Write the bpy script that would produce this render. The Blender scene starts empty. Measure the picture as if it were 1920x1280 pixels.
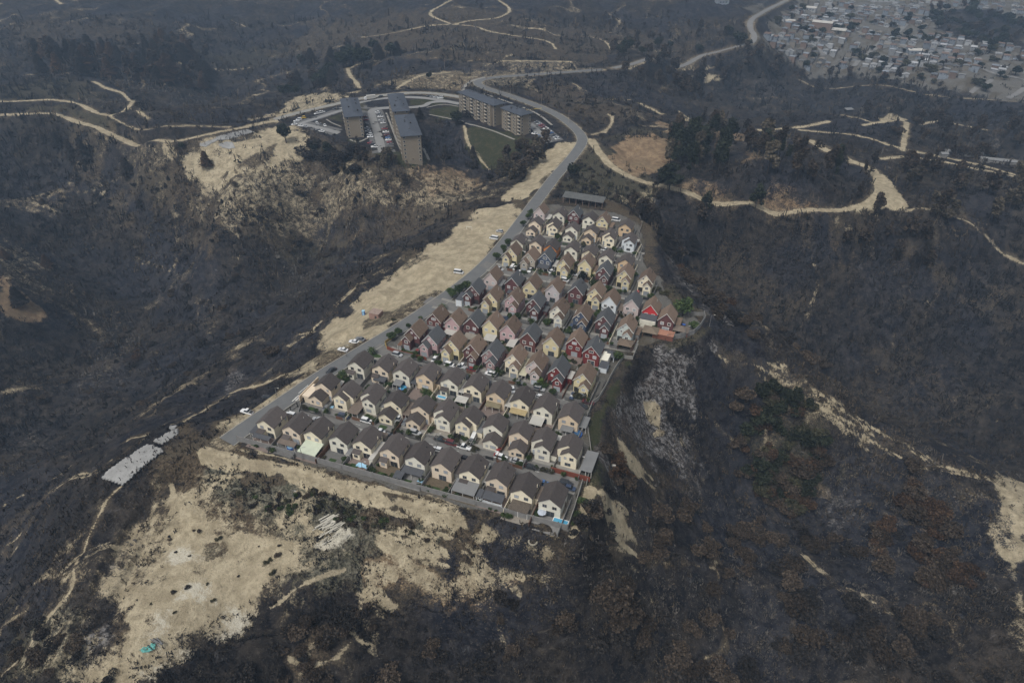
import bpy, math, random
import numpy as np
from mathutils import Vector
R = random.Random(7)
NR = np.random.RandomState(11)
sc = bpy.context.scene
C = sc.collection

# ------------------------------------------------------------------ camera
CAMH = 173.0
PITCH = math.atan((640 + 260) / 1280.0)
SP, CP = math.sin(PITCH), math.cos(PITCH)
cam = bpy.data.cameras.new('camera'); cam_o = bpy.data.objects.new('camera', cam); C.objects.link(cam_o)
cam.sensor_width = 36.0; cam.lens = 24.0
cam.clip_start = 1.0; cam.clip_end = 12000
cam_o.location = (0, 0, CAMH); cam_o.rotation_euler = (math.pi / 2 - PITCH, 0, 0)
sc.camera = cam_o
# ------------------------------------------------------------------ light: overcast afternoon
SUN_EL, SUN_AZ = math.radians(58), math.radians(215)
w = bpy.data.worlds.new('World'); sc.world = w; w.use_nodes = True
nt = w.node_tree; nt.nodes.clear()
sky = nt.nodes.new('ShaderNodeTexSky'); sky.sky_type = 'NISHITA'; sky.sun_disc = False
sky.sun_elevation = SUN_EL; sky.sun_rotation = SUN_AZ
sky.air_density = 1.0; sky.dust_density = 5.0; sky.ozone_density = 0.6
hsv = nt.nodes.new('ShaderNodeHueSaturation'); hsv.inputs['Saturation'].default_value = 0.32
bg = nt.nodes.new('ShaderNodeBackground'); bg.inputs[1].default_value = 0.10
wo = nt.nodes.new('ShaderNodeOutputWorld')
nt.links.new(sky.outputs[0], hsv.inputs['Color']); nt.links.new(hsv.outputs[0], bg.inputs[0]); nt.links.new(bg.outputs[0], wo.inputs[0])
sun = bpy.data.lights.new('sun', 'SUN'); sun.energy = 1.5; sun.angle = math.radians(14); sun.color = (1.0, 0.96, 0.90)
sun_o = bpy.data.objects.new('sun', sun); C.objects.link(sun_o)
sun_o.rotation_euler = (math.pi / 2 - SUN_EL, 0, -SUN_AZ + math.pi)
sc.view_settings.view_transform = 'Standard'; sc.view_settings.look = 'None'
sc.view_settings.exposure = 0.42; sc.view_settings.gamma = 1.0
sc.cycles.max_bounces = 5; sc.cycles.diffuse_bounces = 2; sc.cycles.glossy_bounces = 2
sc.cycles.volume_bounces = 0; sc.cycles.caustics_reflective = False; sc.cycles.caustics_refractive = False

# ------------------------------------------------------------------ geometry of the survey: picture point -> ground point
def dirs(px, py):
    px = np.asarray(px, float); py = np.asarray(py, float)
    u = (px - 960) / 1280; v = (640 - py) / 1280
    return u, CP + v * SP, -SP + v * CP
def onplane(px, py, h):
    dx, dy, dz = dirs(px, py); t = (h - CAMH) / dz
    return dx * t, dy * t
def smooth(e0, e1, x):
    t = np.clip((x - e0) / (e1 - e0), 0, 1); return t * t * (3 - 2 * t)
_T = NR.rand(256, 256).astype(np.float32)
def vnoise(x, y):
    xi = np.floor(x).astype(np.int64); yi = np.floor(y).astype(np.int64)
    fx = x - xi; fy = y - yi; fx = fx * fx * (3 - 2 * fx); fy = fy * fy * (3 - 2 * fy)
    a = _T[xi & 255, yi & 255]; b = _T[(xi + 1) & 255, yi & 255]; c = _T[xi & 255, (yi + 1) & 255]; d = _T[(xi + 1) & 255, (yi + 1) & 255]
    return (a * (1 - fx) + b * fx) * (1 - fy) + (c * (1 - fx) + d * fx) * fy
def fbm(x, y, wl, octv=4, seed=0, gain=0.5):
    s = 0; a = 1; t = 0
    ca, sa = math.cos(0.6), math.sin(0.6)
    x = x / wl + seed * 17.3; y = y / wl - seed * 9.7
    for i in range(octv):
        s = s + a * (vnoise(x, y) - 0.5); t += a; a *= gain
        x, y = (ca * x - sa * y) * 2.03 + 5.1, (sa * x + ca * y) * 2.03 + 3.7
    return s / t * 2.0
# control heights: (picture x, picture y, height)
CT = """440,815,0 520,760,0 600,705,0 700,645,0 790,590,0 880,525,0 950,455,0 1000,385,0 1040,335,0 1090,268,1
560,850,0 700,900,0 850,940,0 1000,975,0 1065,990,0 1105,880,0 1110,800,0 1150,720,0 1190,660,0 1250,635,0 1315,600,0 1240,520,0 1215,430,0 1150,380,0
700,750,0 850,780,0 1000,830,0 950,640,0 1050,560,0 1080,460,0 900,700,0 1100,640,0
560,900,-2 800,960,-2 980,1010,-3 450,870,-1 400,840,-1
380,940,-7 500,1000,-9 350,1100,-10 250,1200,-12 550,1080,-11 650,1010,-9 760,1040,-11 900,1080,-14 980,1090,-15 850,1010,-8 1060,1045,-7
250,870,-5 300,840,-4 230,960,-10
640,1180,-26 560,1280,-42 760,1280,-50 900,1200,-36 950,1280,-50 1060,1130,-26 1200,1120,-36 1250,1280,-58 1500,1180,-60 1500,1280,-66 1850,1280,-62 1700,1180,-60 1900,1150,-50
0,1280,-28 130,1130,-20 60,1150,-28 0,1080,-55 0,960,-50 120,900,-38 60,1000,-40 0,820,-80 200,850,-13 215,905,-8 309,848,-4 255,870,-6 276,838,-5 193,898,-9 120,760,-80 300,780,-28 300,700,-72 400,750,-22 450,730,-24 470,790,-3 560,670,-14 500,640,-40 610,580,-14 600,560,-26 500,560,-62 700,500,-16 640,500,-40 780,470,-6 850,430,-3 740,430,-34 600,450,-55 900,375,-10
830,400,-22 930,335,-12 870,345,-18 940,380,-6 800,355,-16
450,300,-2 520,260,0 590,270,-1 700,280,-2 770,305,-4 640,345,-14 450,350,-12 400,420,-32 250,350,-32 100,300,-26 280,272,0 180,240,0 0,214,0 100,212,3 200,420,-55 60,500,-55 20,560,-48 0,640,-62 300,560,-80 350,480,-64 150,620,-80 0,400,-38
620,215,2 720,190,3 850,180,4 960,195,3 1000,230,2 900,260,-2 820,280,-8 1000,175,4 1060,225,2 1030,260,1
450,190,-22 330,190,-18 250,190,-2 150,190,2 430,236,0 560,140,-28 500,110,-24 200,110,0 400,80,-12 700,105,-2 660,150,-2 800,45,16 950,25,20 1030,100,2 900,90,4 200,35,14 20,20,22 0,100,2 500,15,4 1150,100,-2 1200,45,6 1150,190,-8 1080,160,-2 1230,220,-6 1300,205,-12 950,140,3 1100,132,1 1250,112,-3 1400,88,-6
1135,295,0 1200,338,-4 1300,365,-7 1400,388,-9 1500,400,-10 1600,392,-10 1650,345,-9 1300,290,-2 1400,270,-3 1480,310,-2 1560,280,-6 1550,222,-12 1430,243,-12 1690,240,-14 1800,290,-16 1910,335,-18 1400,190,-50 1550,150,-52 1750,210,-50 1250,150,-24 1350,125,-26 1640,215,-14
1450,90,-14 1700,140,-28 1900,190,-34 1700,50,-20 1900,20,-16 1500,20,-8 1450,130,-36
1260,450,-26 1340,540,-58 1440,640,-78 1600,770,-86 1800,820,-100 1350,460,-36 1450,480,-38 1600,500,-38 1800,500,-38 1900,440,-26 1750,420,-16 1650,620,-66 1850,640,-72 1900,800,-92 1500,580,-62
1340,605,-3 1400,675,-13 1480,715,-22 1560,765,-32 1700,835,-46 1830,890,-55 1900,960,-55 1250,720,-9 1320,690,-10 1220,800,-24 1330,800,-36 1400,880,-58 1480,950,-64 1450,800,-48 1600,900,-60 1700,980,-64 1850,1040,-56 1600,1060,-62 1200,950,-22 1150,870,-7 1300,950,-42 1350,1060,-50 1140,780,-3 1120,1000,-12"""
ct = np.array([[float(q) for q in s.split(',')] for s in CT.split()])
cx, cy = onplane(ct[:, 0], ct[:, 1], ct[:, 2]); cz = ct[:, 2].copy()
far = [(-1500, 2500, 40), (1500, 2500, -20), (0, 2600, 60), (-2500, 500, 20), (2500, 500, -60), (0, -800, -60), (-900, -200, -60), (900, -200, -70), (-700, 1500, 40), (400, 1500, 20), (1200, 1500, -10), (-1200, 900, 20), (0, -50, -60), (150, 30, -65), (-150, 30, -50), (-300, 60, -70), (350, 60, -70)]
cx = np.r_[cx, [f[0] for f in far]]; cy = np.r_[cy, [f[1] for f in far]]; cz = np.r_[cz, [f[2] for f in far]]
S0 = 300.0; n_c = len(cx)
def phi(r2): return 0.5 * r2 * np.log(np.maximum(r2, 1e-12))
def _solve():
    X = cx / S0; Y = cy / S0
    K = phi((X[:, None] - X) ** 2 + (Y[:, None] - Y) ** 2) + np.eye(n_c) * 0.0012
    P = np.c_[np.ones(n_c), X, Y]
    A = np.block([[K, P], [P.T, np.zeros((3, 3))]])
    return np.linalg.solve(A, np.r_[cz, 0, 0, 0])
_w = _solve()
SETT = [(438, 812), (520, 756), (600, 700), (700, 640), (790, 585), (880, 518), (950, 448), (1000, 378), (1060, 372), (1150, 385), (1215, 425), (1235, 520), (1262, 560), (1322, 590), (1300, 630), (1245, 640), (1195, 655), (1160, 700), (1112, 780), (1110, 880), (1066, 1000), (850, 944), (620, 884), (450, 834)]
sx, sy = onplane([p[0] for p in SETT], [p[1] for p in SETT], 0.0)
def segdist(x, y, pts):
    pts = np.asarray(pts, float); d = np.full(x.shape, 1e9, np.float64)
    for (ax, ay), (bx, by) in zip(pts[:-1], pts[1:]):
        ex, ey = bx - ax, by - ay; L = ex * ex + ey * ey + 1e-9
        t = np.clip(((x - ax) * ex + (y - ay) * ey) / L, 0, 1)
        d = np.minimum(d, (x - ax - t * ex) ** 2 + (y - ay - t * ey) ** 2)
    return np.sqrt(d)
def polysd(x, y, pts):
    pts = np.asarray(pts, float); ins = np.zeros(x.shape, bool)
    q = np.r_[pts, pts[:1]]
    for (ax, ay), (bx, by) in zip(q[:-1], q[1:]):
        c = ((ay > y) != (by > y)) & (x < (bx - ax) * (y - ay) / (by - ay + 1e-12) + ax); ins ^= c
    d = segdist(x, y, q); return np.where(ins, -d, d)
settpoly = np.c_[sx, sy]
def Hb(x, y):
    x = np.asarray(x, float); y = np.asarray(y, float); sh = x.shape; x = x.ravel(); y = y.ravel()
    out = np.empty(x.shape)
    for i in range(0, len(x), 40000):
        X = x[i:i + 40000] / S0; Y = y[i:i + 40000] / S0
        K = phi((X[:, None] - cx / S0) ** 2 + (Y[:, None] - cy / S0) ** 2)
        out[i:i + 40000] = K @ _w[:n_c] + _w[n_c] + _w[n_c + 1] * X + _w[n_c + 2] * Y
    r = np.hypot(x, y - 300); k = smooth(1500, 2400, r)
    out = np.clip(out, -110, 90) * (1 - k) + k * (20 + 60 * fbm(x, y, 900, 3, 5))
    near = (x > -140) & (x < 160) & (y > 110) & (y < 430)
    if near.any():
        sd = polysd(x[near], y[near], settpoly); m = 1 - smooth(1.0, 9.0, sd); out[near] = out[near] * (1 - m)
    return out.reshape(sh)
def cast(px, py, H):
    px = np.atleast_1d(np.asarray(px, float)); py = np.atleast_1d(np.asarray(py, float))
    dx, dy, dz = dirs(px, py)
    t0 = (60 - CAMH) / dz; t1 = (-115 - CAMH) / dz
    lo = t0.copy(); hi = t1.copy(); found = np.zeros(px.shape, bool); N = 60
    prev = t0.copy()
    for i in range(1, N + 1):
        t = t0 + (t1 - t0) * (i / N)
        below = (CAMH + dz * t) < H(dx * t, dy * t)
        new = below & ~found; lo[new] = prev[new]; hi[new] = t[new]; found |= below; prev = t
    for _ in range(14):
        m = (lo + hi) / 2; b = (CAMH + dz * m) < H(dx * m, dy * m); hi = np.where(b, m, hi); lo = np.where(b, lo, m)
    return dx * hi, dy * hi
def G(pts, H=None):
    a = np.array(pts, float); x, y = cast(a[:, 0], a[:, 1], H or Hb); return np.c_[x, y]
def smoothline(p, step):
    p = np.asarray(p, float)
    if len(p) > 2:
        for _ in range(2):
            q = [p[0]]
            for a, b in zip(p[:-1], p[1:]): q += [a * .75 + b * .25, a * .25 + b * .75]
            q.append(p[-1]); p = np.array(q)
    L = np.r_[0, np.cumsum(np.hypot(*np.diff(p, axis=0).T))]; n = max(2, int(L[-1] / step) + 1)
    s = np.linspace(0, L[-1], n); return np.c_[np.interp(s, L, p[:, 0]), np.interp(s, L, p[:, 1])]
def PL(s): return [tuple(float(v) for v in q.split(',')) for q in s.split()]
# ------------------------------------------------------------------ tagging and materials
def tag(o, label=None, cat=None, group=None, kind=None):
    if label: o['label'] = label
    if cat: o['category'] = cat
    if group: o['group'] = group
    if kind: o['kind'] = kind
    return o
def lin(r, g, b):
    f = lambda c: (c / 255) / 12.92 if c <= 10 else ((c / 255 + 0.055) / 1.055) ** 2.4
    return (f(r), f(g), f(b))
class NB:
    def __init__(s, name):
        s.m = bpy.data.materials.new(name); s.m.use_nodes = True; s.t = s.m.node_tree; s.t.nodes.clear()
        s.out = s.n('ShaderNodeOutputMaterial'); s.b = s.n('ShaderNodeBsdfPrincipled'); s.l(s.b.outputs[0], s.out.inputs[0])
        s.b.inputs['Specular IOR Level'].default_value = 0.25
    def n(s, k): return s.t.nodes.new(k)
    def l(s, a, b): s.t.links.new(a, b)
    def inp(s, sock, v):
        if isinstance(v, bpy.types.NodeSocket): s.l(v, sock)
        elif isinstance(v, tuple) and len(v) == 3: sock.default_value = (*v, 1)
        else: sock.default_value = v
    def pos(s): 
        g = s.n('ShaderNodeNewGeometry'); return g.outputs['Position']
    def obj(s):
        g = s.n('ShaderNodeTexCoord'); return g.outputs['Object']
    def noise(s, vec, scale, detail=4, rough=0.55, dist=0.0):
        x = s.n('ShaderNodeTexNoise'); x.inputs['Scale'].default_value = scale; x.inputs['Detail'].default_value = detail
        x.inputs['Roughness'].default_value = rough; x.inputs['Distortion'].default_value = dist; s.l(vec, x.inputs['Vector']); return x.outputs['Fac']
    def math(s, op, a, b=0.0, c=None, clamp=False):
        x = s.n('ShaderNodeMath'); x.operation = op; x.use_clamp = clamp; s.inp(x.inputs[0], a); s.inp(x.inputs[1], b)
        if c is not None: s.inp(x.inputs[2], c)
        return x.outputs[0]
    def step(s, x, lo, hi):
        r = s.n('ShaderNodeMapRange'); r.interpolation_type = 'SMOOTHSTEP'; s.inp(r.inputs[0], x); s.inp(r.inputs[1], lo); s.inp(r.inputs[2], hi); return r.outputs[0]
    def mix(s, f, a, b, op='MIX'):
        x = s.n('ShaderNodeMix'); x.data_type = 'RGBA'; x.blend_type = op; s.inp(x.inputs[0], f); s.inp(x.inputs[6], a); s.inp(x.inputs[7], b); return x.outputs[2]
    def attr(s, name):
        a = s.n('ShaderNodeAttribute'); a.attribute_name = name; x = s.n('ShaderNodeSeparateColor'); s.l(a.outputs['Color'], x.inputs[0]); return x.outputs
    def bump(s, h, strength, dist):
        b = s.n('ShaderNodeBump'); b.inputs['Strength'].default_value = strength; b.inputs['Distance'].default_value = dist; s.l(h, b.inputs['Height']); s.l(b.outputs[0], s.b.inputs['Normal'])
    def fin(s, col, rough=0.9):
        s.inp(s.b.inputs['Base Color'], col); s.inp(s.b.inputs['Roughness'], rough); return s.m
_mats = {}
def M(name, col, rough=0.85, var=0.18, scale=0.6, bump=0.0, metal=0.0, rnd=0.0):
    if name in _mats: return _mats[name]
    b = NB(name); p = b.pos(); n = b.noise(p, scale, 5, 0.6); n2 = b.noise(p, scale * 7, 3, 0.6)
    f = b.math('ADD', b.math('MULTIPLY', b.math('SUBTRACT', n, 0.5), 2 * var * 1.6), b.math('MULTIPLY', b.math('SUBTRACT', n2, 0.5), var * 1.6))
    if rnd:
        oi = b.n('ShaderNodeObjectInfo'); f = b.math('ADD', f, b.math('MULTIPLY', b.math('SUBTRACT', oi.outputs['Random'], 0.5), rnd * 2))
    f = b.math('ADD', f, 1.0); cc = b.n('ShaderNodeCombineColor')
    for i in range(3): b.l(b.math('MULTIPLY', f, col[i]), cc.inputs[i])
    b.fin(cc.outputs[0], rough); b.b.inputs['Metallic'].default_value = metal
    if bump: b.bump(n2, 0.6, bump)
    _mats[name] = b.m; return b.m
def foliage(name, c1, c2, c3, rnd=0.35):
    b = NB(name); p = b.pos(); n = b.noise(p, 0.8, 3, 0.7); oi = b.n('ShaderNodeObjectInfo')
    wn = b.n('ShaderNodeTexWhiteNoise'); wn.noise_dimensions = '3D'
    sn = b.n('ShaderNodeVectorMath'); sn.operation = 'SNAP'; b.l(p, sn.inputs[0]); sn.inputs[1].default_value = (0.5, 0.5, 0.5); b.l(sn.outputs[0], wn.inputs[0])
    c = b.mix(b.step(n, 0.35, 0.65), c1, c2); c = b.mix(b.step(wn.outputs[0], 0.55, 1.0), c, c3)
    f = b.math('ADD', b.math('MULTIPLY', b.math('SUBTRACT', oi.outputs['Random'], 0.5), 2 * rnd), 1.0)
    hs = b.n('ShaderNodeHueSaturation'); b.l(c, hs.inputs['Color']); b.l(f, hs.inputs['Value'])
    b.fin(hs.outputs[0], 0.8); b.b.inputs['Specular IOR Level'].default_value = 0.1; return b.m

# ------------------------------------------------------------------ features painted on / cut into the terrain
ROADS = dict(
 main=(PL("425,828 470,795 520,762 600,706 700,646 790,590 880,525 925,483 965,433 1000,385 1028,348 1052,318 1075,293 1094,266 1088,250 1062,226 1030,207 990,192 950,178 917,168 893,158 900,149 940,144 1000,140 1040,137 1085,134 1130,131"), 7.4),
 avenue=(PL("1150,128 1200,118 1300,103 1350,95 1400,88 1418,72 1403,50 1412,34 1440,16 1475,0 1510,-20"), 9.5),
 upper=(PL("515,224 560,211 610,200 660,188 720,178 790,173 860,181 905,192"), 7.5),
)
TRACKS = [
 ("0,214 60,212 110,214 150,228 190,245 230,260 275,270 310,269 350,263 400,250 470,234 520,226", 6.0, 1.0),
 ("0,190 60,188 112,187 150,195 190,215 212,218 240,205 252,190 235,175 205,167 175,152", 4.5, .95),
 ("205,218 240,238 290,241 340,240 430,238", 4.0, .6), ("245,205 262,213 280,224", 1.5, .8),
 ("652,128 656,140 668,153 672,165", 4.5, .95), ("652,130 670,122 710,115", 2.5, .8), ("680,70 750,60 810,47 850,46 832,40 808,30 806,22 825,12 845,0", 4.5, .9), ("850,46 895,50 910,58 960,67 1010,73 1035,80 1042,92", 4.0, .9),
 ("935,0 955,14 956,24 940,32 915,37 890,38 852,45", 4.0, .85), ("960,48 1010,55 1050,63", 3, .8), ("1060,64 1100,68 1130,76 1145,88", 3, .8), ("940,115 1000,113 1070,115", 5, .95), ("915,125 930,118 945,112 960,100", 2.5, .7), ("430,30 450,38 464,45", 2.5, .7),
 ("0,42 20,33 30,26", 3, .7), ("105,0 115,8", 4, .8), ("510,97 545,90 570,84", 3, .7), ("330,124 400,122 470,114", 2, .6), ("150,92 190,88 210,84 290,86", 2, .6), ("20,137 80,133 120,131", 2, .6),
 ("745,165 762,155 790,140 840,135", 4, .9), ("700,120 800,105 860,108 930,112", 1.8, .5),
 ("1109,262 1122,285 1140,306 1165,323 1200,337 1235,346 1300,365 1360,380 1420,389 1500,397 1560,396 1600,388 1635,378 1652,358 1648,335 1635,315 1590,300 1545,281 1520,264", 6.5, 1.0),
 ("1238,248 1290,240 1350,247", 1.5, .5), ("1110,252 1130,243 1145,232 1150,218 1140,214", 3, .8), ("1050,150 1075,160 1105,170 1130,176 1180,184", 3, .85), ("1200,193 1222,204 1240,214", 4, .85), ("1275,199 1288,205 1292,218 1285,226", 2.5, .85), ("1200,235 1250,238", 2, .7),
 ("1425,243 1500,239 1555,228", 5, .95), ("1500,244 1560,248 1620,256 1680,275 1760,292 1850,312 1925,336", 4.0, .95), ("1580,212 1610,222 1640,232", 3, .9), ("1620,235 1690,226 1740,223 1800,232 1850,243", 5, .95), ("1693,225 1697,250 1693,280", 5, .95), ("1655,296 1700,292 1760,300 1830,316 1925,336", 4, .9),
 ("1700,392 1780,398 1830,425 1870,460 1925,490", 3, .8), ("1870,462 1925,500", 1.5, .8), ("1180,130 1270,128 1330,122", 3, .6), ("1250,137 1310,133 1340,125", 4, .6), ("1500,148 1600,160 1700,175 1800,182 1925,192", 4, .7),
 ("228,912 205,935 188,975 165,1020 162,1045 142,1070 146,1100 125,1130 90,1155 72,1190 40,1228 0,1262", 0.6, .95), ("318,897 322,925 316,950", 2.5, .9),
 ("235,815 290,795 330,785 400,750 430,725 470,712 540,690 590,660", 1.7, .85),
 ("870,235 874,255 888,275 905,290 918,305", 3, .9),
 ("1108,918 1098,950 1086,985 1072,1003", 4.5, .9),
 ("640,1035 560,1078 500,1120", 1.6, .8), ("560,1280 575,1210 640,1180", 1.0, .4), ("0,1170 50,1140", 1.0, .5),
 ("1345,1040 1352,1110 1358,1150 1374,1185 1340,1215 1290,1225", 0.6, .45), ("1100,1000 1190,1020 1260,1045 1350,1060", 0.8, .45), ("650,1100 670,1180 640,1230 590,1250 540,1230", .8, .6),
 ("1550,920 1520,900 1480,860", 1, .3)]
STREAK = [  # worn, broken bare-earth streaks along spurs
 ("1350,655 1390,672 1430,690 1480,712 1530,745 1580,778 1640,808 1700,842 1780,880 1850,900", 3.0, .9), ("1420,700 1480,728 1530,760", 2.2, .8), ("1500,738 1570,790 1640,825", 3.5, .85),
 ("1460,985 1510,1025 1550,1065 1590,1095 1640,1118 1700,1138", 1.8, .8), ("1560,1085 1620,1110 1660,1120", 3, .7),
 ("0,975 60,933 120,893 180,863 240,822", 3.0, .85), ("0,1010 25,990 45,968", 3, .9), ("150,890 200,855 240,845", 2, .7), ("0,940 70,900 140,862", 1.4, .5),
 ("240,822 280,800 330,790", 2.5, .8), ("330,760 380,735 420,705 480,670 540,630 600,600", 1.6, .55), ("420,740 480,700 520,672", 3, .6), ("540,640 600,590 660,545 720,505 770,480", 2.2, .7),
 ("380,848 470,862 560,880 640,905 720,930 800,950 865,975", 4.2, 1.0), ("560,890 640,915 700,935", 3, .7), ("700,985 760,998 820,1010 870,1030 930,1060 980,1085", 3.0, .9), ("905,985 950,1000 1000,1025 1055,1045", 3.2, .9), ("820,1010 860,1000 900,1020 960,1060", 2, .7),
 ("1130,960 1150,985 1190,1000", 5, .85), ("1165,830 1190,860 1230,890", 4.0, .85), ("1220,770 1235,760", 4, .7), ("1280,800 1300,840", 2, .5),
 ("900,1100 940,1150 960,1200", 2.5, .5), ("960,1090 970,1150 985,1200", 2, .4), ("1100,1030 1160,1060 1230,1110", 2, .35),
 ("660,1075 690,1095 720,1120", 6, .9), ("240,1010 200,1035 150,1065 120,1095", 4, .6),
 ("1450,640 1420,700", 2, .2), ("1530,470 1545,510 1530,560 1500,600", 2, .45), ("1560,420 1600,430", 2, .5), ("1660,480 1700,500", 2.5, .5), ("1720,560 1750,580", 3, .4),
 ("420,1000 380,1040", 2, .3), ("400,400 430,380 480,360 500,320", 6, .6), ("160,370 200,340 250,315", 4, .5), ("600,500 650,470 700,455", 3, .3), ("420,430 450,445 440,485", 3, .5), ("250,470 310,500 330,512", 1.5, .45), ("480,545 520,540 600,520", 2, .3), ("360,560 390,570", 3, .4)]
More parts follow.
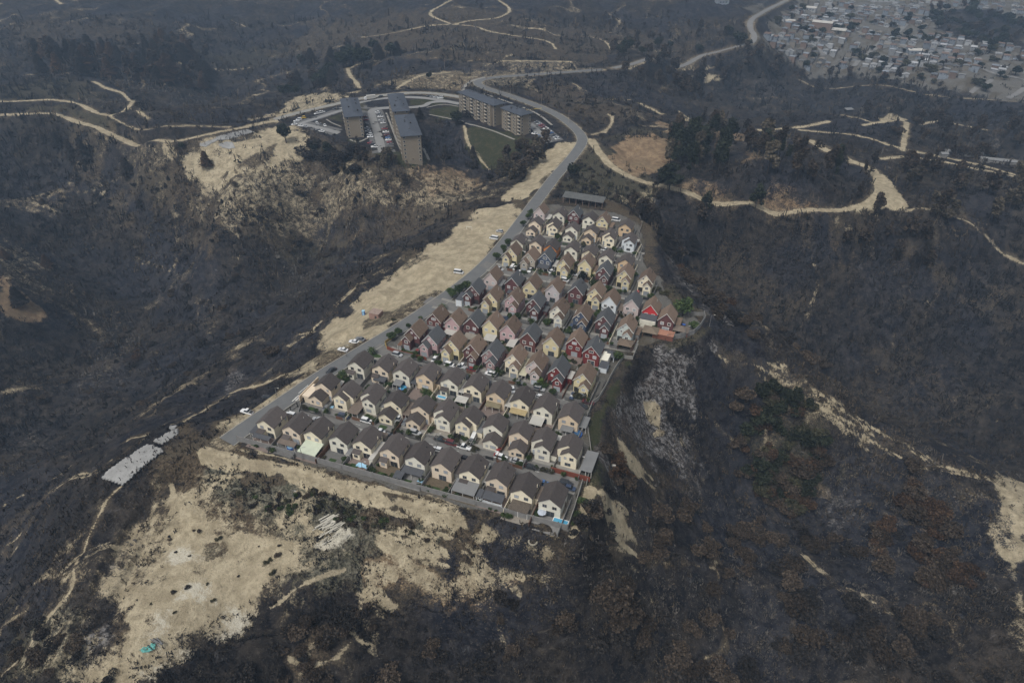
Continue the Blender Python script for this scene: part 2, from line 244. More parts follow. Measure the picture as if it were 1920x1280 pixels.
AREAS = [  # (outline, channel, softness m, noise m, strength)
 ("872,962 960,984 1052,1008 1066,1030 1040,1034 1000,1008 950,988 905,976 880,990", 'burn', 1.5, 4, 1), ("905,1010 950,1024 1040,1052 1000,1068 950,1058 905,1034", 'burn', 1.5, 3, .95), ("1128,948 1150,943 1188,975 1203,1008 1160,1000 1138,985", 'dirt', 1.5, 4, .85), ("1160,822 1200,848 1228,886 1200,888 1165,850", 'dirt', 1.5, 4, .8), ("1212,752 1236,752 1234,778 1216,770", 'dirt', 1, 3, .85), ("680,1032 760,1030 860,1052 960,1080 990,1095 940,1102 860,1085 760,1062 690,1052", 'dirt', 1.5, 5, .62), ("1690,868 1740,880 1775,1000 1740,1010", 'rust', 5, 10, .3), ("660,1135 900,1118 1000,1112 1060,1075 1100,1130 900,1210 640,1210", 'burn', 4, 9, .6), ("610,1085 650,1070 660,1100 640,1130 590,1110", 'burn', 2, 5, .9), ("1075,1010 1130,1010 1110,1080 1060,1060", 'burn', 3, 6, .8),
 ("270,960 340,885 560,955 640,1010 600,1060 500,1150 340,1240 250,1290 110,1290 190,1180 180,1110 240,1030", 'dirt', 6, 14, .66), ("60,1190 150,1130 230,1180 250,1290 20,1290", 'dirt', 6, 14, .44), ("420,958 520,972 640,994 560,990 470,985 400,972", 'undo', 1.5, 3, .7), ("450,1000 520,1020 540,1045 480,1050 440,1030", 'undo', 3, 7, .45), ("560,1000 610,1010 600,1040 560,1035", 'undo', 2, 6, .6), ("300,1015 345,990 350,1030 310,1045", 'pale', 3, 8, .6), ("260,1150 320,1110 300,1180 250,1200", 'pale', 4, 9, .5), ("330,1200 420,1150 500,1110 440,1180 340,1225", 'pale', 3, 8, .55), ("260,1240 330,1210 300,1260 240,1285", 'pale', 3, 8, .45),
 ("430,330 620,318 760,350 830,325 920,332 905,372 800,392 700,402 560,425 440,400", 'dirt', 8, 20, .40), ("850,130 1000,135 1000,165 900,160 740,168 700,150", 'dirt', 6, 18, .36),
 ("430,845 640,890 850,945 1000,988 1060,1000 1040,1012 900,975 700,925 560,885 400,855", 'dirt', 3, 7, .30),
 ("372,845 470,857 560,875 640,899 720,923 800,943 868,962 882,988 800,968 720,945 640,920 560,895 470,876 372,862", 'dirt', .8, 2.5, 1.0), ("700,983 760,990 830,1006 900,1040 970,1072 940,1088 870,1058 800,1028 700,1000", 'dirt', 1.2, 4, .85), ("903,978 950,990 1000,1010 1062,1040 1052,1056 980,1036 900,1000", 'dirt', .8, 2, .9), ("655,1080 690,1066 740,1108 728,1120 690,1100 680,1122 660,1118", 'dirt', 1, 2.5, .9), ("540,690 590,650 640,655 600,690 560,712", 'dirt', 3, 7, .6), ("420,945 520,960 640,982 620,1000 500,985 420,965", 'dirt', 2, 5, .8),
 ("300,850 340,800 450,830 620,885 850,945 1060,995 1060,1040 1000,1110 850,1090 700,1070 560,1085 330,1200 250,1285 130,1285 180,1190 200,1100 240,1000 290,930", 'brown', 6, 10, .8),
 ("330,900 560,890 700,940 760,1000 640,1040 560,1100 480,1120 520,1000 400,960", 'brush', 5, 10, .6),
 ("130,225 300,268 540,225 660,290 800,300 930,330 890,395 760,450 600,450 400,470 250,400 130,330", 'brown', 12, 26, .55),
 ("330,1000 480,990 540,1060 400,1160 240,1200", 'brush', 6, 14, .35), ("675,592 700,578 745,582 750,600 715,612 675,608", 'undo', 2, 4, .85), ("735,585 790,548 835,546 850,552 800,580 750,605", 'undo', 3, 6, .8), ("585,650 600,620 640,640 690,650 640,690 600,690", 'undo', 3, 6, .6), ("740,480 790,470 800,490 760,500", 'undo', 2, 4, .7), ("960,372 990,380 985,395 965,392", 'undo', 1.5, 2, .9), ("1000,345 1030,325 1050,330 1020,350", 'undo', 1.5, 3, .8),
 ("370,1000 400,985 430,1000 415,1030 385,1030", 'undo', 2, 4, .9), ("340,1045 370,1040 380,1060 350,1065", 'undo', 2, 3, .7), ("410,1050 455,1010 460,1030 420,1060", 'undo', 2, 4, .6), ("330,1160 385,1150 390,1200 340,1210", 'undo', 2, 5, .7), ("480,1070 560,1060 520,1110 460,1110", 'undo', 3, 6, .5), ("1870,960 1900,950 1910,1000 1880,1010", 'undo', 2, 5, .5), ("250,1130 285,1130 280,1160 255,1160", 'undo', 1.5, 3, .6),
 ("500,275 520,262 510,285 470,300 440,292 460,280", 'undo', 2, 6, .8), ("540,300 640,330 700,350 620,345", 'undo', 4, 9, .6), ("1430,395 1480,393 1500,405 1450,405", 'undo', 2, 4, .4),
 ("1100,700 1180,690 1240,860 1300,900 1200,900 1130,850", 'brown', 5, 10, .45), ("1400,600 1700,620 1850,760 1700,800 1500,700", 'brown', 12, 26, .3), ("1150,380 1400,420 1500,560 1350,560 1230,420", 'brown', 8, 18, .35),
 ("560,30 960,20 1300,60 1300,110 1000,140 700,110 520,90", 'brown', 20, 50, .45), ("0,30 250,40 300,80 0,90", 'brown', 20, 50, .35),
 ("585,650 598,605 640,580 700,535 760,492 830,452 900,400 955,382 985,380 968,415 940,452 890,505 845,545 780,580 730,620 700,640 640,655", 'dirt', 3, 6, 1.0),
 ("945,372 975,335 1005,300 1040,272 1080,268 1070,290 1045,318 1020,350 990,372", 'dirt', 2, 5, .95),
 ("380,795 440,780 500,745 560,705 590,655 640,655 700,640 600,712 520,768 425,830 395,830", 'brown', 4, 9, .9), ("400,800 460,775 520,735 590,700 560,735 500,780 430,822", 'dirt', 3, 7, .62), ("600,660 640,650 700,640 640,680 600,700", 'dirt', 4, 8, .55),
 ("310,925 335,890 420,950 480,960 560,980 566,1040 520,1065 480,1130 400,1180 330,1200 250,1285 160,1285 230,1220 205,1170 220,1100 262,1060 285,1000", 'dirt', 5, 8, 1.0), ("320,1060 370,1070 370,1100 320,1105", 'pale', 4, 9, .8), ("430,1120 480,1130 440,1170", 'pale', 3, 6, .7),
 ("360,840 450,835 600,875 800,930 1000,990 1070,1008 1058,1025 900,985 880,990 800,965 700,935 560,890 400,862", 'brown', 2, 5, 1), ("380,870 560,905 700,945 850,990 820,1020 640,980 480,950 400,930", 'brush', 3, 8, .9), ("560,960 700,985 820,1010 700,1030 600,1040", 'brown', 4, 8, .8), ("610,1000 560,1040 520,1075 600,1085 680,1050 660,1010", 'brush', 4, 8, .9),
 ("680,1028 740,1020 830,1040 930,1065 1000,1085 960,1105 880,1092 800,1075 720,1062 680,1050", 'rust', 2, 7, .6), ("590,1000 640,970 660,985 615,1010", 'pale', 2, 3, .9),
 ("1858,925 1895,890 1930,900 1930,1130 1895,1080 1868,1000", 'dirt', 3, 6, .8), ("1875,1160 1925,1140 1925,1200", 'dirt', 4, 8, .5),
 ("1196,668 1290,645 1345,648 1330,690 1290,715 1300,745 1250,735 1210,715", 'ash', 3, 10, 1.0), ("1140,745 1180,705 1240,745 1290,790 1310,850 1250,850 1180,820 1140,790", 'ash', 4, 14, .85), ("1105,810 1135,830 1150,900 1110,860", 'ash', 3, 6, .6), ("1100,970 1140,960 1130,1000", 'ash', 4, 6, .5), ("1230,400 1260,480 1330,570 1400,630 1340,600 1260,520", 'ash', 4, 10, .5), ("120,1180 200,1140 220,1180 150,1230", 'ash', 4, 8, .9), ("200,1060 270,1030 270,1060", 'ash', 3, 5, .6), ("430,690 480,695 420,740", 'ash', 3, 7, .55),
 ("1540,930 1600,930 1620,1000 1560,980", 'ash', 8, 16, .4), ("1660,900 1720,950 1680,990", 'ash', 8, 14, .35), ("1480,1010 1400,1000 1440,960", 'ash', 6, 12, .3), ("1450,180 1330,210 1400,150 1500,160", 'ash', 10, 26, .35), ("150,690 220,680 260,720 120,780", 'ash', 8, 16, .3), ("580,560 520,600 480,590", 'ash', 8, 14, .2), ("20,800 100,780 80,860 30,880", 'ash', 6, 14, .3), ("1380,620 1440,650 1400,680", 'ash', 5, 12, .3),
 ("1187,676 1163,735 1128,800 1105,850 1098,820 1104,785 1128,752 1150,712 1172,676", 'green', 1.5, 3, .9), ("1108,860 1135,880 1120,940 1090,1000 1085,960", 'green', 3, 5, .5), ("1235,650 1262,640 1330,610 1335,620 1300,645 1230,665", 'olive', 2, 3, .8),
 ("1135,275 1190,262 1255,262 1250,300 1200,330 1160,318", 'rust', 3, 9, .85), ("1230,225 1290,240 1400,255 1420,270 1330,262 1250,250", 'rust', 3, 8, .6), ("1100,260 1180,240 1260,245 1250,265 1140,272", 'olive', 5, 10, .5), ("1390,285 1440,300 1400,305", 'rust', 4, 6, .5), ("1230,355 1300,330 1400,360 1560,385 1500,395 1350,378", 'rust', 4, 8, .45),
 ("320,285 420,262 520,232 560,240 600,275 560,290 480,310 420,330 340,330", 'dirt', 4, 12, .75), ("420,320 520,290 620,310 700,350 760,345 700,375 560,345 470,350 420,420 380,380", 'dirt', 6, 18, .45), ("600,290 700,300 760,330 700,345 620,320", 'olive', 6, 12, .6), ("790,300 860,310 915,335 890,365 820,365 790,335", 'rust', 5, 16, .55), ("250,270 330,290 400,330 330,360 200,330 150,270", 'dirt', 8, 22, .3),
 ("0,520 60,555 100,590 70,605 0,600", 'rust', 4, 10, .8), ("0,440 90,490 60,540 0,520", 'dirt', 6, 20, .35), ("250,320 420,340 600,420 700,470 500,430 300,380", 'olive', 8, 24, .45), ("540,430 640,400 740,400 700,450 600,470", 'brown', 8, 24, .45),
 ("880,235 940,245 1010,268 960,300 905,305 878,275", 'green', 2, 4, 1.0), ("705,286 770,285 800,300 800,310 745,312 720,300", 'green', 2, 5, .9), ("770,188 812,180 835,183 830,195 800,198 770,196", 'green', 1.5, 2, .9), ("800,205 860,195 862,225 820,225", 'green', 2, 5, .8), ("612,222 640,213 640,228", 'green', 1.5, 3, .9), ("650,262 690,262 668,272", 'green', 1.5, 3, .8), ("640,190 690,190 690,205 700,205 705,215 640,215", 'olive', 2, 4, .8),
 ("1640,325 1665,330 1690,362 1712,388 1660,396 1600,398 1640,378", 'dirt', 2, 5, .95), ("1640,215 1665,210 1700,225 1660,232", 'dirt', 2, 4, .9), ("1700,385 1800,390 1850,420 1760,400", 'brown', 5, 12, .6), ("1320,95 1370,148 1300,160", 'dirt', 3, 6, .0), ("1425,150 1470,142 1480,156 1430,162", 'dirt', 3, 5, .0), ("1325,142 1360,138 1345,152 1320,158", 'dirt', 3, 5, .8),
 ("1400,100 1425,60 1490,5 1530,-30 2000,-30 2000,215 1925,195 1800,172 1700,160 1600,130 1480,105", 'pave', 8, 14, .75), ("1380,15 1440,0 1420,25", 'pave', 5, 5, .6),
 ("1745,25 1850,15 1925,40 1925,95 1850,82 1770,60", 'burn', 10, 14, 1),
 ("1110,265 1190,290 1240,350 1200,380 1130,375 1060,360 1040,345 1085,300", 'olive', 4, 9, .8), ("1140,345 1210,350 1250,372 1200,380 1150,372", 'dirt', 4, 9, .4), ("1225,540 1270,540 1320,590 1260,580", 'olive', 3, 6, .8), ("1100,375 1200,385 1230,420 1225,520 1200,440", 'brown', 4, 8, .7),
 ("850,130 960,140 880,165 740,165 700,160 780,140", 'brown', 5, 16, .75), ("930,112 1080,112 1120,130 960,138", 'dirt', 6, 16, .35), ("560,185 640,178 700,165 600,200 500,222 470,228", 'dirt', 3, 9, .6), ("960,150 1120,180 1230,215 1140,230 1060,215 980,180", 'brown', 6, 20, .5), ("20,200 130,195 240,240 180,238 110,205", 'olive', 4, 8, .7), ("0,160 180,150 200,190 0,185", 'olive', 8, 20, .5), ("330,100 440,120 560,95 600,60 450,80", 'olive', 15, 40, .4),
 ("1380,740 1520,740 1560,900 1480,970 1390,890", 'olive', 6, 14, .5), ("300,1250 380,1200 520,1120 600,1090 560,1120 420,1220", 'brown', 4, 8, .5), ("1700,320 1840,345 1925,430 1925,345 1820,318", 'brown', 8, 16, .4), ("0,1120 60,1180 130,1230 100,1285 0,1285", 'olive', 4, 10, .7), ("60,1160 160,1130 200,1210 130,1270 40,1250", 'brush', 4, 12, .5),
 ("1480,405 1640,420 1780,470 1900,560 1760,520 1560,440", 'brown', 10, 24, .45)]
CH = ['dirt', 'rust', 'green', 'ash', 'pave', 'brown', 'olive', 'brush', 'pale', 'burn', 'undo']
roadw = {}
for k, (p, wd) in ROADS.items():
    roadw[k] = (smoothline(G(p), 3.0), wd)
trackw = [(smoothline(G(PL(s)), 3.0), wd * (.95 if wd >= 6.5 else .85 if wd > 2.6 else .9), st) for s, wd, st in TRACKS]
streakw = [(smoothline(G(PL(s)), 4.0), wd, st) for s, wd, st in STREAK]
areaw = [(G(PL(s)), c, so, na, st) for s, c, so, na, st in AREAS if st > 0]
aptpoly = G(PL("545,232 600,205 640,190 700,180 800,172 862,182 905,190 960,205 1040,255 1040,272 1000,270 900,245 860,225 800,225 790,305 700,292 640,255 600,250"))
# small-scale relief; calm on roads, tracks and building ground
GX0, GX1, GY0, GY1, GS = -1100.0, 1100.0, 60.0, 1500.0, 4.0
gxs = np.arange(GX0, GX1 + GS, GS); gys = np.arange(GY0, GY1 + GS, GS)
gx, gy = np.meshgrid(gxs, gys)
calm = np.ones(gx.shape)
def bb(x, y, pts, m):
    return (x > pts[:, 0].min() - m) & (x < pts[:, 0].max() + m) & (y > pts[:, 1].min() - m) & (y < pts[:, 1].max() + m)
def calmwith(pts, hw, fade, isarea=False, floor=0.0):
    b = bb(gx, gy, pts, hw + fade + 5)
    if not b.any(): return
    d = polysd(gx[b], gy[b], pts) if isarea else segdist(gx[b], gy[b], pts[::2] if len(pts) > 8 else pts)
    calm[b] = np.minimum(calm[b], np.maximum(floor, smooth(hw, hw + fade, d)))
for p, wd in roadw.values(): calmwith(p, wd / 2 + 3, 22)
for p, wd, st in trackw:
    if wd > 3: calmwith(p, wd / 2 + 1, 18, False, .12)
calmwith(settpoly, 3, 26, True); calmwith(aptpoly, 2, 25, True)
for s in (4, 10): pass
calmwith(G(PL("360,840 450,835 1000,985 1070,1008 1060,1025 900,990 640,960 560,1060 480,1130 330,1200 250,1285 160,1285 262,1060 310,925")), 0, 14, True, .12)
calmwith(G(PL('185,900 235,920 320,850 345,800 310,798 270,835')), 0, 8, True, .1); calmwith(areaw[0][0], 0, 8, True, .05); calmwith(areaw[1][0], 0, 8, True, .05)
def gsample(A, x, y):
    fx = np.clip((x - GX0) / GS, 0, A.shape[1] - 1.001); fy = np.clip((y - GY0) / GS, 0, A.shape[0] - 1.001)
    ix = fx.astype(int); iy = fy.astype(int); fx = fx - ix; fy = fy - iy
    return (A[iy, ix] * (1 - fx) + A[iy, ix + 1] * fx) * (1 - fy) + (A[iy + 1, ix] * (1 - fx) + A[iy + 1, ix + 1] * fx) * fy
def relief(x, y):
    c = gsample(calm, x, y); c = np.where((x < GX0) | (x > GX1) | (y < GY0) | (y > GY1), 1.0, c)
    rg = 1 - 2 * np.abs(fbm(x, y, 95, 3, 1)); r2 = 1 - 2 * np.abs(fbm(x, y, 34, 3, 2))
    return c, c * (7.5 * (rg - .72) + 2.6 * (r2 - .72) + 1.1 * fbm(x, y, 11, 3, 3)), c * (smooth(.84, .99, rg) * .8 + smooth(.86, .99, r2) * .6)
_bl = [(p, wd, Hb(p[:, 0], p[:, 1])) for p, wd in roadw.values()] + [(p, wd, Hb(p[:, 0], p[:, 1])) for p, wd, _ in trackw if wd > 2.0]
def _smooth1(z, n=5):
    k = np.ones(n) / n; return np.convolve(np.pad(z, n // 2, mode='edge'), k, mode='valid')
_bl = [(p[::2] if len(p) > 6 else p, wd, (_smooth1(z)[::2] if len(p) > 6 else z)) for p, wd, z in _bl]
def bench(x, y, zb):
    # level every road and track across its width, with cut and fill slopes either side
    out = np.zeros(x.shape); W = np.zeros(x.shape)
    for p, wd, z in _bl:
        b = np.where(bb(x, y, p, wd + 9))[0]
        if not len(b): continue
        X, Y = x[b], y[b]; bd = np.full(len(b), 1e18); zc = np.zeros(len(b))
        for i in range(len(p) - 1):
            (ax, ay), (bx, by) = p[i], p[i + 1]; ex, ey = bx - ax, by - ay; t = np.clip(((X - ax) * ex + (Y - ay) * ey) / (ex * ex + ey * ey + 1e-9), 0, 1)
            d = (X - ax - t * ex) ** 2 + (Y - ay - t * ey) ** 2; m = d < bd; bd = np.where(m, d, bd); zc = np.where(m, z[i] + t * (z[i + 1] - z[i]), zc)
        w_ = 1 - smooth(wd / 2 + .8, wd / 2 + 7.5, np.sqrt(bd)); m = w_ > W[b]; k = b[m]; W[k] = w_[m]; out[k] = (zc[m] - zb[k]) * w_[m]
    return out
def HB(x, y):
    x = np.asarray(x, float); y = np.asarray(y, float); sh = x.shape; x = x.ravel(); y = y.ravel(); z = Hb(x, y); return (z + bench(x, y, z)).reshape(sh)
BANKS = [(G(PL("366,850 470,866 560,884 640,909 720,934 800,954 868,978 890,1000 900,1100 700,1120 400,1200 235,1290 90,1290 240,960 300,900")), 3.0, 1.4), (G(PL("420,952 480,962 560,975 640,985 700,990 760,1004 830,1020 870,1040 930,1066 950,1110 700,1120 400,1200 235,1290 120,1290 260,1000 330,960")), 2.2, 1.2), (G(PL("905,985 950,1000 1000,1022 1060,1045 1050,1100 900,1100 880,1030")), 2.5, 1.2), (G(PL("1500,240 1700,290 1900,345 1925,420 1700,380 1660,300")), 0, 2)]
def bank(x, y):
    o = np.zeros(x.shape)
    for p, dz, so in BANKS:
        if not dz: continue
        b = bb(x, y, p, so + 3)
        if b.any(): sd = polysd(x[b], y[b], p); o[b] -= dz * (1 - smooth(-so, so, sd + fbm(x[b], y[b], 9, 2, 61) * 1.8)) * smooth(0, 1, np.clip((x[b] + 175) / 40, 0, 1))
    return o
def H(x, y):
    x = np.asarray(x, float); y = np.asarray(y, float)
    sh = x.shape; x = x.ravel(); y = y.ravel(); c, r, g_ = relief(x, y); z = Hb(x, y); return (z + bench(x, y, z) + r + bank(x, y)).reshape(sh)
def Hone(x, y): return float(H(np.array([x]), np.array([y]))[0])

# ------------------------------------------------------------------ terrain sheet
def build_terrain():
    H0 = 173.0; r = [70.0]
    while r[-1] < 1700:
        q = r[-1]; dpx = (q * q + H0 * H0) / (H0 * 683); r.append(q + 0.85 * min(dpx, q / 683 * 3.0))
    while r[-1] < 4000: r.append(r[-1] * 1.05)
    r = np.array([0.5, 15, 30, 42, 52, 60, 65] + r)
    a = np.linspace(-1.1, 1.1, 1450); out = np.linspace(1.1, 2 * math.pi - 1.1, 74)[1:-1]
    az = np.r_[a, out]; nA = len(az); nR = len(r)
    AZ, RR = np.meshgrid(az, r); x = (RR * np.sin(AZ)).ravel(); y = (RR * np.cos(AZ)).ravel()
    c, rel, ridge = relief(x, y); zb = Hb(x, y); z = zb + bench(x, y, zb) + rel + bank(x, y)
    A = {k: np.zeros(x.shape, np.float32) for k in CH}; trk = np.zeros(x.shape, np.float32)
    n10 = fbm(x, y, 9, 4, 7); n3 = fbm(x, y, 3.0, 2, 8); n30 = fbm(x, y, 30, 4, 9)
    for pts, chn, so, na, st in areaw:
        b = np.where(bb(x, y, pts, so + na))[0]
        if not len(b): continue
        sd = polysd(x[b], y[b], pts) + n10[b] * na * 1.1 + n30[b] * na * .5
        v = st * (1 - smooth(-so, so, sd)); A[chn][b] = np.maximum(A[chn][b], v)
    for si, (pts, wd, st) in enumerate(streakw):
        dd = np.gradient(pts, axis=0); dd /= np.linalg.norm(dd, axis=1)[:, None] + 1e-9; nn = np.c_[-dd[:, 1], dd[:, 0]]; ss = np.arange(len(pts)) * 4.0
        nl = 2 + int(wd / 1.1)
        for j in range(nl):
            off = (j - (nl - 1) / 2) * wd * .55 + fbm(ss, ss * 0 + j * 31.0 + si * 7, 28, 2, 3) * wd * .8
            q = pts + nn * off[:, None]; b = np.where(bb(x, y, q, wd + 4))[0]
            if not len(b): continue
            d = segdist(x[b], y[b], q) + n3[b] * .7 + n10[b] * .6; lw = wd * .17
            brk = np.clip(.55 + 2.2 * fbm(x[b] + j * 50, y[b], 14, 2, 17), 0, 1)
            A['dirt'][b] = np.maximum(A['dirt'][b], .95 * st * brk * (1 - smooth(lw * .4, lw * 1.3 + .3, d)))
        b = np.where(bb(x, y, pts, wd * 3 + 6))[0]
        if len(b): A['brown'][b] = np.maximum(A['brown'][b], 0.5 * st * (1 - smooth(wd * .4, wd * 1.6 + 1.5, segdist(x[b], y[b], pts) + n10[b] * 3)))
    for pts, wd, st in trackw:
        b = np.where(bb(x, y, pts, wd * 2 + 6))[0]
        if not len(b): continue
        wj = wd * .5 * (1 + .3 * n30[b])
        d = segdist(x[b], y[b], pts) + n10[b] * .9 + n3[b] * .4
        core = 1 - smooth(wj * .65, wj * 1.1 + .2, d); sh = .26 * (1 - smooth(wj, wj * 1.8 + 1.2, d + n10[b] * 2)); A['brown'][b] = np.maximum(A['brown'][b], .6 * (1 - smooth(wj, wj * 2.2 + 2.0, d + n10[b] * 3)))
        v = st * np.maximum(core, sh); A['dirt'][b] = np.maximum(A['dirt'][b], v)
        t = b[d < wj + .2]; trk[t] = 1
        z[t] -= .05
    for k, (pts, wd) in roadw.items():
        b = np.where(bb(x, y, pts, wd + 12))[0]
        d = segdist(x[b], y[b], pts); m = 1 - smooth(wd / 2 + .2, wd / 2 + 2.2, d)
        z[b] -= m * .28
        dn = d + n10[b] * 2.2
        v = .5 * (1 - smooth(wd / 2 + .3, wd / 2 + 3.0, dn)); A['brown'][b] = np.maximum(A['brown'][b], .7 * (1 - smooth(wd / 2, wd / 2 + 6, dn))); A['dirt'][b] = np.maximum(A['dirt'][b], v * (0.9 if k != 'avenue' else .7))
    pvp = G(PL("448,823 520,761 600,705 700,646 790,591 880,524 950,454 1000,386 1040,384 1110,392 1150,398 1200,420 1208,450 1205,490 1218,505 1242,522 1245,550 1262,570 1300,590 1312,610 1290,628 1245,636 1190,652 1170,668 1120,748 1102,782 1108,880 1085,925 1066,996 850,943 620,883 455,831")); b = np.where(bb(x, y, settpoly, 12))[0]; sd = polysd(x[b], y[b], pvp)
    A['pave'][b] = np.maximum(A['pave'][b], 1 - smooth(-1.5, 1.0, sd + n3[b] * 1.5)); A['brown'][b] = np.maximum(A['brown'][b], .42 * (1 - smooth(-1, 5, polysd(x[b], y[b], settpoly))))
    rn = np.clip(.5 + n30 * 1.6, 0, 1) * (np.hypot(x, y) < 1300); A['brown'] = np.maximum(A['brown'], .62 * ridge * rn); A['dirt'] = np.maximum(A['dirt'], .40 * ridge * rn)
    for k in CH:
        if k not in ('pave', 'green'): A[k][b] *= 1 - A['pave'][b] * .85
    A['dirt'] *= 1 - A['undo'] * .8; A['brown'] = np.maximum(A['brown'], A['undo'] * .8); A['olive'] = np.maximum(A['olive'], A['undo'] * .5)
    for k in ('dirt', 'rust', 'brown', 'olive', 'ash', 'pave', 'brush'): A[k] *= 1 - A['burn']
    # shrub-scale roughness of the burnt scrub
    bare = np.clip(A['dirt'] * 1.2 + A['pave'] + A['green'] + A['rust'] * .6 + A['pale'], 0, 1)
    rough = fbm(x, y, 2.6, 3, 12) ; rr = np.hypot(x, y)
    lump = np.maximum(0, fbm(x, y, 5.5, 2, 13)) * 1.6 + rough * .55
    z = z + lump * (1 - bare) * (.15 + .85 * c) + rough * .12 * bare * (c > .05)
    co = np.c_[x, y, z].astype(np.float32)
    i0 = (np.arange(nR - 1)[:, None] * nA + np.arange(nA)[None, :]); i1 = (np.arange(nR - 1)[:, None] * nA + (np.arange(nA)[None, :] + 1) % nA)
    q = np.stack([i0, i1, i1 + nA, i0 + nA], -1).reshape(-1, 4)[:, ::-1]
    ft = trk[q].sum(1) >= 3
    c1 = np.c_[A['dirt'], A['rust'], A['green'], A['ash']]; c2 = np.c_[A['pave'], A['brown'], A['olive'], A['brush']]; c3 = np.c_[A['pale'], A['burn'], c, np.ones(len(x))]
    def mk(name, faces):
        u, inv = np.unique(faces, return_inverse=True); inv = inv.reshape(faces.shape).astype(np.int32)
        me = bpy.data.meshes.new(name); me.vertices.add(len(u)); me.vertices.foreach_set('co', co[u].ravel())
        me.loops.add(inv.size); me.loops.foreach_set('vertex_index', inv.ravel())
        me.polygons.add(len(inv)); me.polygons.foreach_set('loop_start', np.arange(0, inv.size, 4, dtype=np.int32)); me.polygons.foreach_set('loop_total', np.full(len(inv), 4, np.int32))
        me.update(calc_edges=True)
        for nm, cc in (('m1', c1), ('m2', c2), ('m3', c3)):
            at = me.attributes.new(nm, 'FLOAT_COLOR', 'POINT'); at.data.foreach_set('color', cc[u].astype(np.float32).ravel())
        me.polygons.foreach_set('use_smooth', np.ones(len(inv), bool))
        me.materials.append(ground_mat); o = bpy.data.objects.new(name, me); C.objects.link(o); tag(o, kind='structure'); return o
    mk('ground', q[~ft]); mk('dirt_track', q[ft])
    return dict(x=x, y=y, z=z, bare=bare, nA=nA, r=r, az=az, A=A, c=c)

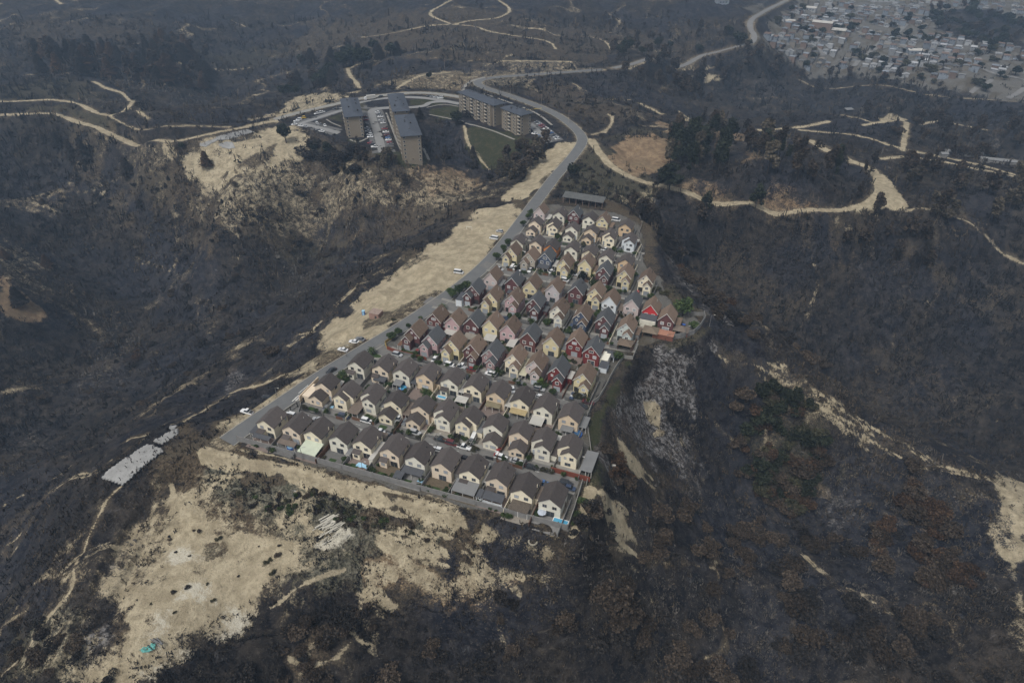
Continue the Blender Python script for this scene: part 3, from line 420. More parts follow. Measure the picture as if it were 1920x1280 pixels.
def make_ground_mat():
    b = NB('burnt_ground'); p = b.pos(); d, ru, g = b.attr('m1')[:3]; m2 = b.attr('m2'); pv, br, ol = m2[:3]; pa, bu, cl = b.attr('m3')[:3]
    a1 = b.n('ShaderNodeAttribute'); a1.attribute_name = 'm1'; ash = a1.outputs['Alpha']
    a2 = b.n('ShaderNodeAttribute'); a2.attribute_name = 'm2'; brs = a2.outputs['Alpha']
    nS = b.noise(p, 1.15, 4, .7); nM = b.noise(p, .24, 7, .66, .3); nL = b.noise(p, .05, 8, .66, .4); nXL = b.noise(p, .013, 6, .6); nF = b.noise(p, 2.6, 3, .75)
    vo = b.n('ShaderNodeTexVoronoi'); vo.inputs['Scale'].default_value = .42; vo.inputs['Detail'].default_value = 2.0; b.l(p, vo.inputs['Vector']); vd = vo.outputs['Distance']
    mp = b.n('ShaderNodeMapping'); mp.inputs['Rotation'].default_value = (0, 0, .75); mp.inputs['Scale'].default_value = (.4, 1.0, .5); b.l(p, mp.inputs['Vector']); nD = b.noise(mp.outputs[0], 1.0, 7, .74, .5)
    K = lambda f, k: b.math('MULTIPLY', f, k)
    char = b.mix(b.step(nM, .40, .60), (.0075, .008, .0105), (.026, .0235, .0225))
    char = b.mix(b.step(nL, .45, .60), char, b.mix(b.step(nM, .35, .65), (.015, .0135, .0125), (.047, .040, .034)))
    char = b.mix(K(b.step(nXL, .45, .6), .65), char, b.mix(b.step(nM, .4, .6), (.009, .011, .018), (.026, .029, .039)))
    char = b.mix(K(b.step(nS, .53, .68), .7), char, (.078, .068, .057)); char = b.mix(K(b.step(vd, .42, .12), .55), char, (.0055, .0055, .006)); char = b.mix(K(b.step(nF, .48, .30), .7), char, (.005, .005, .0055))
    nT = b.noise(p, .1, 8, .72, 1.0); char = b.mix(K(b.step(nT, .58, .72), .45), char, (.12, .10, .075))
    nA_ = b.noise(p, .14, 8, .72, .8); char = b.mix(K(b.step(nA_, .60, .76), .5), char, (.15, .15, .158))
    nE = b.noise(p, .34, 8, .74, .4); nE2 = b.noise(p, 1.7, 4, .75)
    def lay(base, m, thr, wob, col, soft=.18, k=1.0, wa=1.7):
        f = b.math('ADD', m, b.math('ADD', b.math('MULTIPLY', b.math('SUBTRACT', wob, .5), wa), b.math('MULTIPLY', b.math('SUBTRACT', nE2, .5), 1.3))); f = b.step(f, thr - soft, thr + soft)
        f = b.math('MULTIPLY', f, b.step(m, .02, .2)); return b.mix(b.math('MULTIPLY', f, k), base, col)
    tan = b.mix(b.step(nM, .35, .65), (.25, .212, .142), (.385, .333, .232)); tan = b.mix(K(b.step(nS, .52, .68), .55), tan, (.17, .138, .092)); tan = b.mix(K(b.step(nF, .58, .72), .35), tan, (.47, .42, .32))
    tan = b.mix(K(b.step(nL, .53, .7), .35), tan, b.mix(nS, (.13, .105, .07), (.24, .20, .14))); tan = b.mix(K(b.step(nT, .59, .69), .4), tan, (.13, .108, .073)); tan = b.mix(K(b.step(nD, .56, .66), .2), tan, (.15, .12, .08))
    rust = b.mix(b.step(nM, .35, .65), (.145, .100, .062), (.26, .19, .118)); rust = b.mix(K(b.step(nS, .5, .66), .6), rust, (.09, .066, .045)); rust = b.mix(K(b.step(nL, .47, .62), .5), rust, (.12, .095, .06))
    grn = b.mix(nM, (.020, .025, .013), (.036, .040, .020)); grn = b.mix(K(b.step(nS, .45, .65), .7), grn, (.055, .050, .032)); grn = b.mix(K(b.step(nM, .5, .62), .6), grn, (.062, .054, .034))
    ashc = b.mix(b.step(nD, .44, .58), (.034, .030, .028), (.205, .20, .197)); ashc = b.mix(K(b.step(nE2, .5, .62), .6), ashc, (.032, .026, .023)); ashc = b.mix(K(b.step(nL, .5, .64), .6), ashc, (.05, .036, .028))
    brn = b.mix(b.step(nS, .35, .65), (.038, .029, .020), (.125, .097, .064)); brn = b.mix(b.step(nL, .42, .62), brn, b.mix(nS, (.045, .037, .026), (.115, .096, .068))); brn = b.mix(K(b.step(nF, .5, .32), .6), brn, (.022, .018, .014))
    olv = b.mix(b.step(nS, .35, .65), (.026, .024, .017), (.090, .080, .053)); olv = b.mix(K(b.step(nM, .45, .6), .6), olv, (.045, .043, .028))
    brh = b.mix(b.step(nS, .35, .65), (.034, .034, .025), (.155, .145, .11)); brh = b.mix(K(b.step(nM, .5, .66), .7), brh, (.036, .038, .024))
    pav = b.mix(nM, (.085, .082, .076), (.15, .143, .13)); pav = b.mix(K(b.step(nL, .47, .62), .8), pav, (.075, .062, .043)); pav = b.mix(K(b.step(nS, .52, .66), .7), pav, (.030, .036, .020))  # paving tone darkened to carry the shade between houses; soil and green mixed in
    c = lay(char, ol, .45, nE, olv, .32, .9); c = lay(c, br, .45, nE, brn, .32, .92); c = lay(c, brs, .42, nE, brh, .28)
    c = lay(c, ash, .5, nE, ashc, .25); c = lay(c, ru, .45, nE, rust, .25); c = lay(c, g, .42, nE, grn, .2)
    c = lay(c, d, .48, nE, tan, .22); c = lay(c, pa, .45, nE, (.46, .43, .35), .3); c = lay(c, pv, .45, nS, pav, .15)
    b.fin(c, .95); b.b.inputs['Specular IOR Level'].default_value = .08
    hh = b.math('ADD', b.math('MULTIPLY', nS, .7), b.math('MULTIPLY', nF, .3)); b.bump(hh, 1.0, .7)
    return b.m
ground_mat = make_ground_mat()
TER = build_terrain()
# ------------------------------------------------------------------ mesh helpers
class MB:
    def __init__(s): s.v = []; s.f = []; s.m = []; s.mats = []
    def mi(s, m):
        if m not in s.mats: s.mats.append(m)
        return s.mats.index(m)
    def poly(s, pts, m):
        i = len(s.v); s.v += [tuple(p) for p in pts]; s.f.append(tuple(range(i, i + len(pts)))); s.m.append(s.mi(m))
    def box(s, x0, x1, y0, y1, z0, z1, m, bottom=True):
        i = len(s.v); s.v += [(x0, y0, z0), (x1, y0, z0), (x1, y1, z0), (x0, y1, z0), (x0, y0, z1), (x1, y0, z1), (x1, y1, z1), (x0, y1, z1)]
        F = [(4, 5, 6, 7), (0, 1, 5, 4), (1, 2, 6, 5), (2, 3, 7, 6), (3, 0, 4, 7)] + ([(3, 2, 1, 0)] if bottom else [])
        for f in F: s.f.append(tuple(i + k for k in f)); s.m.append(s.mi(m))
    def prism(s, prof, y0, y1, m, axis='y'):
        # prof in the x-z plane, counter-clockwise seen from -y, extruded along y
        n = len(prof); i = len(s.v)
        mp = (lambda a, b, t: (a, t, b)) if axis == 'y' else ((lambda a, b, t: (t, a, b)) if axis == 'x' else (lambda a, b, t: (a, b, t)))
        s.v += [mp(a, b, y0) for a, b in prof] + [mp(a, b, y1) for a, b in prof]
        k = s.mi(m); s.f.append(tuple(i + j for j in range(n))); s.m.append(k); s.f.append(tuple(i + n + j for j in range(n - 1, -1, -1))); s.m.append(k)
        for j in range(n): s.f.append((i + (j + 1) % n, i + j, i + n + j, i + n + (j + 1) % n)); s.m.append(k)
    def slab(s, a, b, c, d, t, m):   # four upper corners, thickness t downward
        i = len(s.v); s.v += [tuple(p) for p in (a, b, c, d)] + [(p[0], p[1], p[2] - t) for p in (a, b, c, d)]
        for f in ((0, 1, 2, 3), (7, 6, 5, 4), (1, 0, 4, 5), (2, 1, 5, 6), (3, 2, 6, 7), (0, 3, 7, 4)): s.f.append(tuple(i + k for k in f)); s.m.append(s.mi(m))
    def tube(s, a, b, r0, r1, m, n=6):
        a = Vector(a); b = Vector(b); d = (b - a).normalized(); u = d.orthogonal().normalized(); w_ = d.cross(u); i = len(s.v)
        for p, r in ((a, r0), (b, r1)):
            for k in range(n):
                t = 2 * math.pi * k / n; s.v.append(tuple(p + (u * math.cos(t) + w_ * math.sin(t)) * r))
        for k in range(n): s.f.append((i + k, i + (k + 1) % n, i + n + (k + 1) % n, i + n + k)); s.m.append(s.mi(m))
        s.f.append(tuple(i + n + k for k in range(n))); s.m.append(s.mi(m))
    def loft(s, secs, m):   # rings of equal count
        i = len(s.v); n = len(secs[0])
        for r in secs: s.v += [tuple(p) for p in r]
        for j in range(len(secs) - 1):
            for k in range(n): s.f.append((i + j * n + k, i + j * n + (k + 1) % n, i + (j + 1) * n + (k + 1) % n, i + (j + 1) * n + k)); s.m.append(s.mi(m))
        s.f.append(tuple(i + n - 1 - k for k in range(n))); s.m.append(s.mi(m)); e = i + (len(secs) - 1) * n; s.f.append(tuple(e + k for k in range(n))); s.m.append(s.mi(m))
    def mesh(s, name, sm=False):
        me = bpy.data.meshes.new(name); me.from_pydata(s.v, [], s.f)
        for m in s.mats: me.materials.append(m)
        me.polygons.foreach_set('material_index', s.m)
        if sm: me.polygons.foreach_set('use_smooth', [True] * len(s.f))
        me.update(); return me
def add(name, me, parent=None, loc=(0, 0, 0), rz=0.0, scale=None):
    o = bpy.data.objects.new(name, me); C.objects.link(o); o.location = loc; o.rotation_euler = (0, 0, rz)
    if scale is not None: o.scale = scale if hasattr(scale, '__len__') else (scale,) * 3
    if parent is not None: o.parent = parent
    return o
def empty(name, loc, rz, label, cat, group=None, scale=None):
    o = bpy.data.objects.new(name, None); C.objects.link(o); o.location = loc; o.rotation_euler = (0, 0, rz); o.empty_display_size = .5
    if scale is not None: o.scale = scale if hasattr(scale, '__len__') else (scale,) * 3
    return tag(o, label, cat, group)
def quads(name, V, mats, mi=None):
    n = len(V) // 4; me = bpy.data.meshes.new(name); me.vertices.add(len(V)); me.vertices.foreach_set('co', np.asarray(V, np.float32).ravel())
    me.loops.add(len(V)); me.loops.foreach_set('vertex_index', np.arange(len(V), dtype=np.int32)); me.polygons.add(n)
    me.polygons.foreach_set('loop_start', np.arange(0, n * 4, 4, dtype=np.int32)); me.polygons.foreach_set('loop_total', np.full(n, 4, np.int32))
    for m in mats: me.materials.append(m)
    if mi is not None: me.polygons.foreach_set('material_index', mi)
    me.update(calc_edges=True); return me
ORD = ['first', 'second', 'third', 'fourth', 'fifth', 'sixth', 'seventh', 'eighth', 'ninth', 'tenth', 'eleventh', 'twelfth', 'thirteenth', 'fourteenth', 'fifteenth', 'sixteenth', 'seventeenth', 'eighteenth', 'nineteenth', 'twentieth']

asphalt = M('asphalt', (.115, .118, .118), .9, .16, .25)
asphalt_old = M('worn_asphalt', (.135, .132, .125), .9, .22, .4)
concrete = M('concrete', (.22, .212, .192), .9, .2, .5)
conc_grey = M('grey_block', (.175, .172, .165), .9, .25, .7)
kerbm = M('kerb_stone', (.27, .26, .23), .9, .2, .6)
white_pt = M('road_paint', (.55, .55, .52), .8, .3, 1.5)
yellow_pt = M('yellow_paint', (.55, .42, .10), .8, .3, 1.5)
white = M('white_trim', (.62, .61, .58), .7, .08, 1)
glass = M('window_glass', (.035, .042, .05), .15, .1, 1, rnd=.5); glass.node_tree.nodes['Principled BSDF'].inputs['Specular IOR Level'].default_value = .5
curtain = M('curtained_glass', (.32, .35, .38), .3, .1, 1, rnd=.3)
dark = M('dark_opening', (.03, .03, .03), .8)
iron = M('black_iron', (.03, .03, .032), .6)
wood = M('brown_wood', (.13, .07, .045), .8, .2, 1.5)
redwood = M('red_brown_board', (.16, .048, .03), .8, .2, 1.5)
metal_grey = M('galvanised_sheet', (.155, .158, .158), .5, .12, .5)
metal_white = M('white_sheet', (.38, .37, .34), .6, .12, .5)
metal_green = M('pale_green_sheet', (.44, .48, .38), .6, .1, .5)
slate_sheet = M('slate_sheet', (.062, .065, .072), .7, .15, .8)
brown_sheet = M('brown_sheet', (.13, .105, .085), .8, .2, .8)
tilepave = M('pinkish_paving', (.17, .135, .118), .9, .15, 1.0)  # yard pavings are toned down, shade between the houses put into their colour
beige_pave = M('beige_paving', (.21, .19, .16), .9, .25, .8)
grey_pave = M('grey_paving', (.115, .113, .108), .9, .18, .8)
lawn = M('lawn_grass', (.032, .055, .018), .95, .3, 1.5)
soil = M('yard_soil', (.10, .08, .055), .95, .3, 1.2)
water = M('pool_water', (.08, .30, .46), .15, .1, .8)
bluep = M('blue_plastic', (.05, .12, .38), .5)
bluet = M('pale_blue_tarp', (.28, .48, .62), .6, .15, 2)
rubber = M('tyre_rubber', (.02, .02, .02), .8)
WALLS = dict(cream=lin(222, 211, 182), yellow=lin(210, 196, 150), peach=lin(214, 196, 170), orange_peach=lin(212, 190, 158), white=lin(212, 208, 190), pure=lin(205, 212, 216),
             maroon=lin(96, 60, 60), red=lin(116, 42, 40), brick=lin(104, 62, 57), pink=lin(184, 152, 154), mauve=lin(150, 120, 120), pale_pink=lin(188, 172, 168), lavender=lin(184, 176, 178), navy=lin(72, 84, 106), teal=lin(182, 192, 186),
             beige=lin(160, 152, 136), orange=lin(214, 132, 48), scarlet=lin(196, 30, 34), tan=lin(206, 176, 136))
WNAME = dict(cream='cream', yellow='pale yellow', peach='peach', orange_peach='orange-tan', white='off-white', pure='bright white', maroon='maroon', red='dark red', brick='brick red', pink='pink', mauve='mauve', pale_pink='pale pink', lavender='pale lavender', navy='navy blue', teal='pale grey-green', beige='grey-beige', orange='bright orange', scarlet='scarlet', tan='tan')
wallm = {k: M('wall_' + k, tuple((c * .84 + (v[0] * .3 + v[1] * .6 + v[2] * .1) * .16) * .96 for c in v), .85, .10, .5, rnd=.06) for k, v in WALLS.items()}
ROOFM = dict(dark=M('dark_brown_shingle', (.072, .062, .058), .9, .25, 1.2, rnd=.22), brown=M('brown_shingle', (.150, .108, .080), .9, .25, 1.2, rnd=.22), slate=M('slate_grey_shingle', (.080, .084, .088), .9, .2, 1.2, rnd=.1))
RNAME = dict(dark='dark brown', brown='brown', slate='slate grey')

# ------------------------------------------------------------------ roads
def ribbon(name, pts, wd, m, lift, kind='structure', H_=None, n=4, off=0.0):
    p = np.asarray(pts); d = np.gradient(p, axis=0); d /= np.linalg.norm(d, axis=1)[:, None] + 1e-9; nx = np.c_[d[:, 1], -d[:, 0]]
    t = np.linspace(-wd / 2, wd / 2, n + 1) + off
    P = p[:, None, :] + nx[:, None, :] * t[None, :, None]; z = (H_ or HB)(P[..., 0], P[..., 1]) + lift
    V = np.concatenate([P, z[..., None]], -1).reshape(-1, 3).tolist(); k = n + 1
    F = [(i * k + j, i * k + j + 1, (i + 1) * k + j + 1, (i + 1) * k + j) for i in range(len(p) - 1) for j in range(n)]
    me = bpy.data.meshes.new(name); me.from_pydata(V, [], [f[::-1] for f in F]); me.materials.append(m); me.update(); me.validate()
    if len(me.polygons) and me.polygons[0].normal.z < 0: me.flip_normals()
    o = add(name, me); tag(o, kind=kind); return o
ribbon('road', roadw['main'][0], 7.4, asphalt, .03); ribbon('avenue', roadw['avenue'][0], 7.0, M('pale_avenue', (.155, .153, .148), .9, .2, .2), .05, n=6)
ribbon('road', roadw['upper'][0], 6.0, M('pale_concrete_road', (.22, .215, .195), .9, .2, .3), .06)
for k, wd in (('main', 7.4), ('upper', 6.0)):
    for sgn in (-1, 1):
        ribbon('kerb', roadw[k][0], .35, kerbm, .14, off=sgn * (wd / 2 + .18), n=1)
# pale pavement beside the curve of the main road
ribbon('pavement', smoothline(G(PL("868,178 868,164 885,151 910,145")), 3), 3.2, concrete, .10, n=2)
ribbon('pavement', smoothline(G(PL("905,176 940,187 975,199 1010,214 1035,235")), 3), 2.0, concrete, .12, n=2)
ribbon('road_marking', smoothline(G(PL("985,207 1016,203")), 3), .8, yellow_pt, .09, n=1)
ribbon('road_marking', smoothline(G(PL("560,737 578,722")), 2), .3, white_pt, .06, n=1)
for i in range(5): ribbon('road_marking', G([(548 + i * 6, 752 - i * 1.0), (560 + i * 6, 741 - i)]), .45, white_pt, .064, n=1)
STREETS = dict(
 s1=(PL("548,762 600,776 690,801 800,830 900,857 1000,882 1085,905"), 8.0), s2=(PL("700,652 745,675 800,690 860,699 920,712 980,727 1040,744 1100,762"), 8.0),
 s3=(PL("800,562 850,577 903,590 1014,614 1086,631 1140,642 1195,650"), 6.5), s4=(PL("905,494 940,507 1000,517 1060,525 1130,541 1210,562"), 6.5), s5=(PL("968,438 1000,447 1070,458 1136,469 1205,482"), 6.5))
ANG = math.radians(-20.5); ANG2 = math.radians(-21.5)
streetw = {}
for k, (p, wd) in STREETS.items():
    q = smoothline(G(p), 2.0); streetw[k] = (q, wd)
    ribbon('street', q, wd, asphalt_old, .05, n=2)
    for sgn in (-1, 1): ribbon('pavement', q[3:], 1.7, concrete, .17 if k in ('s1', 's2') else .15, off=sgn * (wd / 2 + .85), n=1)
    # worn centre dashes
    if k in ('s1', 's2'):
        for i in range(4, len(q) - 4, 5): ribbon('road_marking', q[i:i + 2], .14, white_pt, .058, n=1)
def patch(name, px, m, lift=.08, kind='structure'):
    p = G(PL(px)); z = Hb(p[:, 0], p[:, 1]) + lift; b = MB(); b.poly([(a, c, d) for (a, c), d in zip(p, z)], m); me = b.mesh(name)
    if me.polygons[0].normal.z < 0: me.flip_normals()
    o = add(name, me); tag(o, kind=kind); return o
def drape(name, px, m, lift, step=3.0):
    p = G(PL(px)); x0, y0 = p.min(0); x1, y1 = p.max(0); X, Y = np.meshgrid(np.arange(x0, x1 + step, step), np.arange(y0, y1 + step, step))
    ins = polysd((X[:-1, :-1] + step / 2), (Y[:-1, :-1] + step / 2), p) < step * .2; Z = HB(X, Y) + lift
    nx = X.shape[1]; V = np.c_[X.ravel(), Y.ravel(), Z.ravel()]; ii, jj = np.where(ins)
    F = [(i * nx + j, i * nx + j + 1, (i + 1) * nx + j + 1, (i + 1) * nx + j) for i, j in zip(ii, jj)]
    me = bpy.data.meshes.new(name); me.from_pydata(V.tolist(), [], F); me.materials.append(m); me.update(); o = add(name, me); tag(o, kind='structure'); return o
lotm = M('lot_concrete', (.20, .20, .195), .9, .12, .3); lotd = M('lot_asphalt', (.10, .10, .098), .9, .2, .4)
ribbon('parking_lot', smoothline(G(PL("672,206 690,203 700,210 706,232 713,258 720,286")), 2), 17.0, lotd, .07, n=6)
ribbon('road', smoothline(G(PL("735,202 705,204 695,208 700,226 708,250 718,286")), 2), 6.2, lotm, .13, n=3)
ribbon('parking_lot', smoothline(G(PL("552,232 600,220 645,203")), 2), 12, lotd, .07, n=4); ribbon('road', smoothline(G(PL("560,233 600,220 645,206")), 2), 5.5, lotm, .13, n=2)
ribbon('parking_lot', smoothline(G(PL("566,232 600,240 632,248")), 2), 13, lotd, .09, n=4); ribbon('road', smoothline(G(PL("562,232 600,241 636,250")), 2), 5, lotm, .15, n=2)
ribbon('road', smoothline(G(PL("640,204 660,196 700,187 750,182 800,184 835,190 862,195")), 2), 5.5, lotm, .13, n=2)
ribbon('road', smoothline(G(PL("862,195 835,190 805,192 798,199 770,202 735,203")), 2), 5, lotm, .16, n=2)
ribbon('parking_lot', smoothline(G(PL("996,230 1018,247 1040,266")), 2), 15, lotd, .07, n=4); ribbon('road', smoothline(G(PL("993,233 1010,248 1030,268")), 2), 5.5, lotm, .13, n=2)
for s, wd in (("656,262 672,268 690,259", 1.3), ("724,212 735,240 752,282", 1.5), ("872,230 900,238 925,246 965,262", 1.4), ("792,275 800,290 804,300", 2.0), ("612,224 622,231 640,238", 1.2), ("800,202 830,195 860,200", 1.2), ("805,215 850,224 870,228", 1.2)):
    ribbon('path', smoothline(G(PL(s)), 2), wd, concrete, .12, n=1)

# ------------------------------------------------------------------ houses
def window_mesh(kind):
    k = ('win', kind)
    if k in _cache: return _cache[k]
    wd, ht, style = WIN[kind]; b = MB(); fm = white if style != 'dk' else M('grey_frame', (.25, .24, .22), .7)
    t = .09 if style != 'wh' else .16; d = .07
    b.box(-wd / 2 - t, wd / 2 + t, -d, .0, -t, 0, fm); b.box(-wd / 2 - t, wd / 2 + t, -d, .0, ht, ht + t, fm)
    b.box(-wd / 2 - t, -wd / 2, -d, .0, 0, ht, fm); b.box(wd / 2, wd / 2 + t, -d, .0, 0, ht, fm)
    if wd > .9: b.box(-.035, .035, -d + .01, .0, 0, ht, fm)
    p = MB(); p.box(-wd / 2, wd / 2, -.035, -.005, 0, ht, glass); pc = MB(); pc.box(-wd / 2, wd / 2, -.035, -.005, 0, ht, curtain)
    _cache[k] = (b.mesh('window'), p.mesh('pane'), pc.mesh('pane')); return _cache[k]
_cache = {}
WIN = dict(up=(1.15, 1.05, 'dk'), upw=(1.05, 1.05, 'wh'), sm=(.6, .8, 'dk'), smw=(.6, .7, 'wh'), patio=(2.3, 2.05, 'dk'), patiow=(2.5, 2.1, 'wh'), pair=(1.5, .85, 'wh'), wide=(1.7, 1.1, 'dk'), att=(.5, .5, 'wh'))
def put_window(par, kind, x, y, z, rz=0.0, cur=None):
    f, p, pc = window_mesh(kind); o = add('window', f, par, (x, y, z), rz); add('pane', pc if (cur if cur is not None else R.random() < .28) else p, o)
def gable(b, cx_, w, y0, y1, ev, ap, m, z0=-.3):
    b.prism([(cx_ - w / 2, z0), (cx_ + w / 2, z0), (cx_ + w / 2, ev), (cx_, ap), (cx_ - w / 2, ev)], y0, y1, m)
def groof(b, cx_, w, y0, y1, ev, ap, m, oh=.35, t=.16):
    sl = (ap - ev) / (w / 2); xe = w / 2 + oh; ze = ev - oh * sl + t + .02; za = ap + t + .02
    for s in (-1, 1):
        q = [(cx_, y0, za), (cx_ + s * xe, y0, ze), (cx_ + s * xe, y1, ze), (cx_, y1, za)]
        if s > 0: q = q[::-1]
        b.slab(q[3], q[2], q[1], q[0], t, m) if s < 0 else b.slab(q[3], q[2], q[1], q[0], t, m)
def rake(b, cx_, w, y, ev, ap, m, oh=.35):
    sl = (ap - ev) / (w / 2); xe = w / 2 + oh; ze = ev - oh * sl + .17; za = ap + .17
    for s in (-1, 1):
        a = (cx_, y, za); e = (cx_ + s * xe, y, ze)
        pr = [(a[0], a[2] - .26), (a[0], a[2]), (e[0], e[2]), (e[0], e[2] - .26)]
        b.prism(pr if s < 0 else pr[::-1], y - .05, y + .0, m)
DIM = dict(A=(6.5, 7.0, 5.0, 7.35), B1=(6.5, 5.6, 5.0, 7.35), B2=(4.9, 7.6, 5.0, 6.9), C=(6.1, 7.3, 5.2, 8.6), D=(6.1, 7.2, 5.2, 8.6))
BOXES = []
def canopy(par, x0, x1, y0, y1, zf, zb, m, name='patio_roof', wallm_=None):
    b = MB(); b.slab((x0, y0, zf), (x1, y0, zf), (x1, y1, zb), (x0, y1, zb), .1, m)
    for x in (x0 + .1, x1 - .1, (x0 + x1) / 2): b.box(x - .06, x + .06, y0 + .05, y0 + .17, 0, zf - .1, white if wallm_ is None else wallm_)
    if wallm_ is not None: b.box(x0, x1, y0 + .2, y0 + .3, 0, 1.2, wallm_)
    return add(name, b.mesh(name), par)
def side_ext(par, x0, x1, y0, y1, h, wm, m):
    b = MB(); b.box(x0, x1, y0, y1, -.2, h, wm); o = add('side_extension', b.mesh('side_extension'), par)
    r = MB(); r.slab((x0 - .15, y0 - .2, h + .15), (x1 + .15, y0 - .2, h + .15), (x1 + .15, y1 + .1, h + .35), (x0 - .15, y1 + .1, h + .35), .12, m); add('roof', r.mesh('roof'), o); return o
def make_house(spec, rowname, ridx, idx, ang):
    px, py, typ, side, wc, rc, ex = spec
    wd, dp, ev, ap = DIM[typ]; ap0 = ap
    K_ = 1.13 if rowname not in ('the ninth row up', 'the tenth row up', 'the farthest row') else 1.08
    x, y = onplane(px, py, (ap if typ != 'B2' else 6.9) * K_); x = float(x); y = float(y)
    wm = wallm[wc]; rm = ROOFM[rc]; s = -1 if side == 'L' else 1
    lab = f"{WNAME[wc]} house with {RNAME[rc]} roof, {ORD[idx]} from left in {rowname}"
    t = empty('house', (x, y, 0), ang, lab, 'house', 'gabled houses of the hilltop settlement', K_)
    key = (typ, s, wc, rc)
    if key not in _cache:
        b = MB(); r = MB(); fa = None
        if typ in ('A', 'C', 'D'):
            gable(b, 0, wd, 0, dp, ev, ap, wm); groof(r, 0, wd, -.35, dp + .3, ev, ap, rm)
        if typ == 'B1':
            gable(b, 0, wd, 0, dp, ev, ap, wm); groof(r, 0, wd, -.35, dp + .3, ev, ap, rm)
            gable(b, s * .75, 5.0, -4.0, .02, 2.75, 4.55, wm); groof(r, s * .75, 5.0, -4.35, -.02, 2.75, 4.55, rm, t=.14)
        if typ == 'B2':
            gable(b, 0, 4.9, 0, 5, 5.0, 6.9, wm); gable(b, s * .9, 6.5, 1.9, dp, 5.0, 7.4, wm)
            groof(r, 0, 4.9, -.35, 4.9, 5.0, 6.9, rm); groof(r, s * .9, 6.5, 1.9 - .12, dp + .3, 5.0, 7.4, rm)
        if typ == 'D':
            gable(b, s * 1.25, 3.3, -2.6, .02, 4.4, 6.3, wm); groof(r, s * 1.25, 3.3, -2.95, 1.4, 4.4, 6.3, rm, .3, .13)
        if typ in ('C', 'D') or (typ == 'A' and rc != 'dark'):
            f = MB(); rake(f, 0, wd, -.36, ev, ap, white)
            if typ == 'D': rake(f, s * 1.25, 3.3, -2.96, 4.4, 6.3, white, .3)
            fa = f.mesh('fascia')
        if typ in ('A', 'B1', 'B2'):   # pale parapet fin that shows beside these roofs
            f = MB(); xx = -s * wd * .5 if typ == 'B2' else wd * .5
            fa = None
        _cache[key] = (b.mesh('wall'), r.mesh('roof'), fa)
    wme, rme, fme = _cache[key]
    add('wall', wme, t); add('roof', rme, t)
    if fme: add('fascia', fme, t)
    W = lambda *a, **k: put_window(t, *a, **k)
    dm = MB(); dm.box(-.45, .45, -.07, .0, 0, 2.05, wood if R.random() < .5 else curtain); dme = _cache.setdefault('door%d' % (ridx % 2), dm.mesh('door'))
    if typ == 'A':
        W('up', -1.45, 0, 3.35); W('up', 1.45, 0, 3.35)
        if 'b' in ex:
            bb_ = MB(); bb_.box(-2.9, -.3, -1.5, -.01, -.2, 2.45, wm); o = add('bay', bb_.mesh('bay'), t); r = MB(); r.slab((-3.05, -1.75, 2.6), (-.15, -1.75, 2.6), (-.15, 0, 3.05), (-3.05, 0, 3.05), .12, rm); add('roof', r.mesh('roof'), o)
            put_window(o, 'up', -1.6, -1.5, .9); W('patio', 1.4, 0, .02)
        else: W('patio', .3, 0, .02)
        W('up', 3.25, 3, 3.4, math.pi / 2); W('sm', 3.25, 6, 3.4, math.pi / 2); add('door', dme, t, (3.25, 5, 0), math.pi / 2)
    elif typ == 'B1':
        W('sm', -s * .9 if s > 0 else 1.9, 0, 3.9); W('wide' if s > 0 else 'up', s * .75 + .9, -4.0, .95); W('sm', s * .75 - 1.2, -4.0, 1.0); W('up', 3.25, 3, 3.4, math.pi / 2); add('door', dme, t, (-s * 2.4, 0, 0))
    elif typ == 'B2':
        W('sm', -s * .0 - 1.1, 0, 3.5); W('up', .9, 0, 3.4); W('wide', -.2, 0, .9); W('sm', 2.45 if s < 0 else 4.15, 4.0, 3.4, math.pi / 2); add('door', dme, t, (s * 3.3, 1.9, 0))
    elif typ == 'C':
        W('upw', -1.4, 0, 3.3); W('upw', 1.4, 0, 3.3); W('patiow' if 'w' in ex else 'patio', .2, 0, .02)
        if 'a' in ex: W('pair', 0, 0, 5.6)
        W('upw', 3.05, 3, 3.4, math.pi / 2); add('door', dme, t, (3.05, 5.5, 0), math.pi / 2)
    elif typ == 'D':
        W('upw', s * 1.25, -2.6, 3.1); W('patio', s * 1.25, -2.6, .02, cur=True); W('smw', -s * 1.5, 0, 4.2); W('att', 0 if s < 0 else -1.0, 0, 6.2)
        gg = MB(); gg.box(-1.0, 1.0, -.04, .0, 0, 2.1, dark); add('garage_opening', _cache.setdefault('go', gg.mesh('garage_opening')), t, (-s * 1.8, 0, 0)); W('upw', 3.05, 4, 3.4, math.pi / 2)
    # chimney pipe
    if R.random() < .35:
        c_ = MB(); c_.tube((0, 0, 0), (0, 0, 1.6), .11, .11, iron if R.random() < .5 else metal_white); add('flue_pipe', c_.mesh('flue_pipe'), t, (1.5, 5.5, ap - 1.9))
    if 'fin' in ex or (typ == 'A' and R.random() < .45):
        c_ = MB(); c_.box(3.28, 3.42, 4.2, 4.5, 4.4, 6.2, wm); add('parapet_fin', c_.mesh('parapet_fin'), t)
    # extensions beside and behind
    right = 3.3 if typ != 'B2' else (2.5 if s < 0 else 4.2)
    if 'N' not in ex:
        rr = R.random()
        if rr < .42: side_ext(t, right, right + R.uniform(1.5, 2.1), R.uniform(1, 3), R.uniform(6, 8), R.uniform(2.2, 2.7), wm if R.random() < .6 else conc_grey, R.choice([metal_grey, brown_sheet, rm, rm, metal_white]))
        elif rr < .7 and typ in ('A', 'C', 'B1'): canopy(t, right + .05, right + 2.6, R.uniform(-1, 1.5), 6.5, 2.35, 2.6, R.choice([metal_grey, brown_sheet, slate_sheet, metal_white]), 'carport_roof')
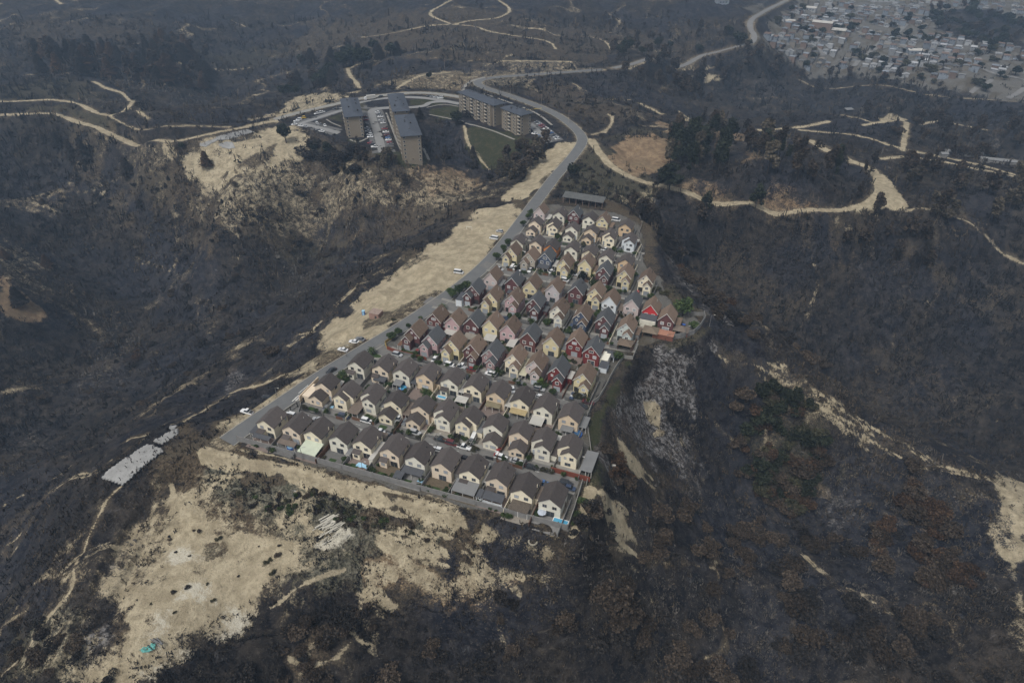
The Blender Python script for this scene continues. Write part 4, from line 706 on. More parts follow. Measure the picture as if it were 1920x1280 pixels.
    if typ in ('C', 'A') and ridx > 2 and 'N' not in ex and not 'P' in ex and R.random() < .55:
        canopy(t, R.uniform(-3, -1), R.uniform(1, 3), -R.uniform(2.2, 3.2), -.02, 2.3, 2.6, R.choice([metal_white, metal_grey, brown_sheet, slate_sheet]))
    for k, v in EXT.get((ridx, idx), []):
        if k == 'can': canopy(t, *v[:6], v[6], 'patio_roof', v[7] if len(v) > 7 else None)
        if k == 'ext': side_ext(t, *v)
        if k == 'box': 
            q = MB(); q.box(*v[:6], v[6]); add(v[7], q.mesh(v[7]), t)
    # yard surfaces
    zo = .03 + .003 * (idx % 4) + .0007 * ridx
    ym = R.choice([grey_pave, beige_pave, grey_pave, tilepave, conc_grey, soil])
    fr = {'A': 6.2, 'B1': 8.2, 'B2': 4.6, 'C': 5.0, 'D': 6.2}[typ]
    K2 = K_
    def sheet(x0, x1, y0, y1, m, dz=0.0):
        q = MB(); q.poly([(x0, y0, zo + dz), (x1, y0, zo + dz), (x1, y1, zo + dz), (x0, y1, zo + dz)], m); o = add('yard_paving' if m is not lawn else 'lawn', q.mesh('yard_paving'), None, (x, y, 0), ang); tag(o, kind='structure')
    fr *= K2; sheet(-4.6, 4.9, -fr, -.05, ym); fr /= K2; sheet(3.75, 4.9, 0, 9, R.choice([beige_pave, grey_pave, concrete]), .001)
    if 'g' in ex or R.random() < .22:
        a = R.uniform(-3.5, -1); sheet(a, a + R.uniform(2.5, 4.5), -fr + .4, -fr + R.uniform(2.2, 3.2), lawn, .02)
    BOXES.append((x, y, ang, typ, fr * K_, ridx, idx, wc, lab, len(ex)))
    if R.random() < .5:
        q = MB(); sx_, sy_ = R.uniform(1.6, 2.6), R.uniform(1.4, 2.2); q.box(0, sx_, 0, sy_, 0, 2.0, R.choice([wood, metal_grey, conc_grey, wallm['white']])); o = add('garden_shed', q.mesh('wall'), t, (R.choice([-4.6, 1.2]), dp + R.uniform(.5, 1.2), 0)); q = MB(); q.slab((-.15, -.15, 2.05), (sx_ + .15, -.15, 2.05), (sx_ + .15, sy_ + .15, 2.4), (-.15, sy_ + .15, 2.4), .08, R.choice([brown_sheet, slate_sheet, metal_white])); add('roof', q.mesh('roof'), o)
    return t
EXT = {
 (1, 0): [('can', (-5.2, -3.3, -2.2, 5, 2.3, 2.6, slate_sheet)), ('can', (-3.2, 3.1, -3.4, -1.6, 2.2, 2.5, slate_sheet))],
 (1, 1): [('can', (-3.2, 3.2, -3.6, -1.6, 2.3, 2.6, brown_sheet))],
 (1, 2): [('can', (-2.6, 3.9, -5.2, -.05, 2.3, 2.9, metal_green)), ('box', (-2.4, 3.8, -5.4, -5.25, 0, 1.7, redwood, 'board_screen'))],
 (1, 4): [('can', (-4.6, -3.0, -2.6, 0, 2.3, 2.6, metal_grey)), ('ext', (3.3, 4.6, -2.0, 6, 2.3, wallm['white'], metal_white))],
 (1, 6): [('can', (-3.6, 3.2, -2.6, -.05, 2.2, 2.7, slate_sheet)), ('can', (-4.9, -2.0, -5.4, -2.65, 2.15, 2.5, slate_sheet))],
 (1, 8): [('can', (-3.9, 3.4, -4.6, -.05, 2.2, 2.9, metal_grey))],
 (1, 9): [('can', (-2.9, 3.4, -4.4, -1.55, 2.3, 2.75, slate_sheet, wallm['pure'])), ('can', (-4.8, -3.1, -4.4, -1.5, 2.2, 2.6, slate_sheet, wallm['pure']))],
 (1, 10): [('can', (-2.6, 3.2, -3.9, -.05, 2.4, 2.6, M('bare_pergola', (.09, .075, .06), .9, .6, 3)))],
 (2, 0): [('box', (-6.6, -6.35, -5.0, 6.5, 0, 3.3, wallm['orange_peach'], 'parapet_wall')), ('box', (-6.3, -3.4, -3.8, 3.0, 0, 2.9, wallm['peach'], 'flat_annex'))],
 (2, 1): [('can', (3.9, 8.0, -2.5, 7.5, 2.4, 2.9, brown_sheet))],
 (2, 10): [('can', (4.1, 7.8, -1.8, 7, 2.4, 2.7, metal_grey)), ('box', (-4.5, 7.8, -3.3, -3.1, 0, 1.9, redwood, 'board_fence'))],
 (3, 5): [('can', (-4.8, -.6, -4.6, -1.6, 2.3, 2.7, metal_white))],
 (3, 6): [('can', (-2.9, 2.4, -2.2, -.05, 2.3, 2.8, M('khaki_awning', (.16, .14, .09), .9)))],
 (3, 7): [('can', (-2.9, 2.9, -2.3, -.05, 2.3, 2.8, M('sand_awning', (.30, .24, .13), .9)))],
 (3, 8): [('can', (-3.4, 1.0, -4.2, -.05, 2.3, 2.6, metal_white))],
 (4, 0): [('can', (-4.5, -3.0, -4, 1, 2.3, 2.5, wood))],
 (4, 5): [('can', (3.3, 6.0, -3, 7, 2.5, 2.9, M('cream_sheet', (.40, .38, .28), .8)))],
 (5, 2): [('can', (-1.5, 3.4, -5.2, -1.4, 2.2, 2.5, beige_pave))],
 (5, 3): [('can', (-1.0, 3.4, -4.6, -.4, 2.2, 2.6, metal_white))],
 (5, 4): [('can', (1.2, 4.4, -4.6, 1.0, 2.2, 2.6, metal_white))],
 (5, 8): [('box', (3.2, 6.2, 1.0, 6.5, 0, 3.0, wallm['white'], 'flat_annex')), ('ext', (4.0, 6.9, -3.0, 0.8, 2.4, wallm['pure'], slate_sheet))],
 (6, 0): [('box', (-5.6, -2.9, -4.6, -1.8, 0, 3.2, wallm['pure'], 'garage')), ('can', (-5.7, -2.9, -4.7, 1.5, 3.35, 3.6, slate_sheet))],
 (6, 8): [('can', (-3.2, 3.3, -3.2, -.05, 3.3, 4.2, slate_sheet)), ('box', (-3.1, 3.2, -3.6, -.1, 0, 3.1, wallm['white'], 'sun_room'))],
 (8, 2): [('can', (-2.8, 2.6, -3.2, -.05, 2.6, 3.1, slate_sheet))],
}
ROWS = [
 ('the front row', ANG, [(494, 787, 'A', 'R', 'cream', 'dark', 'bN'), (542, 798, 'A', 'R', 'peach', 'dark', 'bN'), (583, 807, 'A', 'R', 'cream', 'dark', 'N'), (631, 817, 'A', 'R', 'white', 'dark', 'g'), (676, 825, 'A', 'R', 'cream', 'dark', 'bN'), (727.5, 840, 'A', 'R', 'peach', 'dark', 'bg'), (776, 855, 'A', 'R', 'white', 'dark', 'g'), (826, 867, 'A', 'R', 'peach', 'dark', 'g'), (879, 881, 'A', 'R', 'cream', 'dark', 'b'), (930.6, 895, 'A', 'R', 'peach', 'dark', 'b'), (977.5, 917, 'A', 'R', 'cream', 'dark', ''), (1031, 934.4, 'A', 'R', 'white', 'dark', 'N')]),
 ('the second row up', ANG, [(602.8, 717, 'B1', 'L', 'peach', 'dark', 'N'), (634.7, 739.4, 'B2', 'R', 'cream', 'dark', 'N'), (689, 746.5, 'B2', 'L', 'white', 'dark', ''), (734, 750, 'B1', 'L', 'cream', 'dark', ''), (785.6, 760, 'B1', 'L', 'peach', 'dark', ''), (828.8, 777.8, 'B2', 'L', 'white', 'dark', ''), (866, 789, 'B2', 'R', 'cream', 'dark', ''), (923.4, 795, 'B1', 'R', 'white', 'dark', ''), (972, 809, 'B1', 'R', 'peach', 'dark', ''), (1017, 833.4, 'B2', 'L', 'white', 'dark', ''), (1067, 846.6, 'B2', 'L', 'cream', 'dark', 'N')]),
 ('the third row up', ANG, [(664.7, 677.5, 'A', 'R', 'white', 'dark', 'b'), (710.6, 684, 'A', 'R', 'peach', 'dark', 'b'), (750, 692, 'A', 'R', 'white', 'dark', ''), (794, 700, 'A', 'R', 'orange_peach', 'dark', ''), (841, 709, 'A', 'R', 'white', 'dark', 'b'), (885, 720.6, 'A', 'R', 'cream', 'dark', 'b'), (928, 734.6, 'A', 'R', 'orange_peach', 'dark', 'P'), (974, 746.6, 'A', 'R', 'cream', 'dark', 'P'), (1018, 761, 'A', 'R', 'white', 'dark', 'fin'), (1066, 777, 'A', 'R', 'orange_peach', 'dark', '')]),
 ('the fourth row up', ANG2, [(771, 615, 'D', 'L', 'maroon', 'brown', 'N'), (804.4, 628, 'D', 'L', 'pink', 'slate', ''), (845, 637.7, 'D', 'L', 'yellow', 'brown', ''), (882.5, 645.5, 'D', 'R', 'maroon', 'brown', ''), (917.7, 655, 'D', 'R', 'mauve', 'slate', ''), (961.4, 664, 'D', 'R', 'cream', 'brown', 'N'), (1001, 676, 'D', 'R', 'pale_pink', 'brown', ''), (1043.4, 687.8, 'D', 'R', 'red', 'slate', ''), (1093, 700, 'D', 'R', 'yellow', 'brown', '')]),
 ('the fifth row up', ANG2, [(812, 587.7, 'C', 'R', 'brick', 'brown', 'a'), (846.6, 594, 'C', 'R', 'pink', 'brown', ''), (882.5, 596, 'C', 'R', 'maroon', 'slate', 'N'), (917.7, 600, 'C', 'R', 'yellow', 'brown', 'N'), (951, 608.8, 'C', 'R', 'pink', 'brown', 'P'), (989.7, 623, 'C', 'R', 'brick', 'slate', 'w'), (1033.4, 631.9, 'C', 'R', 'yellow', 'brown', ''), (1077.5, 632.8, 'C', 'R', 'red', 'brown', 'a'), (1109.4, 648.8, 'C', 'R', 'red', 'slate', 'awN')]),
 ('the sixth row up', ANG2, [(885, 535.5, 'D', 'L', 'maroon', 'slate', 'N'), (918.8, 549, 'D', 'L', 'yellow', 'brown', ''), (959.5, 553, 'D', 'R', 'pink', 'brown', ''), (1000.3, 560.4, 'D', 'R', 'maroon', 'slate', ''), (1045, 573.5, 'D', 'R', 'white', 'brown', ''), (1089.5, 584.8, 'D', 'R', 'navy', 'brown', ''), (1132, 592.5, 'D', 'R', 'maroon', 'slate', ''), (1174, 605.8, 'D', 'R', 'teal', 'brown', ''), (1220.5, 571.4, 'C', 'R', 'scarlet', 'brown', 'N'), (1251, 587.8, 'C', 'R', 'maroon', 'brown', 'w')]),
 ('the seventh row up', ANG2, [(918.8, 511.6, 'C', 'R', 'pale_pink', 'brown', ''), (959.5, 520.8, 'C', 'R', 'maroon', 'slate', ''), (993.3, 527, 'C', 'R', 'yellow', 'brown', ''), (1036, 533.4, 'C', 'R', 'lavender', 'brown', 'N'), (1079.8, 536.3, 'C', 'R', 'maroon', 'slate', ''), (1115.8, 541, 'D', 'R', 'yellow', 'brown', ''), (1143, 555.8, 'C', 'R', 'pure', 'brown', ''), (1185, 561, 'C', 'R', 'pale_pink', 'slate', '')]),
 ('the eighth row up', ANG2, [(957, 464.8, 'D', 'L', 'yellow', 'brown', ''), (991, 474.7, 'D', 'L', 'beige', 'brown', ''), (1022, 474.7, 'C', 'R', 'navy', 'slate', 'a'), (1056.6, 486.5, 'D', 'R', 'yellow', 'brown', ''), (1097, 486.5, 'C', 'R', 'yellow', 'brown', ''), (1131.5, 501, 'D', 'R', 'maroon', 'slate', ''), (1171.4, 506.7, 'D', 'R', 'yellow', 'brown', 'N'), (1211.9, 515.5, 'D', 'R', 'cream', 'brown', 'N')]),
 ('the ninth row up', ANG2, [(968.8, 448.4, 'A', 'R', 'white', 'dark', ''), (1003.9, 451.7, 'A', 'R', 'peach', 'dark', ''), (1031.5, 458.8, 'A', 'R', 'orange', 'dark', 'N'), (1070.8, 462.4, 'A', 'R', 'white', 'dark', ''), (1103.6, 469, 'A', 'R', 'cream', 'dark', ''), (1136.4, 477.7, 'A', 'R', 'white', 'dark', ''), (1172.5, 486.5, 'A', 'R', 'tan', 'dark', 'N')]),
 ('the tenth row up', ANG2, [(1002.5, 413.3, 'B1', 'L', 'peach', 'dark', ''), (1037, 421, 'B2', 'L', 'cream', 'dark', ''), (1071.9, 424, 'B1', 'L', 'white', 'dark', ''), (1107.4, 428.6, 'B1', 'L', 'orange_peach', 'dark', ''), (1143.5, 441, 'B2', 'L', 'cream', 'dark', ''), (1180.7, 449.4, 'B2', 'L', 'pure', 'dark', 'N')]),
 ('the farthest row', ANG2, [(1011, 389, 'C', 'R', 'pale_pink', 'brown', ''), (1047.5, 397.3, 'A', 'R', 'white', 'dark', ''), (1076, 394, 'C', 'R', 'maroon', 'slate', 'a'), (1104, 405.6, 'A', 'R', 'white', 'dark', ''), (1129.8, 406, 'C', 'R', 'yellow', 'brown', 'a'), (1172.5, 419.8, 'A', 'R', 'tan', 'dark', 'N')]),
]
for ri, (rn, an, hs) in enumerate(ROWS):
    for hi, h in enumerate(hs): make_house(h, rn, ri + 1, hi, an)
# plot walls and street fences
def wall_run(name, pts, h, t, m, label, cat, group=None, posts=None, lift=0.0):
    p = np.asarray(pts, float); b = MB()
    for i in range(len(p) - 1):
        d = p[i + 1] - p[i]; L = np.hypot(*d); d = d / L; n = np.array([-d[1], d[0]]) * t / 2; q = [p[i] - n, p[i + 1] - n, p[i + 1] + n, p[i] + n]
        z0 = min(Hb(p[i:i + 2, 0], p[i:i + 2, 1])) - .4; za, zb = Hb(p[i:i + 2, 0], p[i:i + 2, 1]) + h + lift
        zz = (za, zb, zb, za); k = len(b.v); b.v += [(a[0], a[1], z0) for a in q] + [(a[0], a[1], z) for a, z in zip(q, zz)]
        for f in ((4, 5, 6, 7), (0, 1, 5, 4), (1, 2, 6, 5), (2, 3, 7, 6), (3, 0, 4, 7)): b.f.append(tuple(k + j for j in f)); b.m.append(b.mi(m))
    if posts:
        for i in range(len(p)):
            z = float(Hb(p[i:i + 1, 0], p[i:i + 1, 1])[0]); b.box(p[i, 0] - t * .8, p[i, 0] + t * .8, p[i, 1] - t * .8, p[i, 1] + t * .8, z - .4, z + h + .25, m)
    o = add(name, b.mesh(name)); tag(o, label, cat, group); return o
FENCEM = [iron, iron, conc_grey, wood, M('grey_metal_fence', (.16, .16, .155), .6), concrete]
for (x, y, an, typ, fr, ri, hi, wc, lab, ne) in BOXES:
    ca, sa = math.cos(an), math.sin(an); L = lambda a, c_: (x + ca * a - sa * c_, y + sa * a + ca * c_)
    nm = lab.split(',')[1].strip()
    wall_run('plot_wall', [L(5.0, -fr + .2), L(5.0, 0), L(5.0, 8.5)], R.uniform(1.7, 2.1), .14, R.choice([conc_grey, concrete, conc_grey, wood, wallm['cream']]), 'low plot wall right of the ' + nm.replace(' from left', ' house from left'), 'wall', 'low walls between house plots')
    if typ in ('B1', 'B2', 'D') or ri in (8,):
        m = R.choice(FENCEM); b = MB()
        if ri == 2 and hi >= 10: continue
        if m is iron:
            b.box(-4.8, 4.8, -.03, .03, .3, .38, m); b.box(-4.8, 4.8, -.03, .03, 1.45, 1.53, m)
            for k in range(33): b.box(-4.8 + k * .3 - .035, -4.8 + k * .3 + .035, -.03, .03, 0, 1.7, m)
        else:
            b.box(-4.8, .8, -.06, .06, 0, 1.4, m); b.box(3.9, 4.8, -.06, .06, 0, 1.4, m); b.box(.85, 3.85, -.04, .04, .1, 1.5, R.choice([iron, wood, metal_grey]))
        fx, fy = L(0, -fr + .15); o = add('front_fence', b.mesh('front_fence'), None, (fx, fy, .03), an)
        tag(o, 'street fence before the ' + nm.replace(' from left', ' house from left'), 'fence', 'street fences of the settlement')
# ------------------------------------------------------------------ perimeter walls, gate, fences
front = G(PL("446,826 520,846 600,868 700,895 800,922 900,949 1000,976 1063,993"))
wall_run('perimeter_wall', front, 2.4, .22, conc_grey, 'long grey block wall along the front edge of the settlement', 'wall', posts=True)
wall_run('perimeter_wall', G(PL("1064,993 1077,955 1086,925 1092,905")), 2.0, .2, concrete, 'wall with hedge on the right side of the front corner house', 'wall')
wall_run('perimeter_wall', G(PL("1099,912 1106,880 1108,850 1104,820 1098,790 1103,776")), 1.6, .16, concrete, 'thin pale wall beside the grass at the lower right edge', 'wall')
wall_run('perimeter_wall', G(PL("1104,775 1111,758 1122,750 1135,728 1147,704 1158,686 1169,672")), 2.0, .2, concrete, 'pale wall climbing along the green grass strip on the right', 'wall')
wall_run('perimeter_wall', G(PL("1170,672 1186,674 1196,650")), 1.8, .2, concrete, 'short angled wall piece by the grey burnt rock slope', 'wall')
wall_run('perimeter_wall', G(PL("1250,637 1275,634 1300,627 1312,615 1321,601 1319,592")), 2.6, .25, conc_grey, 'curved grey retaining wall at the right tip of the settlement', 'wall', posts=True)
wall_run('perimeter_wall', G(PL("1290,590 1305,592 1318,592")), 2.0, .2, conc_grey, 'short grey wall behind the trees at the right tip', 'wall')
wall_run('perimeter_wall', G(PL("1198,405 1204,420 1196,446 1204,466 1196,490")), 1.4, .16, concrete, 'thin broken wall right of the farthest houses', 'wall')
wall_run('board_fence', G(PL("726,655 745,662 775,669 800,676")), 1.8, .12, redwood, 'red-brown board fence at the corner of the second street', 'fence')
wall_run('board_fence', G(PL("726,655 722,645 740,632")), 1.6, .12, M('ochre_board', (.33, .24, .08), .8), 'ochre board fence by the round street trees', 'fence')
wall_run('garden_wall', G(PL("604,790 560,775 565,757 575,748")), .8, .2, conc_grey, 'low kerb wall by the settlement gate', 'wall')
g0, g1 = G([(546, 772), (594, 737)]); d = g1 - g0; Lg = float(np.hypot(*d)); a = math.atan2(d[1], d[0])
t = empty('gate', (g0[0], g0[1], 0.05), a, 'black iron gate with tall posts across the entrance of the first street', 'gate')
for k in range(5):
    b = MB(); b.box(-.12, .12, -.12, .12, 0, 2.6, iron); add('post', b.mesh('post'), t, (Lg * k / 4, 0, 0))
for k in range(4):
    b = MB(); x0 = Lg * k / 4 + .2; x1 = Lg * (k + 1) / 4 - .2
    b.box(x0, x1, -.04, .04, .3, .42, iron); b.box(x0, x1, -.04, .04, 1.9, 2.02, iron)
    n = int((x1 - x0) / .35)
    for j in range(n + 1): xx = x0 + (x1 - x0) * j / n; b.box(xx - .035, xx + .035, -.03, .03, .3, 2.1, iron)
    add('gate_leaf', b.mesh('gate_leaf'), t)

# ------------------------------------------------------------------ vehicles
CARC = dict(white=(.62, .63, .63), silver=(.33, .34, .35), grey=(.13, .135, .14), black=(.022, .023, .025), navy=(.03, .045, .085), red=(.20, .022, .025), maroon=(.11, .02, .022), blue=(.05, .12, .28), yellow=(.55, .36, .03))
carm = {}
for k, v in CARC.items():
    m = M('paint_' + k, v, .32, .05, 1); m.node_tree.nodes['Principled BSDF'].inputs['Coat Weight'].default_value = .5; m.node_tree.nodes['Principled BSDF'].inputs['Specular IOR Level'].default_value = .5; carm[k] = m
lampm = M('lamp_lens', (.5, .5, .48), .2); tailm = M('tail_lens', (.25, .02, .02), .3)
CT_ = dict(hatch=(4.0, 1.75, 1.5, [(-2, .35, .82), (-1.1, .3, .95)], (-1.0, -.5, 1.2, 1.9)), sedan=(4.5, 1.78, 1.45, [], (-.95, -.3, .95, 1.55)), suv=(4.6, 1.88, 1.75, [], (-1.2, -.65, 1.75, 2.2)), pickup=(5.2, 1.88, 1.75, [], (-.9, -.3, .75, 1.0)), van=(4.9, 1.9, 1.95, [], (-2.0, -1.2, 2.2, 2.42)))
def car_mesh(kind, col):
    k = ('car', kind, col)
    if k in _cache: return _cache[k]
    L, Wd, Ht, _, (w0, w1, r1, w2) = CT_[kind]; hl = L / 2; hw = Wd / 2; bel = .95 if kind != 'van' else 1.05
    def ring(x, z0, z1, h, tw=.9): return [(x, -h * .92, z0), (x, h * .92, z0), (x, h, z0 + .2), (x, h, (z0 + z1) / 2 + .1), (x, h * tw, z1), (x, -h * tw, z1), (x, -h, (z0 + z1) / 2 + .1), (x, -h, z0 + .2)]
    b = MB(); hd = .86 if kind != 'van' else 1.0; tl = bel if kind in ('suv', 'hatch', 'van') else .92
    b.loft([ring(-hl, .38, .68, hw * .8), ring(-hl + .22, .26, hd - .06, hw * .95), ring(w0, .24, hd + .04, hw), ring(0, .24, bel, hw), ring(hl - .6, .26, tl, hw), ring(hl - .12, .3, tl - .04, hw * .95), ring(hl, .4, tl - .25, hw * .86)], carm[col])
    if kind == 'pickup': b.box(1.15, hl - .15, -hw + .16, hw - .16, bel - .02, bel + .01, dark)
    b.box(w1 + .05, r1 - .02, -hw * .72, hw * .72, Ht - .06, Ht, carm[col])
    g = MB()
    def gr(x, z, h): return [(x, -h, z), (x, h, z)]
    z0 = bel - .03; z1 = Ht - .05; q = [(w0, z0, hw * .9), (w1, z1, hw * .74), (r1, z1, hw * .74), (w2, z0, hw * .88)]
    (xa, za, ha), (xb, zb, hb), (xc, zc, hc), (xd, zd, hd_) = q
    g.poly([(xa, ha, za), (xa, -ha, za), (xb, -hb, zb), (xb, hb, zb)], glass); g.poly([(xd, -hd_, zd), (xd, hd_, zd), (xc, hc, zc), (xc, -hc, zc)], glass)
    g.poly([(xa, -ha, za), (xd, -hd_, zd), (xc, -hc, zc), (xb, -hb, zb)], glass); g.poly([(xd, hd_, zd), (xa, ha, za), (xb, hb, zb), (xc, hc, zc)], glass); g.poly([(xb, -hb, zb), (xc, -hc, zc), (xc, hc, zc), (xb, hb, zb)], glass)
    wh = MB(); wh.tube((0, -.11, .32), (0, .11, .32), .32, .32, rubber, 12); wh.tube((0, .112, .32), (0, .13, .32), .19, .19, metal_grey, 8); wh.tube((0, -.112, .32), (0, -.13, .32), .19, .19, metal_grey, 8)
    la = MB(); la.box(-.04, .04, -.2, .2, -.07, .07, lampm); ta = MB(); ta.box(-.03, .03, -.13, .13, -.1, .1, tailm)
    _cache[k] = (b.mesh('body'), g.mesh('windows'), wh.mesh('wheel'), la.mesh('headlight'), ta.mesh('tail_light'), hl, hw); return _cache[k]
def put_car(px, py, col, kind, hdg, label, group=None, detail=True, z=None, H_=None):
    bo, wi, wh, la, ta, hl, hw = car_mesh(kind, col)
    x, y = cast(px, py, lambda a, b: HB(a, b) + .75); x = float(x[0]); y = float(y[0]); zz = float(HB(np.array([x]), np.array([y]))[0]) + .06 if z is None else z
    t = empty('car' if kind not in ('pickup', 'van') else {'pickup': 'pickup_truck', 'van': 'van'}[kind], (x, y, zz), hdg, label, {'pickup': 'pickup', 'van': 'van'}.get(kind, 'car'), group, 1.06)
    add('body', bo, t); add('windows', wi, t)
    if detail:
        for sx_ in (-1, 1):
            for sy_ in (-1, 1): add('wheel', wh, t, (sx_ * hl * .63, sy_ * (hw - .1), 0))
        for s in (-1, 1): add('headlight', la, t, (-hl + .08, s * hw * .6, .64)); add('tail_light', ta, t, (hl - .03, s * hw * .68, .78))
    return t
S_ = ANG2 + math.pi; N_ = ANG + math.pi / 2; RD = math.radians(52)
def cars(lst, place, group, detail=True):
    for i, (px, py, col, kind, hd) in enumerate(lst):
        kn = {'hatch': 'hatchback', 'sedan': 'saloon car', 'suv': 'estate car', 'pickup': 'pickup truck', 'van': 'van'}[kind]
        put_car(px, py, col, kind, hd, f"{col} {kn}, {ORD[i]} from the left {place}" if i < 20 else f"{col} {kn} {place}", group, detail)
cars([(463, 771, 'white', 'pickup', ANG), (500, 744, 'black', 'hatch', ANG), (643, 655, 'white', 'sedan', ANG), (664, 640, 'white', 'sedan', ANG + .1), (676, 635, 'grey', 'sedan', ANG - .1), (860, 510, 'white', 'van', ANG + 3.2), (926, 446, 'white', 'van', ANG), (937, 433, 'silver', 'hatch', ANG)], 'on the bare sand', 'cars parked on the sand left of the main road')
cars([(545, 777, 'white', 'suv', ANG), (568, 779, 'silver', 'sedan', ANG), (596, 786, 'silver', 'sedan', ANG), (644, 780, 'navy', 'suv', S_), (687, 788, 'white', 'suv', S_), (712, 807, 'white', 'sedan', ANG), (726, 815, 'grey', 'sedan', ANG), (778, 810, 'silver', 'suv', S_), (821, 842, 'white', 'hatch', ANG), (827, 823, 'black', 'pickup', S_), (847, 830, 'maroon', 'suv', S_), (870, 837, 'white', 'pickup', S_), (870, 858, 'black', 'sedan', ANG), (939, 856, 'white', 'suv', S_), (968, 863, 'silver', 'sedan', S_), (996, 875, 'black', 'hatch', S_), (1016, 904, 'blue', 'sedan', ANG), (1061, 905, 'black', 'suv', S_), (1068, 914, 'navy', 'hatch', S_)], 'along the first street', 'cars parked along the first street')
cars([(621, 694, 'black', 'sedan', .9), (745, 664, 'silver', 'suv', S_), (783, 687, 'black', 'hatch', ANG), (843, 683, 'white', 'suv', S_), (862, 687, 'silver', 'pickup', S_), (885, 692, 'red', 'hatch', S_), (920, 700, 'white', 'suv', S_ + math.pi), (948, 670, 'maroon', 'sedan', N_), (961, 730, 'white', 'hatch', N_ + .5), (972, 716, 'grey', 'sedan', S_), (1010, 743, 'white', 'hatch', ANG), (1011, 728, 'silver', 'suv', S_), (1091, 761, 'black', 'sedan', S_), (1103, 753, 'maroon', 'sedan', S_)], 'along the second street', 'cars parked along the second street')
cars([(747, 784, 'white', 'suv', N_), (760, 790, 'grey', 'hatch', N_), (764, 775, 'maroon', 'hatch', N_), (887, 822, 'white', 'van', N_ + .1)], 'on the driveways of the second house row', 'cars parked on driveways')
cars([(900, 553, 'grey', 'sedan', S_), (952, 597, 'navy', 'sedan', S_), (1028, 604, 'red', 'hatch', N_), (1071, 614, 'navy', 'suv', N_), (936, 504, 'silver', 'suv', S_), (960, 502, 'white', 'van', N_), (975, 511, 'white', 'pickup', S_), (994, 506, 'white', 'suv', N_), (1060, 525, 'white', 'suv', S_)][:4], 'along the third street', 'cars parked along the third street')
cars([(936, 504, 'silver', 'suv', S_), (960, 502, 'white', 'van', N_), (975, 511, 'white', 'pickup', S_), (981, 524, 'black', 'sedan', N_), (994, 506, 'white', 'suv', N_), (1033, 509, 'white', 'hatch', N_ - .4), (1060, 525, 'white', 'suv', S_), (1076, 514, 'silver', 'sedan', S_)], 'along the fourth street', 'cars parked along the fourth street')
cars([(997, 445, 'grey', 'sedan', S_), (1050, 417, 'white', 'hatch', N_), (1067, 419, 'silver', 'hatch', S_), (1095, 463, 'grey', 'sedan', S_), (1136, 468, 'white', 'pickup', S_), (1155, 412, 'white', 'van', S_), (1162, 467, 'grey', 'sedan', N_)], 'among the farthest houses', 'cars parked among the farthest houses')
z5 = lambda q, ox, oy: [(ox + a / 6.4, oy + b / 6.4, c, k, h) for a, b, c, k, h in q]
cars(z5([(895, 475, 'red', 'hatch', .1), (915, 440, 'maroon', 'sedan', .1), (930, 476, 'red', 'sedan', .1), (932, 530, 'black', 'sedan', .1), (945, 578, 'silver', 'hatch', .1), (958, 612, 'silver', 'sedan', .1), (980, 650, 'white', 'suv', .1), (986, 680, 'white', 'sedan', .1), (985, 752, 'red', 'hatch', .1), (1010, 770, 'black', 'hatch', .1), (1040, 797, 'white', 'pickup', .1)], 540, 150), 'in the left column of the long car park', 'cars in the left column of the apartment car park', False)
cars(z5([(1075, 385, 'white', 'hatch', .1), (1090, 408, 'grey', 'sedan', .1), (1108, 438, 'white', 'sedan', .1), (1120, 482, 'silver', 'sedan', .1), (1140, 512, 'white', 'hatch', .1), (1158, 582, 'red', 'sedan', .1), (1172, 622, 'white', 'sedan', .1), (1185, 657, 'maroon', 'suv', .1), (1200, 688, 'blue', 'hatch', .1), (1205, 715, 'white', 'sedan', .1), (1216, 742, 'red', 'hatch', .1), (1228, 768, 'grey', 'sedan', .1)], 540, 150), 'in the right column of the long car park', 'cars in the right column of the apartment car park', False)
cars(z5([(75, 530, 'white', 'sedan', .5), (100, 490, 'white', 'sedan', .5), (130, 472, 'white', 'suv', .5), (150, 545, 'white', 'sedan', -.4), (180, 452, 'yellow', 'suv', .5), (205, 557, 'silver', 'sedan', -.4), (325, 495, 'black', 'sedan', -1.1), (345, 400, 'white', 'sedan', .8), (348, 512, 'white', 'hatch', -1.1), (360, 600, 'grey', 'sedan', -.4), (380, 392, 'white', 'suv', .8), (390, 530, 'grey', 'hatch', -1.1), (402, 612, 'white', 'sedan', -.4), (412, 385, 'white', 'sedan', .8), (440, 540, 'white', 'sedan', -1.1), (565, 345, 'black', 'sedan', .5)], 540, 150), 'in the left car park by the apartments', 'cars in the left apartment car park', False)
cars(z5([(1110, 200, 'black', 'suv', -.3), (1690, 192, 'black', 'sedan', 0), (1730, 200, 'grey', 'sedan', 0), (1772, 205, 'silver', 'sedan', 0), (1830, 215, 'white', 'van', 0)], 540, 150), 'beside the curved loop road behind the apartments', 'cars beside the loop road', False)
cars(z5([(1165, 770, 'white', 'sedan', -.3), (1190, 632, 'grey', 'sedan', .5), (1210, 800, 'blue', 'hatch', -.3), (1220, 652, 'silver', 'sedan', .5), (1225, 825, 'black', 'sedan', -.3), (1248, 668, 'red', 'sedan', .5), (1272, 688, 'maroon', 'sedan', .5), (1300, 708, 'white', 'sedan', .5), (1322, 724, 'white', 'hatch', .5), (1340, 742, 'white', 'sedan', .5), (1360, 762, 'blue', 'sedan', .5), (1400, 792, 'black', 'sedan', .5), (1420, 810, 'silver', 'sedan', .5), (1440, 832, 'white', 'hatch', .5)], 820, 130), 'in the right car park below the main road', 'cars in the right apartment car park', False)
cc = 0
